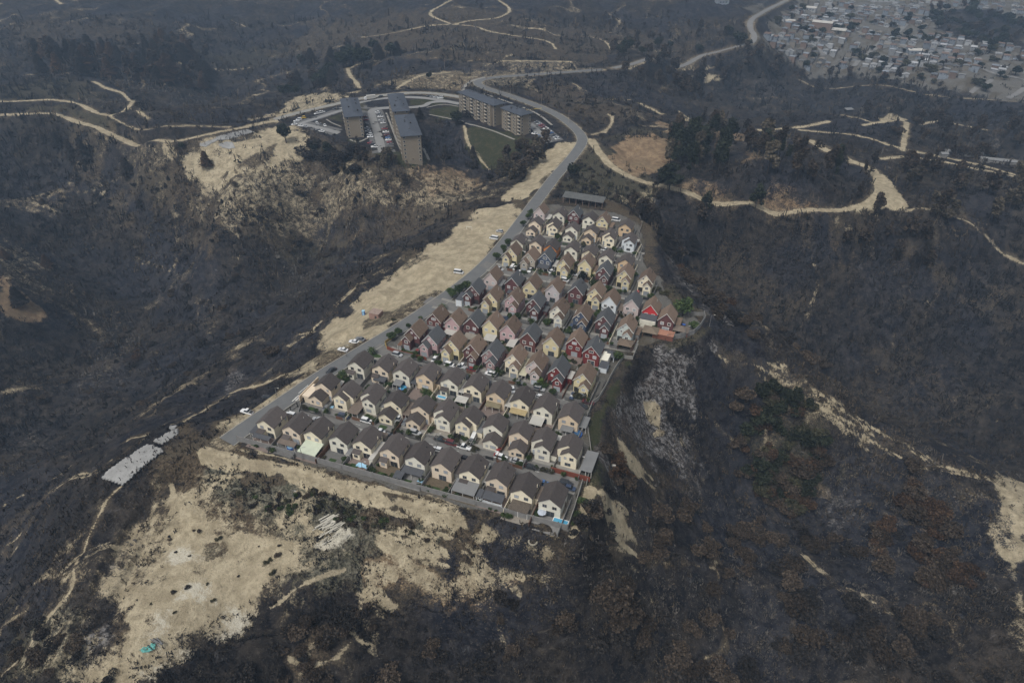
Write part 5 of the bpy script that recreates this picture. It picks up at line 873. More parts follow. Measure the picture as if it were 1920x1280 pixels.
for (x, y, an, typ, fr, ri, hi, wc, lab, ne) in BOXES:
    if typ in ('D', 'B1', 'A') and cc < 30 and (ri, hi) not in ((2, 3), (2, 4), (4, 5)) and R.random() < .5 and not (typ == 'A' and ri != 9):
        nm = lab.split(',')[1].strip().replace(' from left', ' house from left'); col = R.choice(['white', 'silver', 'grey', 'black', 'red', 'navy', 'white']); kd = R.choice(['hatch', 'sedan', 'suv'])
        ca, sa = math.cos(an), math.sin(an); lx = R.choice([-2.6, 4.0]) if typ == 'D' else 3.9; ly = -fr * .55
        bo, wi, wh, la, ta, hl, hw = car_mesh(kd, col); t = empty('car', (x + ca * lx - sa * ly, y + sa * lx + ca * ly, .06), an + math.pi / 2, f'{col} car before the {nm}', 'car', 'cars standing in front gardens', 1.0); cc += 1
        add('body', bo, t); add('windows', wi, t)
        for sx_ in (-1, 1):
            for sy_ in (-1, 1): add('wheel', wh, t, (sx_ * hl * .63, sy_ * (hw - .1), 0))
# box truck by the loop road
x, y = [float(v[0]) for v in cast(694.5, 187.5, HB)]; z = float(HB(np.array([x]), np.array([y]))[0]); t = empty('box_truck', (x, y, z + .15), .35, 'large white box truck parked behind the apartment blocks', 'truck')
b = MB(); b.box(-3.2, 4.6, -1.3, 1.3, 1.0, 3.9, metal_white); add('cargo_box', b.mesh('cargo_box'), t); b = MB(); b.loft([[(xx, -1.2, .5), (xx, 1.2, .5), (xx, 1.2, zz), (xx, -1.2, zz)] for xx, zz in ((-5.2, 1.6), (-4.7, 2.7), (-3.3, 2.8))], carm['white']); add('cab', b.mesh('cab'), t)
for sx_ in (-4.3, 2.6, 3.6):
    for s in (-1, 1): b = MB(); b.tube((0, -.15, .5), (0, .15, .5), .5, .5, rubber, 12); add('wheel', b.mesh('wheel'), t, (sx_, s * 1.15, 0))

# ------------------------------------------------------------------ apartment blocks
brick = M('tan_brick', (.20, .17, .130), .9, .12, 1.0); brickd = M('brown_brick_band', (.10, .082, .065), .9, .12, 1.0); aroof = M('blue_grey_shingle', (.052, .060, .075), .9, .2, .6)
pale = M('pale_render', (.42, .39, .33), .85, .1, 1)
def block(corners, zr, hh, label, faces, steps=1):
    # corners: roof eave corners in the picture on the plane z=zr, in order; hh eave height over ground
    P = np.c_[onplane([c[0] for c in corners], [c[1] for c in corners], zr)]
    e = (P[1] - P[0]) + (P[2] - P[3]); f = (P[2] - P[1]) + (P[3] - P[0]); Le, Lf = np.hypot(*e) / 2, np.hypot(*f) / 2
    if Le > Lf: ux = e / np.hypot(*e); uy = np.array([-ux[1], ux[0]])
    else: uy = f / np.hypot(*f); ux = np.array([uy[1], -uy[0]])
    c = P.mean(0); ang = math.atan2(ux[1], ux[0]); wx, wy = Le / 2 - .5, Lf / 2 - .5; z0 = zr - hh
    t = empty('apartment_block', (c[0], c[1], z0), ang, label, 'apartment block', 'tan brick apartment blocks with blue-grey roofs')
    b = MB(); b.box(-wx, wx, -wy, wy, -4, hh, brick)
    for s in (-1, 1):
        if wx > wy:
            n = max(2, int(wx * 2 / 9)); 
            for k in range(n):
                xx = -wx + (k + .5) * 2 * wx / n; b.box(xx - 1.6, xx + 1.6, *( (-wy - .9, -wy) if s < 0 else (wy, wy + .9)), -4, hh - .3, brick)
                b.box(xx + 1.6 + .6, xx + 1.6 + 1.9, *((-wy - .12, -wy) if s < 0 else (wy, wy + .12)), -4, hh - .1, brickd)
        else:
            n = max(2, int(wy * 2 / 9))
            for k in range(n):
                yy = -wy + (k + .5) * 2 * wy / n; b.box(*((-wx - .9, -wx) if s < 0 else (wx, wx + .9)), yy - 1.6, yy + 1.6, -4, hh - .3, brick)
                b.box(*((-wx - .12, -wx) if s < 0 else (wx, wx + .12)), yy + 2.2, yy + 3.5, -4, hh - .1, brickd)
    add('wall', b.mesh('wall'), t)
    r = MB(); ov = 1.3; rise = 2.2; k = min(wx, wy)
    ax, ay = wx + ov, wy + ov; ix, iy = max(wx - k, 0) + .6, max(wy - k, 0) + .6
    E = [(-ax, -ay), (ax, -ay), (ax, ay), (-ax, ay)]; I = [(-ix, -iy), (ix, -iy), (ix, iy), (-ix, iy)]
    i = len(r.v); r.v += [(p[0], p[1], hh - .15) for p in E] + [(p[0], p[1], hh + .1) for p in E] + [(p[0], p[1], hh + rise) for p in I]
    for q in ((3, 2, 1, 0), (8, 9, 10, 11)) + tuple((j, (j + 1) % 4, 4 + (j + 1) % 4, 4 + j) for j in range(4)) + tuple((4 + j, 4 + (j + 1) % 4, 8 + (j + 1) % 4, 8 + j) for j in range(4)): r.f.append(q); r.m.append(r.mi(aroof))
    ro = add('roof', r.mesh('roof'), t)
    for q in range(5):
        v = MB(); v.box(-.5, .5, -.5, .5, 0, 1.3, dark if q % 2 else slate_sheet); add('roof_vent', v.mesh('roof_vent'), ro, (R.uniform(-wx * .7, wx * .7), R.uniform(-wy * .7, wy * .7), hh + rise * .6))
    # windows: pale surround with dark pane; bays and balconies storey by storey
    fl = 7; fh = hh / fl
    wm_ = MB(); wm_.box(-.85, .85, -.1, 0, 0, 1.5, pale); wp = MB(); wp.box(-.65, .65, -.13, -.101, .15, 1.35, glass)
    bm_ = MB(); bm_.box(-1.45, 1.45, -1.0, 0, 0, .12, pale); bm_.box(-1.45, 1.45, -1.02, -.95, .12, .95, pale); bp = MB(); bp.box(-1.2, 1.2, -.05, -.02, .15, 2.1, glass)
    me = [m_.mesh(n_) for m_, n_ in ((wm_, 'window'), (wp, 'pane'), (bm_, 'balcony'), (bp, 'pane'))]
    wn = [0, 0]
    for (dx_, dy_, half, off) in ((0, -1, wx, wy), (1, 0, wy, wx), (0, 1, wx, wy), (-1, 0, wy, wx)):
        if (dx_, dy_) not in faces: continue
        rz = math.atan2(dy_, dx_) + math.pi / 2; long_ = half > min(wx, wy) + .5; n = max(2, int(half * 2 / 9)) if long_ else 0
        for f_ in range(fl):
            z = f_ * fh + .8
            def at_(s, o, nm_, i_, par=t):
                p = (math.cos(rz) * s + dx_ * (off + o), math.sin(rz) * s + dy_ * (off + o), z); ob = add(nm_, me[i_], par, p, rz); return ob
            if long_:
                for k_ in range(n):
                    s0 = -half + (k_ + .5) * 2 * half / n
                    if wn[0] < 96: o_ = at_(s0 , .9, 'window', 0); add('pane', me[1], o_); wn[0] += 1
                    if wn[0] < 96: o_ = at_(s0 - 2.9, 0, 'window', 0); add('pane', me[1], o_); wn[0] += 1
                    if wn[1] < 60 and 0 <= k_ < n - 1 or n < 3: o_ = at_(s0 + 4.1 if s0 + 5.6 < half else s0 + 2.9, 0, 'balcony', 2); add('pane', me[3], o_); wn[1] += 1
            else:
                for s0 in (-half + 1.1, half - 1.1):
                    if wn[0] < 100: o_ = at_(s0, 0, 'window', 0); add('pane', me[1], o_); wn[0] += 1
    return t
AZ_ = 17.5
block([(648, 219), (678, 218), (671, 184), (638, 186)], AZ_ - 1, 18.5, 'leftmost tan apartment block, standing alone left of the long car park', [(0, -1), (-1, 0), (1, 0)])
block([(752.5, 256), (790, 253), (774, 214.5), (741, 216.5)], AZ_ - 2, 19.5, 'front middle apartment block, right of the long car park', [(0, -1), (-1, 0), (1, 0)])
block([(737, 208.5), (767, 208.5), (755, 175), (728, 178)], AZ_, 18, 'rear middle apartment block, partly hidden behind the front one', [(0, -1), (-1, 0), (1, 0)])
block([(860, 173.5), (928, 199), (944.5, 192.5), (878, 168)], AZ_, 18.5, 'longest apartment block, with many balconies, beside the curving road', [(0, -1), (1, 0)])
block([(941, 203), (979, 217.5), (995, 211), (957, 197)], AZ_ - 1, 18.5, 'short apartment block at the right end, next to the lawn', [(0, -1), (1, 0)])

# ------------------------------------------------------------------ lamp posts and utility poles
def pole(px, py, h, label, grp, lamp=True, cross=False):
    x, y = [float(v[0]) for v in cast(px, py, H)]; z = Hone(x, y); b = MB(); b.tube((0, 0, -.6), (0, 0, h), .14, .09, metal_grey if lamp else M('weathered_pole', (.22, .19, .16), .9), 7)
    nm = 'street_lamp' if lamp else 'utility_pole'; t = empty(nm, (x, y, z), R.uniform(-.3, .3), label, 'street lamp' if lamp else 'utility pole', grp); add('post', b.mesh('post'), t)
    b = MB()
    if lamp: b.tube((0, 0, h - .1), (1.3, -.2, h + .15), .06, .05, metal_grey, 5); b.box(1.1, 1.8, -.38, -.08, h + .08, h + .24, metal_white); add('lamp_arm', b.mesh('lamp_arm'), t)
    else: b.box(-1.2, 1.2, -.06, .06, h - .7, h - .55, wood); b.box(-.9, .9, -.05, .05, h - 1.3, h - 1.17, wood); add('crossarm', b.mesh('crossarm'), t)
for i, (a_, b_, h) in enumerate([(912, 166, 10), (953, 147, 10), (957, 183, 10), (1015, 199, 10), (1066, 230, 10), (1355, 241, 11), (632, 208, 9), (483, 236, 9), (547, 210, 9), (834, 130, 9), (990, 142, 9), (1175, 95, 10), (1210, 105, 10), (1032, 152, 9), (1245, 105, 10), (1430, 108, 9), (1295, 98, 9)]):
    pole(a_, b_, h, f'{"tall" if h > 9 else "thin"} wooden pole, {ORD[i] if i < 20 else ""} of the poles strung along the ridge roads', 'poles along the ridge roads', False)
for i, (a_, b_, h) in enumerate([(568, 862, 6), (681, 888, 6), (552, 937, 5), (880, 700, 7), (650, 668, 6), (520, 745, 5), (1036, 470, 6), (1147, 508, 6), (1283, 633, 6), (1330, 612, 6), (1024, 545, 6), (935, 665, 7), (742, 690, 6), (1085, 650, 6), (1085, 878, 6), (960, 880, 6), (820, 835, 6)]):
    pole(a_, b_, h, f'slim street lamp, {ORD[i]} in the set of lamps around the settlement', 'street lamps around the settlement')

# ------------------------------------------------------------------ small structures
def placed(px, py, rz, name, label, cat, lift=0.0):
    x, y = [float(v[0]) for v in cast(px, py, H)]; return empty(name, (x, y, Hone(x, y) + lift), rz, label, cat)
t = placed(1094, 383, ANG2, 'open_shed', 'long open shed with a grey sheet roof behind the farthest houses', 'shed')
b = MB(); b.slab((-13, -3.0, 4.1), (13, -3.0, 4.1), (13, 3.4, 5.4), (-13, 3.4, 5.4), .15, M('weathered_sheet', (.085, .088, .086), .8, .35, .5)); add('roof', b.mesh('roof'), t)
for k in range(7):
    for yy in (-2.6, 3.0): b = MB(); b.box(-.15, .15, -.15, .15, -1.5, 4 if yy < 0 else 5.2, M('pinkish_steel', (.16, .11, .09), .8)); add('post', b.mesh('post'), t, (-12.4 + k * 4.13, yy, 0))
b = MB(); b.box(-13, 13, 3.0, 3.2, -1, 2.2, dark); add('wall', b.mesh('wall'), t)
t = placed(706, 594, ANG2, 'block_shed', 'small square pinkish block shed without roof cladding on the bare sand', 'shed')
b = MB(); b.box(-2.6, 2.6, -2.2, 2.2, -.5, 3.0, M('pink_block', (.27, .17, .14), .9, .2, 1)); b.box(-2.3, 2.3, -1.9, 1.9, 3.0, 3.02, grey_pave); add('wall', b.mesh('wall'), t); b = MB(); b.box(-.5, .5, -.05, 0, 0, 2, iron); add('door', b.mesh('door'), t, (1, -2.2, 0)); b = MB(); b.box(-2.7, 2.7, -2.3, 2.3, 3.02, 3.2, M('old_sheet', (.25, .19, .16), .8, .3, 1)); add('roof', b.mesh('roof'), t)
t = placed(682, 590, 0, 'portable_toilet', 'blue portable toilet cabin beside the pinkish shed', 'toilet cabin')
b = MB(); b.box(-.65, .65, -.65, .65, 0, 2.2, bluep); add('cabin', b.mesh('cabin'), t); b = MB(); b.box(-.7, .7, -.7, .7, 2.2, 2.4, bluet); add('roof', b.mesh('roof'), t); b = MB(); b.box(-.4, .4, -.03, 0, .1, 2, bluet); add('door', b.mesh('door'), t, (0, -.65, 0))
t = placed(880, 431, -.3, 'goal_frame', 'small white goal-like frame standing on the bare sand', 'frame')
for xx in (-1.6, 1.6): b = MB(); b.tube((xx, 0, 0), (xx, 0, 2.0), .07, .07, white); add('post', b.mesh('post'), t)
b = MB(); b.tube((-1.7, 0, 1.9), (1.7, 0, 1.9), .07, .07, white); add('crossbar', b.mesh('crossbar'), t)
for (px, py, w_, d_, h, wc_, rc_, lab) in [(1150 + 22, 652, 5.5, 4.5, 2.8, wood, M('thatch', (.13, .10, .075), .95, .3, 2), 'dark thatched gazebo left of the brown flat roof at the right tip'), (1276, 625, 6, 4, 2.5, redwood, brown_sheet, 'low brown-roofed pavilion in front of the last maroon house'), (1219, 628, 6, 5, 2.8, wood, M('thatch2', (.15, .12, .09), .95, .3, 2), 'pyramid-roofed gazebo before the scarlet house'), (1143, 672, 4.2, 4.0, 2.5, wallm['pure'], slate_sheet, 'small white garden house with slate roof beside the dark red house')]:
    t = placed(px, py, ANG2, 'gazebo', lab, 'gazebo'); b = MB()
    for sx_ in (-1, 1):
        for sy_ in (-1, 1): b.box(sx_ * w_ / 2 - .12, sx_ * w_ / 2 + .12, sy_ * d_ / 2 - .12, sy_ * d_ / 2 + .12, -.3, h, wc_)
    b.box(-w_ / 2, w_ / 2, d_ / 2 - .15, d_ / 2 - .13, -.3, h, wc_); add('frame', b.mesh('frame'), t)
    b = MB(); o_ = .5; q = [(-w_ / 2 - o_, -d_ / 2 - o_, h), (w_ / 2 + o_, -d_ / 2 - o_, h), (w_ / 2 + o_, d_ / 2 + o_, h), (-w_ / 2 - o_, d_ / 2 + o_, h)]
    for j in range(4): b.poly([q[j], q[(j + 1) % 4], (w_ * .12 * (1 if 0 < (j + .5) % 4 < 2 else -1) * 0, 0, h + 1.7)], rc_)
    b.poly(q[::-1], dark); add('roof', b.mesh('roof'), t)
t = placed(1243, 632, ANG2, 'brick_annex', 'low reddish flat-roofed annex at the end of the curved grey wall', 'annex'); b = MB(); b.box(-4.5, 4.5, -2, 2, -.5, 2.4, M('red_block', (.16, .065, .045), .9, .2, 1)); add('wall', b.mesh('wall'), t); b = MB(); b.box(-4.7, 4.7, -2.2, 2.2, 2.4, 2.6, M('terracotta_sheet', (.30, .15, .10), .8, .2, 1)); add('roof', b.mesh('roof'), t)
t = placed(1148, 873, ANG, 'white_crate', 'small white box lying on the burnt slope right of the settlement', 'crate'); b = MB(); b.box(-1.2, 1.2, -.4, .4, 0, .7, metal_white); add('body', b.mesh('body'), t)
t = placed(1591, 209, .2, 'hut', 'tiny white-roofed hut above the sandy clearing at upper right', 'hut'); b = MB(); b.box(-4, 4, -2.5, 2.5, -.5, 2.5, dark); add('wall', b.mesh('wall'), t); b = MB(); b.slab((-4.6, -3, 2.6), (4.6, -3, 2.6), (4.6, 3, 3.2), (-4.6, 3, 3.2), .2, metal_grey); add('roof', b.mesh('roof'), t)
for i, (px, py, L_, w_, rz) in enumerate([(1815, 293, 34, 4, -.35), (1872, 306, 26, 4, -.35), (1768, 294, 5, 3.5, 0)]):
    t = placed(px, py, rz, 'warehouse', ['long low pale-roofed shed at the right edge beyond the dirt roads', 'second low pale shed, nearest the right edge of the picture', 'small pale shed left of the long low sheds'][i], 'shed')
    b = MB(); b.box(-L_ / 2, L_ / 2, -w_ / 2, w_ / 2, -2, 2.6, conc_grey); add('wall', b.mesh('wall'), t); b = MB(); b.prism([(-w_ / 2 - .4, 2.6), (w_ / 2 + .4, 2.6), (0, 3.9)], -L_ / 2 - .4, L_ / 2 + .4, metal_grey, 'x'); add('roof', b.mesh('roof'), t)
# slabs and foundations left bare
slabm = M('cracked_slab', (.235, .235, .228), .9, .3, .25)
def slab(px, h, label, m=slabm):
    p = G(PL(px), H); x0, y0 = p.min(0); x1, y1 = p.max(0); st = .8; X, Y = np.meshgrid(np.arange(x0, x1 + st, st), np.arange(y0, y1 + st, st))
    ins = polysd(X[:-1, :-1] + st / 2, Y[:-1, :-1] + st / 2, p) + fbm(X[:-1, :-1], Y[:-1, :-1], 6, 3, 51) * .8 < .1; nx = X.shape[1]; Z = H(X, Y) + h
    ii, jj = np.where(ins); F = [(i * nx + j, i * nx + j + 1, (i + 1) * nx + j + 1, (i + 1) * nx + j) for i, j in zip(ii, jj)]; u, inv = np.unique(np.array(F), return_inverse=True); V = np.c_[X.ravel(), Y.ravel(), Z.ravel()][u]
    me = bpy.data.meshes.new('concrete_slab'); me.from_pydata(V.tolist(), [], inv.reshape(-1, 4).tolist()); me.materials.append(m); me.update(); o = add('concrete_slab', me); tag(o, label, 'slab')
    md = o.modifiers.new('thick', 'SOLIDIFY'); md.thickness = .5; md.offset = -1
slab("193,898 232,913 309,848 276,838", 1.15, 'large pale concrete slab lying on the burnt ground at lower left')
slab("290,826 300,822 334,803 330,815 305,833", .5, 'narrow broken pale slab above the large one at lower left')
slab("318,800 335,798 326,808", .5, 'smallest pale slab fragment, topmost at lower left')
slab("375,272 400,262 465,244 475,248 430,262 385,276", .4, 'long pale foundation slab beside the dirt road on the left hill')
slab("410,272 435,267 440,278 418,278", .4, 'small square foundation slab below the long one on the left hill')
for i, (px, lb) in enumerate([("582,1000 615,975 640,965 655,970 630,990 608,1008", 'pile of bleached pale planks lying on the sandy terrace')]):
    p = G(PL(px), H); b = MB(); cx0, cy0 = p.mean(0)
    for k in range(60):
        a_ = .75 + R.uniform(-.12, .12); L_ = R.uniform(3, 6); x0 = R.gauss(0, 1.7); y0 = R.gauss(0, 1.3); z0 = Hone(cx0 + x0, cy0 + y0) + R.uniform(.1, .8); w_ = R.uniform(.1, .3)
        c_, s_ = math.cos(a_), math.sin(a_); q = [(x0 + c_ * u - s_ * v, y0 + s_ * u + c_ * v, z0) for u, v in ((-L_ / 2, -w_), (L_ / 2, -w_), (L_ / 2, w_), (-L_ / 2, w_))]; b.slab(*q, .12, M('bleached_wood', (.42, .40, .34), .9, .3, 2))
    o = add('plank_pile', b.mesh('plank_pile'), None, (cx0, cy0, 0)); tag(o, lb, 'planks')
t = placed(277, 1216, .3, 'tarpaulin', 'crumpled turquoise tarpaulin on the sand at lower left', 'tarpaulin'); b = MB()
n = 9; vs = [[(-2.2 + 4.4 * i / n, -1.5 + 3 * j / n, .35 + R.uniform(-.15, .35)) for j in range(n + 1)] for i in range(n + 1)]
for i in range(n):
    for j in range(n):
        if (i - 4.5) ** 2 + (j - 4.5) ** 2 < 22 and R.random() < .93: b.poly([vs[i][j], vs[i + 1][j], vs[i + 1][j + 1], vs[i][j + 1]], M('turquoise_sheet', (.10, .30, .27), .6))
add('sheet', b.mesh('sheet'), t)
b = MB()
for k in range(14): x0, y0, z0, a_ = R.uniform(1, 4.5), R.uniform(.3, 2.5), R.uniform(.1, .7), R.uniform(-.7, -.2); b.slab(*[(x0 + math.cos(a_) * u - math.sin(a_) * v, y0 + math.sin(a_) * u + math.cos(a_) * v, z0) for u, v in ((-1.5, -.12), (1.5, -.12), (1.5, .12), (-1.5, .12))], .1, iron if k % 2 else metal_grey)
x, y = [float(v[0]) for v in cast(288, 1206, H)]; o = add('scrap_beams', b.mesh('scrap_beams'), None, (x - 2.5, y - 1.5, Hone(x, y) + .1)); tag(o, 'dark scrap beams beside the turquoise tarpaulin', 'scrap')
b = MB(); b.tube((0, 0, 0), (0, 0, .3), .75, .75, rubber, 16); x, y = [float(v[0]) for v in cast(999, 1016, H)]
me = bpy.data.meshes.new('tyre'); V = []; F = []
for i in range(20):
    for j in range(8):
        A_, B_ = 2 * math.pi * i / 20, 2 * math.pi * j / 8; V.append(((1.3 + .3 * math.cos(B_)) * math.cos(A_), (1.3 + .3 * math.cos(B_)) * math.sin(A_), .3 + .28 * math.sin(B_))); F.append((i * 8 + j, ((i + 1) % 20) * 8 + j, ((i + 1) % 20) * 8 + (j + 1) % 8, i * 8 + (j + 1) % 8))
me.from_pydata(V, [], F); me.materials.append(M('dusty_ring', (.25, .23, .18), .9)); me.update(); o = add('concrete_ring', me, None, (x, y, Hone(x, y))); tag(o, 'dusty round ring lying at the foot of the front bank', 'ring')
# pools, tarps and trampolines in the gardens
def pool(px, py, r, kind, lab, rz=ANG, m=water):
    x, y = [float(v) for v in onplane(px, py, .3)]; t = empty('pool' if kind != 'tramp' else 'trampoline', (x, y, .04), rz, lab, 'pool' if kind != 'tramp' else 'trampoline'); b = MB()
    if kind == 'rect': b.box(-r, r, -r * .42, r * .42, 0, .55, white); b2 = MB(); b2.box(-r + .25, r - .25, -r * .42 + .25, r * .42 - .25, .55, .56, m)
    else: b.tube((0, 0, 0), (0, 0, .8), r, r, bluep if kind != 'tramp' else iron, 20); b2 = MB(); b2.tube((0, 0, .8), (0, 0, .82), r * .88, r * .88, m if kind != 'tramp' else dark, 20)
    add('rim', b.mesh('rim'), t); add('water' if kind != 'tramp' else 'mat', b2.mesh('water'), t)
pool(1051, 978, 2.6, 'rect', 'rectangular pale blue pool behind the front right corner house'); pool(755, 728, 1.6, 'round', 'round blue pool beside the trampoline in the third row garden'); pool(828, 745, 2.0, 'rect', 'long blue pool on reddish paving in the third row garden'); pool(1082, 814, 1.9, 'round', 'round dark blue pool by the right end of the third row', m=M('pool_cover', (.04, .10, .20), .6)); pool(738, 720, 1.5, 'tramp', 'round black trampoline in a third row garden'); pool(546, 838, 1.5, 'round', 'pale blue round pool cover behind the second front row house', m=bluet)
def tarp(px, py, w_, d_, lab, m=bluet, cat='tarp', nm='tarp'):
    x, y = [float(v) for v in onplane(px, py, .6)]; b = MB(); n = 5
    vs = [[(-w_ / 2 + w_ * i / n, -d_ / 2 + d_ * j / n, .5 + R.uniform(-.2, .3)) for j in range(n + 1)] for i in range(n + 1)]
    for i in range(n):
        for j in range(n): b.poly([vs[i][j], vs[i + 1][j], vs[i + 1][j + 1], vs[i][j + 1]], m)
    o = add(nm, b.mesh(nm), None, (x, y, 0), ANG); tag(o, lab, cat)
tarp(679, 872, 4.2, 1.8, 'rumpled pale blue tarp behind the front wall'); tarp(788, 901, 2, 1.4, 'small bright blue tarp on a front row lawn'); tarp(484, 829, 1.8, 1.2, 'white sheet on the lawn behind the leftmost front house', metal_white); tarp(620, 795, 1.2, 1.6, 'deep blue plastic sheet behind the third front row house', bluep); tarp(621, 762, 1.8, 1.2, 'pale blue garden table cover by the second street fence', bluet); tarp(1282, 608, 1.6, 1.6, 'blue square sign board beside the last maroon house', bluep); tarp(1012, 497, 2.2, 1.6, 'blue tarp in front of the navy blue house', bluep)
t = empty('parasol', (*[float(v) for v in onplane(1016, 960, 2)], 0), 0, 'pale grey parasol beside the corner house patio doors', 'parasol'); b = MB(); b.tube((0, 0, 0), (0, 0, 2.3), .04, .04, iron, 5); add('pole', b.mesh('pole'), t); b = MB()
for k in range(8): a0, a1 = k * math.pi / 4, (k + 1) * math.pi / 4; b.poly([(1.5 * math.cos(a0), 1.5 * math.sin(a0), 2.1), (1.5 * math.cos(a1), 1.5 * math.sin(a1), 2.1), (0, 0, 2.6)], M('parasol_cloth', (.38, .42, .48), .8))
add('canopy', b.mesh('canopy'), t)
# ------------------------------------------------------------------ trees
bark = M('burnt_bark', (.035, .030, .027), .95, .3, 3); bark2 = M('grey_bark', (.12, .10, .08), .95, .3, 3)
F_green = foliage('leaf_green', (.020, .036, .013), (.042, .062, .022), (.07, .09, .035), .25)
F_lime = foliage('leaf_lime', (.045, .075, .018), (.085, .12, .03), (.11, .15, .05), .15)
F_darkgreen = foliage('leaf_dark_green', (.010, .014, .009), (.019, .024, .014), (.038, .042, .026), .3)
F_brown = foliage('leaf_scorched', (.026, .020, .016), (.047, .037, .028), (.080, .063, .046), .4)
F_rust = foliage('leaf_rust', (.028, .018, .013), (.052, .033, .021), (.092, .058, .034), .35)
F_black = foliage('twig_black', (.010, .010, .011), (.022, .020, .018), (.045, .038, .032), .35)
F_olive = foliage('leaf_olive', (.024, .025, .015), (.044, .043, .025), (.075, .070, .042), .3)
F_dust = foliage('leaf_dusty', (.040, .034, .025), (.072, .060, .043), (.11, .093, .066), .35)
def cloud(rng, blobs, n, size, flat=.7):
    B = np.array(blobs, float); w_ = B[:, 3] ** 2; w_ /= w_.sum(); k = rng.choice(len(B), n, p=w_)
    d = rng.normal(size=(n, 3)); d /= np.linalg.norm(d, axis=1)[:, None]; r = B[k, 3] * rng.uniform(.45, 1.05, n) ** .6
    sc_ = np.c_[np.ones(n), np.ones(n), B[k, 4] if B.shape[1] > 4 else np.full(n, flat)]
    c = B[k, :3] + d * r[:, None] * sc_
    u = rng.normal(size=(n, 3)); u /= np.linalg.norm(u, axis=1)[:, None]; v = np.cross(u, rng.normal(size=(n, 3))); v /= np.linalg.norm(v, axis=1)[:, None]
    s = size * rng.uniform(.5, 1.4, n)[:, None]; u *= s; v *= s * .7
    return np.stack([c - u - v, c + u - v, c + u + v, c - u + v], 1).reshape(-1, 3)
def trunk_mesh(rng, h, blobs, r=.03, m=bark, twigs=0):
    b = MB(); p = Vector((0, 0, -.04)); q = Vector((rng.uniform(-.02, .02), rng.uniform(-.02, .02), h * .5)); t_ = Vector((rng.uniform(-.04, .04), rng.uniform(-.04, .04), h))
    b.tube(p, q, r, r * .7, m, 6); b.tube(q, t_, r * .7, r * .25, m, 5)
    for bl in blobs:
        f = rng.uniform(.35, .8); s = q.lerp(t_, max(0, f * 2 - 1)) if f > .5 else p.lerp(q, f * 2); b.tube(s, Vector(bl[:3]), r * .4, r * .12, m, 4)
    for k in range(twigs):
        f = rng.uniform(.3, .98); s = p.lerp(t_, f); a = rng.uniform(0, 6.28); L = (1.05 - f) * .35 + .05; e = s + Vector((math.cos(a) * L, math.sin(a) * L, L * rng.uniform(.2, .9))); b.tube(s, e, r * .25, r * .06, m, 4)
        e2 = s.lerp(e, .6) + Vector((rng.uniform(-.08, .08), rng.uniform(-.08, .08), .08)); b.tube(s.lerp(e, .5), e2, r * .14, r * .04, m, 3)
    return b.mesh('trunk')
TREES = {}
def variants(kind, fol, n, make): TREES[kind] = [make(np.random.RandomState(hash_(kind) + i), fol) for i in range(n)]
def hash_(s): return sum(ord(c) * (i + 3) for i, c in enumerate(s)) % 9999
def mk_round(n=650, size=.045, fl=.8, lo=.35):
    def f(rng, fol):
        bl = [(rng.uniform(-.2, .2), rng.uniform(-.2, .2), rng.uniform(lo + .15, .8), rng.uniform(.16, .27), fl) for _ in range(7)]; bl.append((0, 0, .6, .3, fl))
        return quads('crown', cloud(rng, bl, n, size), [fol]), trunk_mesh(rng, .6, bl[:4], .035)
    return f
def mk_tall(n=420, size=.035):
    def f(rng, fol):
        bl = []
        for k in range(9):
            z = rng.uniform(.35, .95); rr = .15 * (1.15 - z) + .04; a = rng.uniform(0, 6.28); bl.append((math.cos(a) * rr, math.sin(a) * rr, z, rng.uniform(.07, .135), 1.3))
        return quads('crown', cloud(rng, bl, n, size), [fol]), trunk_mesh(rng, .98, bl, .016)
    return f
def mk_conifer(n=900, size=.05):
    def f(rng, fol):
        V = []; z = rng.uniform(.15, .97, n); a = rng.uniform(0, 6.28, n); rad = (1.02 - z) * .34 * rng.uniform(.25, 1, n) * (1 + .25 * np.sin(a * 3 + z * 22))
        c = np.c_[np.cos(a) * rad, np.sin(a) * rad, z - rad * .25]; u = np.c_[np.cos(a), np.sin(a), -.35 * np.ones(n)] * size * 1.5; v = np.c_[-np.sin(a), np.cos(a), rng.uniform(-.5, .5, n)] * size * .6
        V = np.stack([c - u - v, c + u - v, c + u + v, c - u + v], 1).reshape(-1, 3)
        return quads('crown', V, [fol]), trunk_mesh(rng, 1.0, [], .018, twigs=14)
    return f
def mk_snag(n=160):
    def f(rng, fol):
        bl = [(rng.uniform(-.1, .1), rng.uniform(-.1, .1), rng.uniform(.5, .95), .08, 1.2) for _ in range(4)]
        return quads('crown', cloud(rng, bl, n, .022), [fol]), trunk_mesh(rng, 1.0, bl, .013, twigs=22)
    return f
def mk_bush(n=900, size=.042):
    def f(rng, fol):
        bl = [(rng.uniform(-.35, .35), rng.uniform(-.35, .35), rng.uniform(.25, .6), rng.uniform(.2, .34), .7) for _ in range(6)]
        return quads('crown', cloud(rng, bl, n, size), [fol]), trunk_mesh(rng, .4, bl[:5], .03)
    return f
variants('green', F_green, 3, mk_round()); variants('lime', F_lime, 1, mk_round()); variants('darkgreen', F_darkgreen, 3, mk_round(600, .05)); variants('euca', F_darkgreen, 3, mk_tall(700, .03))
variants('scorched', F_brown, 4, mk_tall(620, .034)); variants('dusty', F_dust, 3, mk_tall(620, .034)); variants('conifer', F_black, 3, mk_conifer()); variants('rustconifer', F_rust, 2, mk_conifer())
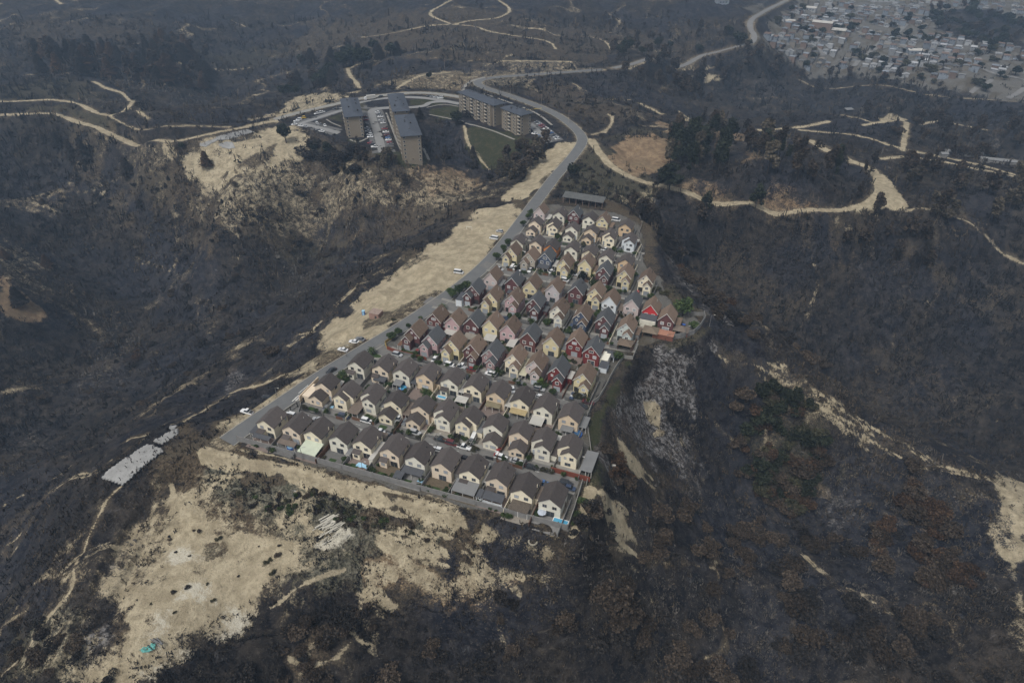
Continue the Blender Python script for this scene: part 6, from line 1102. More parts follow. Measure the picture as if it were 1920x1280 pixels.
variants('gullybush', F_darkgreen, 3, mk_bush(900, .05)); variants('snag', F_black, 4, mk_snag()); variants('bush', F_brown, 4, mk_bush()); variants('rustbush', F_rust, 3, mk_bush()); variants('darkbush', F_black, 3, mk_bush(700)); variants('greenbush', F_green, 3, mk_bush(800)); variants('olivebush', F_olive, 3, mk_bush(800)); variants('roundburnt', F_brown, 3, mk_round(1000, .028))
def tree(kind, x, y, h, label, cat='tree', group=None, z=None, wide=1.0, nm=None):
    cr, tr = R.choice(TREES[kind]); z = Hone(x, y) if z is None else z
    name = nm or {'green': 'leafy_tree', 'lime': 'leafy_tree', 'darkgreen': 'leafy_tree', 'euca': 'eucalyptus_tree', 'scorched': 'scorched_tree', 'dusty': 'scorched_tree', 'conifer': 'burnt_conifer', 'rustconifer': 'burnt_conifer', 'snag': 'burnt_tree', 'roundburnt': 'scorched_tree'}.get(kind, 'shrub')
    t = empty(name, (x, y, z - .1), R.uniform(0, 6.28), label, cat, group, (h * wide, h * wide, h)); add('crown', cr, t); add('trunk', tr, t); return t
def at_ground(px, py): x, y = cast(px, py, H); return float(x[0]), float(y[0])
def trees_at(lst, labelf, cat='tree', group=None, flat=False):
    for i, q in enumerate(lst):
        px, py, kind, h = q[:4]; x, y = at_ground(px, py) if not flat else tuple(float(v) for v in onplane(px, py, 0)); tree(kind, x, y, h, labelf(i, q), cat, group, wide=q[4] if len(q) > 4 else 1.0, z=0 if flat else None)
# settlement greenery (base point, kind, height)
nm_ = ['round dark green street tree', 'dense green street tree', 'small clipped green tree', 'bright green garden tree', 'broad green tree', 'dark green hedge clump']
GR = [(848, 558, 'green', 5.5, 1.2, 'tall dense green tree, left of three by the main road bend'), (862, 552, 'green', 6, 1.1, 'tall dense green tree, middle of three by the main road bend'), (874, 543, 'green', 5.5, 1.1, 'tall dense green tree, right of three by the main road bend'),
 (735, 636, 'green', 4.2, 1.3, 'round green street tree at the left corner of the fourth row'), (748, 628, 'green', 3.6, 1.2, 'smaller round green street tree right of the corner one'), (767, 615, 'green', 2.6, 1.1, 'tiny round street tree left of the brick red house'), (789, 600, 'green', 2.4, 1.1, 'small round street tree above the brick red house'),
 (931, 488, 'green', 5.0, 1.1, 'round green tree beside the main road at the eighth row'), (944, 472, 'green', 4.4, 1.0, 'green street tree just above the eighth row'), (952, 462, 'green', 4.8, 1.0, 'green street tree by the ninth row corner'), (981, 425, 'green', 4.2, 1.1, 'green street tree beside the tenth row'), (990, 412, 'green', 4.5, 1.0, 'green street tree below the farthest row'), (995, 405, 'green', 4.6, 1.0, 'topmost green street tree by the farthest row'),
 (1280, 592, 'green', 9.5, 1.2, 'largest green tree, behind the last maroon house at right'), (1268, 600, 'greenbush', 3.5, 1.2, 'green shrub at the foot of the largest tree'), (1300, 615, 'green', 4, 1.4, 'broad green tree inside the curved grey wall'),
 (1013, 722, 'lime', 4.2, 1.1, 'bright lime green tree on the second street'), (997, 716, 'green', 3.2, 1.2, 'darker green tree left of the lime green one'), (1090, 745, 'olivebush', 4.2, 1.5, 'wide olive green tree before the last yellow house'), (1160, 675, 'green', 4.6, 1.2, 'green tree beside the white garden house'),
 (1130, 583, 'darkgreen', 4.6, 1.2, 'round dark tree left of the bright white house'), (1144, 592, 'greenbush', 2.8, 1.3, 'green shrub below the bright white house'), (1172, 592, 'olivebush', 2.8, 1.3, 'olive shrub left of the scarlet house'), (1140, 548, 'green', 4.2, 1.3, 'dark green tree above the bright white house'), (1093, 528, 'euca', 6, 1.6, 'narrow dark conifer on the fourth street'), (1072, 517, 'darkgreen', 3.4, 1.2, 'dark rounded tree on the fourth street'),
 (981, 482, 'green', 3.4, 1.1, 'green tree between the first two eighth row houses'), (1044, 446, 'darkgreen', 3.4, 1.1, 'dark tree above the orange house'), (942, 641, 'greenbush', 2.2, 1.8, 'green hedge behind the mauve house'), (1033, 561, 'greenbush', 2.6, 1.9, 'thick hedge below the lavender house'), (797, 741, 'greenbush', 3.2, 1.6, 'bushy tree behind the fourth house of the third row'), (694, 785, 'greenbush', 1.9, 1.9, 'dark hedge before the third house of the second row'), (705, 789, 'greenbush', 1.7, 1.9, 'dark hedge right end before the third house of row two'),
 (640, 705, 'greenbush', 2.4, 2.0, 'big dark hedge at the left end of the third row'), (650, 712, 'greenbush', 2.0, 1.6, 'lower dark hedge at the left end of the third row'), (856, 821, 'darkbush', 2.2, 1.7, 'almost black hedge on the first street'), (872, 824, 'greenbush', 1.8, 1.5, 'green hedge on the first street'), (1088, 942, 'greenbush', 2.6, 1.5, 'green shrub on the corner wall at lower right'), (1081, 965, 'greenbush', 2.0, 1.5, 'second green shrub along the corner wall at lower right'), (1076, 983, 'greenbush', 1.8, 1.5, 'lowest green shrub along the corner wall'),
 (1047, 815, 'greenbush', 2.0, 1.3, 'round dark shrub behind the tenth second row house'), (878, 710, 'green', 2.6, 1.2, 'small dark tree between fifth and sixth third row houses'), (737, 600, 'olivebush', 1.4, 1.6, 'low dry bush near the main road'), (1230, 545, 'olivebush', 3.2, 1.6, 'olive bush right of the last cream eighth row house'), (1245, 552, 'olivebush', 3, 1.5, 'second olive bush below the last cream house'), (1187, 520, 'greenbush', 3.2, 1.4, 'shrub left of the last cream house')]
for q in GR: tree(q[2], *[float(v) for v in onplane(q[0], q[1], 0)], q[3], q[5], 'tree' if q[2] in ('green', 'lime', 'darkgreen', 'euca') else 'shrub', 'green trees and shrubs of the settlement', z=0, wide=q[4])
# palms
def palm(px, py, h, lab):
    x, y = [float(v) for v in onplane(px, py, 0)]; t = empty('palm_tree', (x, y, 0), R.uniform(0, 6), lab, 'palm tree'); b = MB(); b.tube((0, 0, 0), (.1, 0, h), .25, .18, bark2, 7); add('trunk', b.mesh('trunk'), t)
    V = []
    for k in range(22):
        a = k * 2.4; el = .9 - k * .055; L = 2.3; pr = None
        for i in range(6):
            f = i / 5; p = Vector((math.cos(a) * L * f * math.cos(el * (1 - f)), math.sin(a) * L * f * math.cos(el * (1 - f)), h + L * f * math.sin(el) - 1.5 * f * f)); w_ = .32 * (1 - abs(f - .4)); s = Vector((-math.sin(a), math.cos(a), -.3)) * w_
            if pr: V += [pr[0] - pr[1], pr[0] + pr[1], p + s, p - s]
            pr = (p, s)
    add('fronds', quads('fronds', np.array([tuple(v) for v in V]), [F_green]), t)
palm(699, 664, 2.6, 'palm tree on the traffic island of the second street'); palm(831, 581, 2.4, 'palm tree at the left end of the third street'); palm(1183, 604, 2.2, 'small palm before the scarlet house')
b = MB(); b.tube((0, 0, 0), (0, 0, .2), 2.2, 2.2, kerbm, 18); b.tube((0, 0, .2), (0, 0, .22), 1.9, 1.9, lawn, 18); x, y = [float(v) for v in onplane(703, 667, 0)]; o = add('kerb', b.mesh('kerb'), None, (x, y, .05), ANG, (1.6, .7, 1)); tag(o, kind='structure')
# small garden plants in the yards
cnt = {}
for (x, y, an, typ, fr, ri, hi, wc, lab, ne) in BOXES:
    nm = lab.split(',')[1].strip().replace(' from left', ' house from left')
    ca, sa = math.cos(an), math.sin(an)
    for k in range(R.choice([2, 3, 3, 4])):
        lx = R.choice([R.uniform(-4.5, -3.6), R.uniform(3.4, 4.6), R.uniform(-3, 3)]); ly = -fr + R.uniform(.6, 1.6) if abs(lx) < 3.3 else R.uniform(-fr + .8, -1)
        tree(R.choice(['greenbush', 'greenbush', 'olivebush', 'green']), x + ca * lx - sa * ly, y + sa * lx + ca * ly, R.uniform(1.4, 3.0) * (1.3 if ri > 3 else 1), f'small green plant by the {nm}', 'garden plant', 'garden plants of the settlement yards', z=0.03, nm='garden_shrub')
# named trees on the hills
L1 = [(537, 268, 'darkgreen', 15, .95, 'big dark green tree on the bare ground by the left road'), (592, 290, 'darkgreen', 12, .8, 'dark round-topped tree below the left car park'), (616, 292, 'euca', 11, 1.6, 'slim dark tree right of the round-topped one'), (343, 281, 'darkgreen', 6, 1.0, 'small dark tree at the bend of the left dirt road'), (388, 313, 'rustconifer', 12, 1.3, 'reddish burnt conifer on the left hill'), (241, 328, 'conifer', 14, 1.4, 'wide black conifer on the left slope'), (160, 300, 'conifer', 18, 1.1, 'tall black conifer, right of the pair on the left slope'), (137, 300, 'conifer', 17, 1.1, 'tall black conifer, left of the pair on the left slope'), (110, 275, 'conifer', 12, 1.2, 'black conifer just under the left dirt road'),
 (1072, 335, 'darkgreen', 11, 1.0, 'dark green tree on the bend of the main road'), (1112, 345, 'olivebush', 4, 1.4, 'olive bush right of the main road tree'), (805, 150, 'darkgreen', 8, .9, 'lone dark green tree above the loop road'), (1385, 85, 'darkgreen', 16, 1.4, 'broad dark tree beside the avenue junction'), (1404, 88, 'darkgreen', 9, 1.2, 'smaller dark tree right of the avenue junction one'), (857, 235, 'darkgreen', 12, 1.1, 'dark green tree at the left end of the longest apartment block'), (788, 222, 'conifer', 9, 1.2, 'dark tree on the green between the apartment blocks'), (1254, 358, 'euca', 18, 2.0, 'very tall dark tree where the right dirt road begins'), (1322, 395, 'euca', 13, 1.2, 'dark green tree below the right dirt road'), (1415, 395, 'euca', 17, 1.2, 'dark green tall tree standing alone by the right dirt road'), (1575, 300, 'conifer', 12, 1.4, 'dark conifer beside the pale dirt road fork'), (38, 570, 'conifer', 13, 1.3, 'black conifer on the orange patch at the left edge'), (90, 500, 'rustconifer', 10, 1.3, 'rusty conifer on the left slope'), (12, 485, 'rustconifer', 8, 1.3, 'rusty conifer at the left edge'), (262, 672, 'rustbush', 7, 1.0, 'single rust-brown shrub in the black left valley'), (508, 668, 'bush', 7, 1.2, 'brown shrub on the ridge left of the sand'), (1458, 268, 'euca', 10, 1.4, 'dark tree on the round hill at right')]
for q in L1: x, y = at_ground(q[0], q[1]); tree(q[2], x, y, q[3], q[5], 'tree', None, wide=q[4])
for i, (px, py) in enumerate([(1262, 290), (1270, 300), (1280, 295), (1290, 305), (1297, 290), (1308, 310), (1314, 300), (1268, 315), (1350, 312), (1358, 300), (1292, 330), (1345, 330)]):
    x, y = at_ground(px, py); tree('euca', x, y, R.uniform(19, 27), 'tall dark eucalyptus in the dense group right of the orange slope', 'tree', 'dense eucalyptus group', wide=R.uniform(.8, 1.15))
SHRUBS = []
def flush_shrubs():
    SHRUBS.sort(key=lambda q: -q[3] * q[6] / math.hypot(q[1], q[2], 173))
    for kind, x, y, h, label, group, wide in SHRUBS[:288]: tree(kind, x, y, h, label, 'shrub', group, wide=wide)
    V = []; MI = []; ms = []
    for kind, x, y, h, label, group, wide in SHRUBS[288:]:
        cr = R.choice(TREES[kind])[0]; n = len(cr.vertices); co = np.empty(n * 3, np.float32); cr.vertices.foreach_get('co', co); co = co.reshape(-1, 3); a = R.uniform(0, 6.28); c_, s_ = math.cos(a), math.sin(a)
        co = np.c_[(co[:, 0] * c_ - co[:, 1] * s_) * h * wide + x, (co[:, 0] * s_ + co[:, 1] * c_) * h * wide + y, co[:, 2] * h + Hone(x, y) - .1]
        V.append(co); m_ = cr.materials[0]
        if m_ not in ms: ms.append(m_)
        MI.append(np.full(n // 4, ms.index(m_), np.int32))
    if V: o = add('small_shrubs', quads('small_shrubs', np.concatenate(V), ms, np.concatenate(MI))); tag(o, 'countless small dry shrubs dotted over the hillsides', None, None, 'stuff')
def scatter(poly, n, kinds, hr, label, group, cat='tree', wide=(.9, 1.3), avoid=True, mind=0.0):
    P = G(PL(poly)); x0, y0 = P.min(0); x1, y1 = P.max(0); k = 0; tries = 0; done = []
    while k < n and tries < n * 60:
        tries += 1; x = R.uniform(x0, x1); y = R.uniform(y0, y1)
        if polysd(np.array([x]), np.array([y]), P)[0] > 0: continue
        if avoid:
            q = np.array([x]), np.array([y])
            if any(bb(q[0], q[1], p, 6)[0] and segdist(q[0], q[1], p)[0] < wd / 2 + 2.0 for p, wd, _ in trackw) or any(bb(q[0], q[1], p, 8)[0] and segdist(q[0], q[1], p)[0] < wd / 2 + 2.5 for p, wd in roadw.values()): continue
        if mind and any((x - a) ** 2 + (y - c) ** 2 < mind * mind for a, c in done): continue
        done.append((x, y)); k += 1
        if cat == 'shrub': SHRUBS.append((R.choice(kinds), x, y, R.uniform(*hr), label, group, R.uniform(*wide)))
        else: tree(R.choice(kinds), x, y, R.uniform(*hr), label, cat, group, wide=R.uniform(*wide))
scatter("1235,250 1330,250 1440,275 1560,300 1640,330 1640,370 1560,388 1420,378 1330,355 1260,330", 52, ['scorched', 'scorched', 'euca', 'snag', 'dusty'], (11, 24), 'scorched brown tree on the round hill inside the right dirt road loop', 'scorched trees on the round hill at right', wide=(.65, 1.15))
scatter("1150,90 1250,60 1390,60 1400,80 1300,95 1180,115 1120,120", 34, ['scorched', 'snag', 'darkgreen'], (9, 15), 'scorched tree in the wood above the straight avenue', 'scorched wood above the avenue')
scatter("1130,135 1280,115 1440,100 1500,112 1460,150 1350,160 1300,190 1200,175", 58, ['scorched', 'scorched', 'snag'], (12, 20), 'scorched tree in the wood below the straight avenue', 'scorched wood below the avenue', wide=(1.1, 1.6))
scatter("1480,110 1600,120 1700,155 1900,195 1925,290 1750,255 1600,200 1500,170", 90, ['scorched', 'snag', 'snag'], (11, 19), 'scorched tree in the valley below the far town', 'scorched trees in the valley below the town', wide=(1.0, 1.5))
scatter("1740,20 1850,18 1925,40 1925,95 1850,82 1760,60", 40, ['darkgreen', 'scorched'], (10, 16), 'dark tree in the wooded dip inside the far town', 'dark wood inside the far town', wide=(1.2, 1.6))
scatter("60,95 200,75 330,90 420,110 400,150 330,165 180,140 80,150", 100, ['conifer', 'conifer', 'scorched', 'rustconifer'], (12, 22), 'burnt tree in the dark belt of wood at upper left', 'burnt wood at upper left', wide=(1.1, 1.6))
scatter("540,130 640,80 720,75 760,105 700,125 620,150 560,190 530,180", 46, ['conifer', 'darkgreen', 'scorched'], (10, 19), 'dark burnt tree on the slope above the upper road', 'burnt trees above the upper road', wide=(1.2, 1.6))
scatter("935,345 950,290 1010,262 1035,275 1000,320 950,360", 20, ['dusty', 'dusty', 'scorched'], (10, 15), 'dry grey-brown tree in the row below the short apartment block', 'dry trees below the short apartment block', wide=(1.2, 1.6))
scatter("560,270 660,275 700,300 780,318 760,350 640,330 580,310", 30, ['dusty', 'scorched', 'darkbush', 'snag'], (6, 12), 'dry tree on the bank below the apartment car park', 'dry trees below the apartment car park', wide=(1.2, 1.6))
scatter("1180,395 1240,350 1300,370 1330,430 1300,480 1240,470", 26, ['scorched', 'snag', 'conifer'], (10, 17), 'burnt tree on the slope right of the farthest houses', 'burnt trees right of the farthest houses', wide=(1.1, 1.6))
scatter("1640,270 1700,300 1900,345 1925,420 1760,420 1680,380 1660,340", 26, ['snag', 'scorched', 'dusty'], (12, 20), 'thin burnt tree on the slope beyond the sandy junction', 'thin burnt trees beyond the sandy junction')
scatter("1480,400 1600,400 1800,450 1850,540 1700,520 1500,450", 16, ['snag', 'scorched'], (12, 20), 'charred bare trunk on the slope under the sandy junction', 'charred trunks under the sandy junction')
scatter("1660,225 1925,250 1925,320 1800,300 1680,280", 26, ['scorched', 'snag', 'bush'], (6, 12), 'scorched tree between the far dirt roads at right', 'scorched trees between the far dirt roads')
scatter("860,20 1300,10 1350,60 1100,70 960,60 880,45", 26, ['snag', 'scorched'], (7, 12), 'burnt tree among the winding tracks at the top', 'burnt trees among the top tracks')
scatter("860,200 905,225 900,240 935,330 880,330 830,290", 10, ['darkbush', 'dusty', 'conifer'], (5, 10), 'dark tree in the hollow between the apartment blocks', 'trees in the hollow between the blocks', wide=(1.2, 1.5))
# shrubs in the ravines
scatter("1370,740 1450,730 1530,760 1545,880 1500,950 1430,920 1390,850", 78, ['gullybush', 'gullybush', 'olivebush', 'bush', 'rustbush'], (4.5, 8), 'leafy shrub in the partly green gully right of the settlement', 'shrubs of the green gully', 'shrub', (1.0, 1.5), False)
scatter("1440,880 1530,900 1520,960 1450,950 1400,840 1370,800 1380,900", 26, ['rustbush', 'bush'], (4, 6.5), 'rust-brown shrub around the green gully', 'rusty shrubs around the green gully', 'shrub', (1.0, 1.4), False)
scatter("1690,860 1740,880 1775,1000 1800,1090 1750,1100 1720,1000", 26, ['rustbush', 'bush'], (5, 8), 'rust-brown shrub in the narrow strip at lower right', 'rusty shrub strip at lower right', 'shrub', (1.0, 1.4), False)
scatter("1260,470 1360,520 1440,590 1560,690 1500,720 1400,640 1300,570", 46, ['rustbush', 'bush', 'bush', 'darkbush'], (4, 7), 'rust-brown shrub in the ravine behind the settlement', 'rusty shrubs in the ravine behind the settlement', 'shrub', (1.0, 1.5), False)
scatter("1030,1080 1300,1100 1500,1100 1700,1130 1900,1160 1900,1278 1000,1278", 95, ['bush', 'bush', 'roundburnt', 'darkbush', 'darkbush'], (4, 7.5), 'burnt round-crowned shrub on the dark slope at lower right', 'burnt shrubs on the lower right slope', 'shrub', (1.1, 1.6), False)
scatter("560,1120 700,1130 1000,1120 1030,1278 420,1278", 62, ['bush', 'darkbush', 'darkbush', 'roundburnt'], (3, 6), 'burnt round-crowned shrub on the dark slope at the bottom', 'burnt shrubs on the bottom slope', 'shrub', (1.1, 1.6), False)
scatter("1230,900 1380,940 1700,1000 1690,1100 1400,1070 1200,1040", 46, ['bush', 'darkbush', 'bush'], (3.5, 6), 'burnt shrub on the charred slope right of the settlement', 'burnt shrubs on the right slope', 'shrub', (1.1, 1.6), False)
scatter("1060,1000 1140,950 1150,1060 1070,1080", 10, ['bush', 'darkbush'], (3, 5), 'burnt shrub below the lower right settlement corner', 'burnt shrubs below the settlement corner', 'shrub', (1.1, 1.5), False)
scatter("1120,820 1160,850 1200,930 1150,930", 10, ['bush', 'rustbush'], (3, 5), 'brown shrub on the rocks right of the settlement', 'brown shrubs on the rocks', 'shrub', (1.1, 1.5), False)
scatter("430,900 560,905 700,950 830,990 800,1005 640,970 470,940", 60, ['greenbush', 'olivebush', 'darkbush', 'bush'], (1.3, 2.6), 'low green-brown shrub on the terrace below the front wall', 'shrubs on the terrace below the front wall', 'shrub', (1.0, 1.4), False)
scatter("260,1000 420,960 560,1000 560,1080 420,1180 300,1210 240,1150", 22, ['bush', 'olivebush', 'olivebush', 'darkbush'], (.5, 1.7), 'small dark shrub scattered on the sandy terrace', 'small shrubs on the sandy terrace', 'shrub', (1.0, 1.5), False)
scatter("0,1150 200,1180 200,1278 0,1278", 22, ['bush', 'darkbush'], (2, 4), 'brown shrub in the bottom left corner', 'brown shrubs in the bottom left corner', 'shrub', (1.0, 1.5), False)
scatter("20,620 300,560 500,430 640,470 480,620 260,760 40,760", 46, ['darkbush', 'bush', 'darkbush'], (3, 5.5), 'charred shrub in the black valley at left', 'charred shrubs in the black left valley', 'shrub', (1.0, 1.5), False)
scatter("20,260 260,310 420,350 560,330 760,360 700,430 400,430 60,420", 80, ['darkbush', 'bush', 'darkbush', 'conifer'], (2.5, 5), 'dark shrub on the hillside under the left dirt road', 'dark shrubs under the left dirt road', 'shrub', (1.0, 1.5))
scatter("1045,350 1090,300 1200,340 1240,370 1200,390 1130,378 1060,372", 40, ['olivebush', 'bush', 'darkbush'], (1.8, 3.5), 'olive shrub on the slope behind the long open shed', 'shrubs behind the open shed', 'shrub', (1.0, 1.5))
scatter("960,150 1120,160 1240,215 1230,240 1150,235 1060,215", 50, ['darkbush', 'bush', 'dusty'], (2, 4), 'burnt shrub on the slope right of the curving road', 'burnt shrubs right of the curving road', 'shrub', (1.1, 1.6))
scatter("1590,1000 1700,960 1850,1060 1820,1110 1700,1080", 18, ['bush', 'rustbush'], (3.5, 6), 'brown shrub above the pale bank at the right edge', 'brown shrubs at the right edge', 'shrub', (1.1, 1.6), False)

flush_shrubs()
# ------------------------------------------------------------------ ground scrub: one uncountable mass of charred twigs and stubble
def scrub():
    rng = np.random.RandomState(5); n = 62000
    px = rng.uniform(-60, 1980, n); py = rng.uniform(30, 1330, n); x, y = [], []
    for i in range(0, n, 8000): a, c_ = cast(px[i:i + 8000], py[i:i + 8000], Hb); x.append(a); y.append(c_)
    x = np.concatenate(x); y = np.concatenate(y); rr = np.hypot(x, y)
    g = fbm(x, y, 18, 3, 21) + fbm(x, y, 6, 2, 22) * .6
    bare = np.zeros(n)
    for pts, chn, so, na, st in areaw:
        b = bb(x, y, pts, so + na)
        if b.any() and chn in ('dirt', 'pave', 'green', 'pale', 'rust'):
            sd = polysd(x[b], y[b], pts); bare[b] = np.maximum(bare[b], st * (1 - smooth(-so - na * .4, so, sd)))
    for pts, wd, st in trackw:
        b = bb(x, y, pts, wd + 3)
        if b.any(): bare[b] = np.maximum(bare[b], 1 - smooth(wd * .6, wd * .6 + 1.6, segdist(x[b], y[b], pts)))
    for pts, wd in roadw.values():
        b = bb(x, y, pts, wd + 5); bare[b] = np.maximum(bare[b], 1 - smooth(wd / 2 + 1, wd / 2 + 3.5, segdist(x[b], y[b], pts)))
    b = bb(x, y, settpoly, 3); bare[b] = np.maximum(bare[b], polysd(x[b], y[b], settpoly) < 1.0); b = bb(x, y, aptpoly, 3); bare[b] = np.maximum(bare[b], polysd(x[b], y[b], aptpoly) < 1.0)
    keep = (rng.rand(n) > bare * 1.05) & (g > -.25 + rng.uniform(-.35, .35, n)) & (rr < 1150)
    x, y, rr = x[keep], y[keep], rr[keep]; n = len(x); z = H(x, y); s = rng.uniform(.35, 1.0, n) * np.clip(rr / 260, .8, 3.2) * np.where(rng.rand(n) < .12, 1.8, 1.0)
    hue = fbm(x, y, 60, 3, 31) * 1.6 + rng.normal(0, .22, n); K = 9
    d = rng.normal(size=(n, K, 3)); d[..., 2] = np.abs(d[..., 2]) * .8; c_ = np.stack([x, y, z], -1)[:, None, :] + d * (s * .55)[:, None, None]
    u = rng.normal(size=(n, K, 3)); u /= np.linalg.norm(u, axis=-1)[..., None]; v = np.cross(u, rng.normal(size=(n, K, 3))); v /= np.linalg.norm(v, axis=-1)[..., None] + 1e-6
    sz = (s * .34)[:, None, None] * rng.uniform(.5, 1.3, (n, K, 1)); u *= sz; v *= sz * .5
    up = rng.normal(0, .18, (n, 3, 3)); up[..., 2] = 1; hz = rng.normal(size=(n, 3, 3)); hz[..., 2] = 0; hz /= np.linalg.norm(hz, axis=-1)[..., None]
    v[:, :3] = up * (s * .75)[:, None, None] * rng.uniform(.6, 1.5, (n, 3, 1)); u[:, :3] = hz * (.035 + .09 * s)[:, None, None]; c_[:, :3, 2] += (s * .4)[:, None]
    V = np.stack([c_ - u - v, c_ + u - v, c_ + u + v, c_ - u + v], 2).reshape(-1, 3)
    mi = np.where(hue < -.02, 0, np.where(hue < .45, 1, np.where(hue < .75, 2, 3))); mi = np.repeat(mi, K).astype(np.int32)
    me = quads('burnt_scrub', V, [M('char_twig', (.012, .012, .013), .95, .3, 1), M('char_brown', (.034, .028, .023), .95, .4, 1), M('dry_stubble', (.075, .060, .042), .95, .4, 1), M('ashy_twig', (.085, .078, .070), .95, .4, 1)], mi)
    o = add('burnt_scrub', me); tag(o, 'charred twigs and stubble covering the burnt hillsides', None, None, 'stuff')
scrub()

# ------------------------------------------------------------------ the far town
def town():
    P = G(PL("1408,92 1425,62 1490,8 1520,-25 1990,-25 1990,205 1925,190 1800,168 1705,150 1600,122 1480,105")); W_ = G(PL("1740,20 1850,18 1925,40 1960,60 1960,100 1850,82 1760,60"))
    x0, y0 = P.min(0); x1, y1 = P.max(0); an = math.radians(-32); ca, sa = math.cos(an), math.sin(an); cxx, cyy = P.mean(0)
    pts = []
    for i in range(-70, 70):
        for j in range(-70, 70):
            if i % 9 == 4: continue
            a = i * 9.0 + (j // 6) * 2.5; b_ = j * 12.5 + (j // 2) * 6.5
            x = cxx + ca * a - sa * b_; y = cyy + sa * a + ca * b_
            if x0 < x < x1 and y0 < y < y1: pts.append((x + R.uniform(-1.2, 1.2), y + R.uniform(-1.2, 1.2)))
    A = np.array(pts); ins = (polysd(A[:, 0], A[:, 1], P) < -4) & (polysd(A[:, 0], A[:, 1], W_) > 3) & (fbm(A[:, 0], A[:, 1], 70, 3, 41) > -.18)
    av = roadw['avenue'][0]; ins &= segdist(A[:, 0], A[:, 1], av) > 12; A = A[ins]
    A = A[np.argsort(A[:, 1])]; Z = H(A[:, 0], A[:, 1])
    cols = [('pale grey', (.20, .205, .21)), ('weathered white', (.27, .28, .29)), ('dusty brown', (.15, .135, .115)), ('bluish grey', (.16, .18, .205)), ('rust-stained', (.15, .11, .09)), ('ash grey', (.14, .145, .15))]
    wms = [M('town_wall_%d' % i, c_[1], .9, .2, .6, rnd=.25) for i, c_ in enumerate(cols)]; rms = [M('town_roof_%d' % i, tuple(q * f for q in c_[1]), .8, .2, .5, rnd=.35) for i, (c_, f) in enumerate(zip(cols, (1.0, 1.0, .9, .9, .8, .8)))]
    ms = []
    for v in range(12):
        wm, rm = wms[v % 6], rms[(v * 5 + 1) % 6]; w_, d_, h_ = R.uniform(5, 7.5), R.uniform(6, 9), R.choice([2.6, 2.8, 5.2]); b = MB(); b.box(-w_ / 2, w_ / 2, -d_ / 2, d_ / 2, -2.5, h_, wm)
        for k in (-1, 1): b.box(k * w_ / 4 - .5, k * w_ / 4 + .5, -d_ / 2 - .04, -d_ / 2, h_ - 1.7, h_ - .6, glass)
        if v % 4 == 1: b.box(w_ / 2, w_ / 2 + 2.6, -d_ / 3, d_ / 3, -2.5, 2.2, wm)
        r = MB()
        if v % 3: r.prism([(-w_ / 2 - .3, h_), (w_ / 2 + .3, h_), (0, h_ + R.uniform(.8, 1.5))], -d_ / 2 - .3, d_ / 2 + .3, rm)
        else: r.slab((-w_ / 2 - .3, -d_ / 2 - .3, h_ + .2), (w_ / 2 + .3, -d_ / 2 - .3, h_ + .2), (w_ / 2 + .3, d_ / 2 + .3, h_ + .8), (-w_ / 2 - .3, d_ / 2 + .3, h_ + .8), .15, rm)
        ms.append((b.mesh('wall'), r.mesh('roof'), b, r))
    big = [0]
    allv = [[], [], []]; mats_ = []
    for k, ((x, y), z) in enumerate(zip(A, Z)):
        v = R.randrange(12); a = an + R.choice([0, math.pi / 2, math.pi, 0]) + R.uniform(-.06, .06)
        if k < 298:
            t = empty('town_house', (float(x), float(y), float(z) + .3), a, 'small low house in the dense far town, among its nearer rows', 'house', 'small houses of the far town'); add('wall', ms[v][0], t); add('roof', ms[v][1], t)
        else:
            c_, s_ = math.cos(a), math.sin(a)
            for mb in (ms[v][2], ms[v][3]):
                off = len(allv[0]); allv[0] += [(x + c_ * p[0] - s_ * p[1], y + s_ * p[0] + c_ * p[1], z + .3 + p[2]) for p in mb.v]
                for f, m_ in zip(mb.f, mb.m):
                    allv[1].append(tuple(off + q for q in f)); mm = mb.mats[m_]
                    if mm not in mats_: mats_.append(mm)
                    allv[2].append(mats_.index(mm))
    me = bpy.data.meshes.new('distant_houses'); me.from_pydata(allv[0], [], allv[1]); [me.materials.append(m_) for m_ in mats_]; me.polygons.foreach_set('material_index', allv[2]); me.update(); o = add('distant_houses', me); tag(o, 'mass of small pale houses in the farthest part of the town', None, None, 'stuff')
    for (px, py, w_, d_, h_, wc, rc, an2, lab, nm) in [(1540, 55, 26, 12, 9, 4, 1, an, 'long pale hall with reddish end wall in the far town', 'school_building'), (1562, 62, 32, 16, 5, 2, 0, an, 'wide grey low hall next to the long pale one', 'school_building'), (1650, 2, 36, 22, 7, 1, 1, 0, 'big white domed hall at the top edge of the town', 'sports_hall'), (1714, 100, 18, 9, 4, 3, 1, -.1, 'pale blue-white roofed building at the near edge of the town', 'workshop'), (1480, 45, 14, 8, 4, 1, 1, an, 'bright white roofed building near the avenue', 'workshop'), (1353, 6, 16, 10, 5, 3, 3, .2, 'blue-roofed building beside the dark trees at the top', 'workshop'), (1520, 20, 16, 9, 4, 0, 1, an, 'pale gabled building in the upper part of the town', 'workshop')]:
        x, y = at_ground(px, py); t = empty(nm, (x, y, Hone(x, y)), an2, lab, 'building'); b = MB(); b.box(-w_ / 2, w_ / 2, -d_ / 2, d_ / 2, -3, h_, wms[wc]); add('wall', b.mesh('wall'), t)
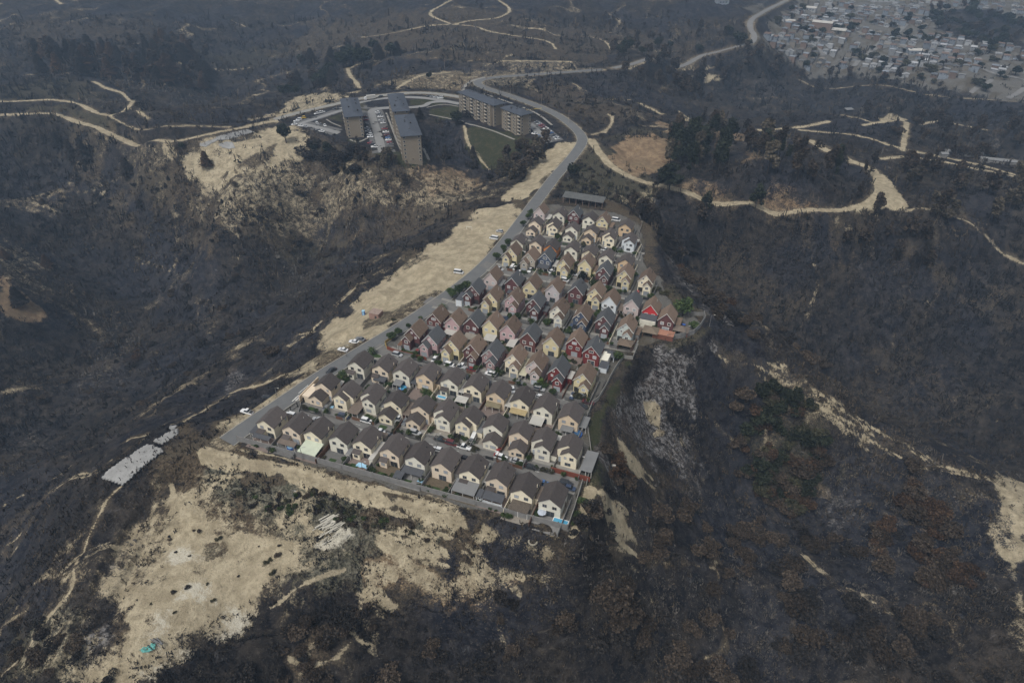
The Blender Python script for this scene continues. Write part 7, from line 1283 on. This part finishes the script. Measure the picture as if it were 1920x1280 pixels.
        r = MB(); n_ = 8; pr = [(-d_ / 2 - .4, h_), (d_ / 2 + .4, h_)] + ([(0, h_ + 2)] if nm != 'sports_hall' else [(d_ / 2 * math.cos(q), h_ + 4 * math.sin(q)) for q in np.linspace(.3, math.pi - .3, n_)]); r.prism(pr, -w_ / 2 - .4, w_ / 2 + .4, bluet if 'blue' in lab and 'white' not in lab else metal_white, 'x'); add('roof', r.mesh('roof'), t)
        for k in range(3): b = MB(); b.box(-1, 1, -.06, 0, 1, 2.4, glass); add('window', b.mesh('window'), t, (-w_ / 4 + k * w_ / 4, -d_ / 2, 0))
    P2 = P; k = 0
    while k < 210:
        x = R.uniform(x0, x1); y = R.uniform(y0, min(y1, 1150))
        if polysd(np.array([x]), np.array([y]), P)[0] > -3: continue
        tree(R.choice(['darkgreen', 'olivebush', 'darkgreen', 'scorched']), x, y, R.uniform(5, 11), 'dark garden tree among the houses of the far town', 'tree', 'trees among the far town houses', wide=1.4); k += 1
    for i, px_ in enumerate([("1700,45 1655,75 1640,92 1600,125", 6), ("1560,-10 1555,40 1540,60 1530,85 1545,105", 7), ("1600,60 1640,70 1700,88 1800,105 1925,112", 5), ("1720,120 1840,130 1925,150", 5), ("1440,75 1480,78 1530,85", 5), ("1650,50 1690,20 1750,0", 5), ("1860,150 1820,175", 5), ("1925,165 1890,185", 6)]):
        ribbon('road', smoothline(G(PL(px_[0]), H), 5), px_[1], M('pale_avenue', (.2, .2, .2)), .5, H_=H, n=3)
town()

# ------------------------------------------------------------------ haze
b = MB(); b.box(-4200, 4200, -4200, 4200, -190, 260, dark); me = b.mesh('haze'); me.materials.clear()
hm = bpy.data.materials.new('haze_air'); hm.use_nodes = True; nt = hm.node_tree; nt.nodes.clear(); ou = nt.nodes.new('ShaderNodeOutputMaterial'); pv = nt.nodes.new('ShaderNodeVolumePrincipled')
pv.inputs['Color'].default_value = (.52, .73, 1.0, 1); pv.inputs['Density'].default_value = .00022; pv.inputs['Anisotropy'].default_value = 0.2
nt.links.new(pv.outputs[0], ou.inputs['Volume']); me.materials.append(hm); o = add('haze', me); tag(o, 'thin bluish smoke haze filling the air', None, None, 'stuff')
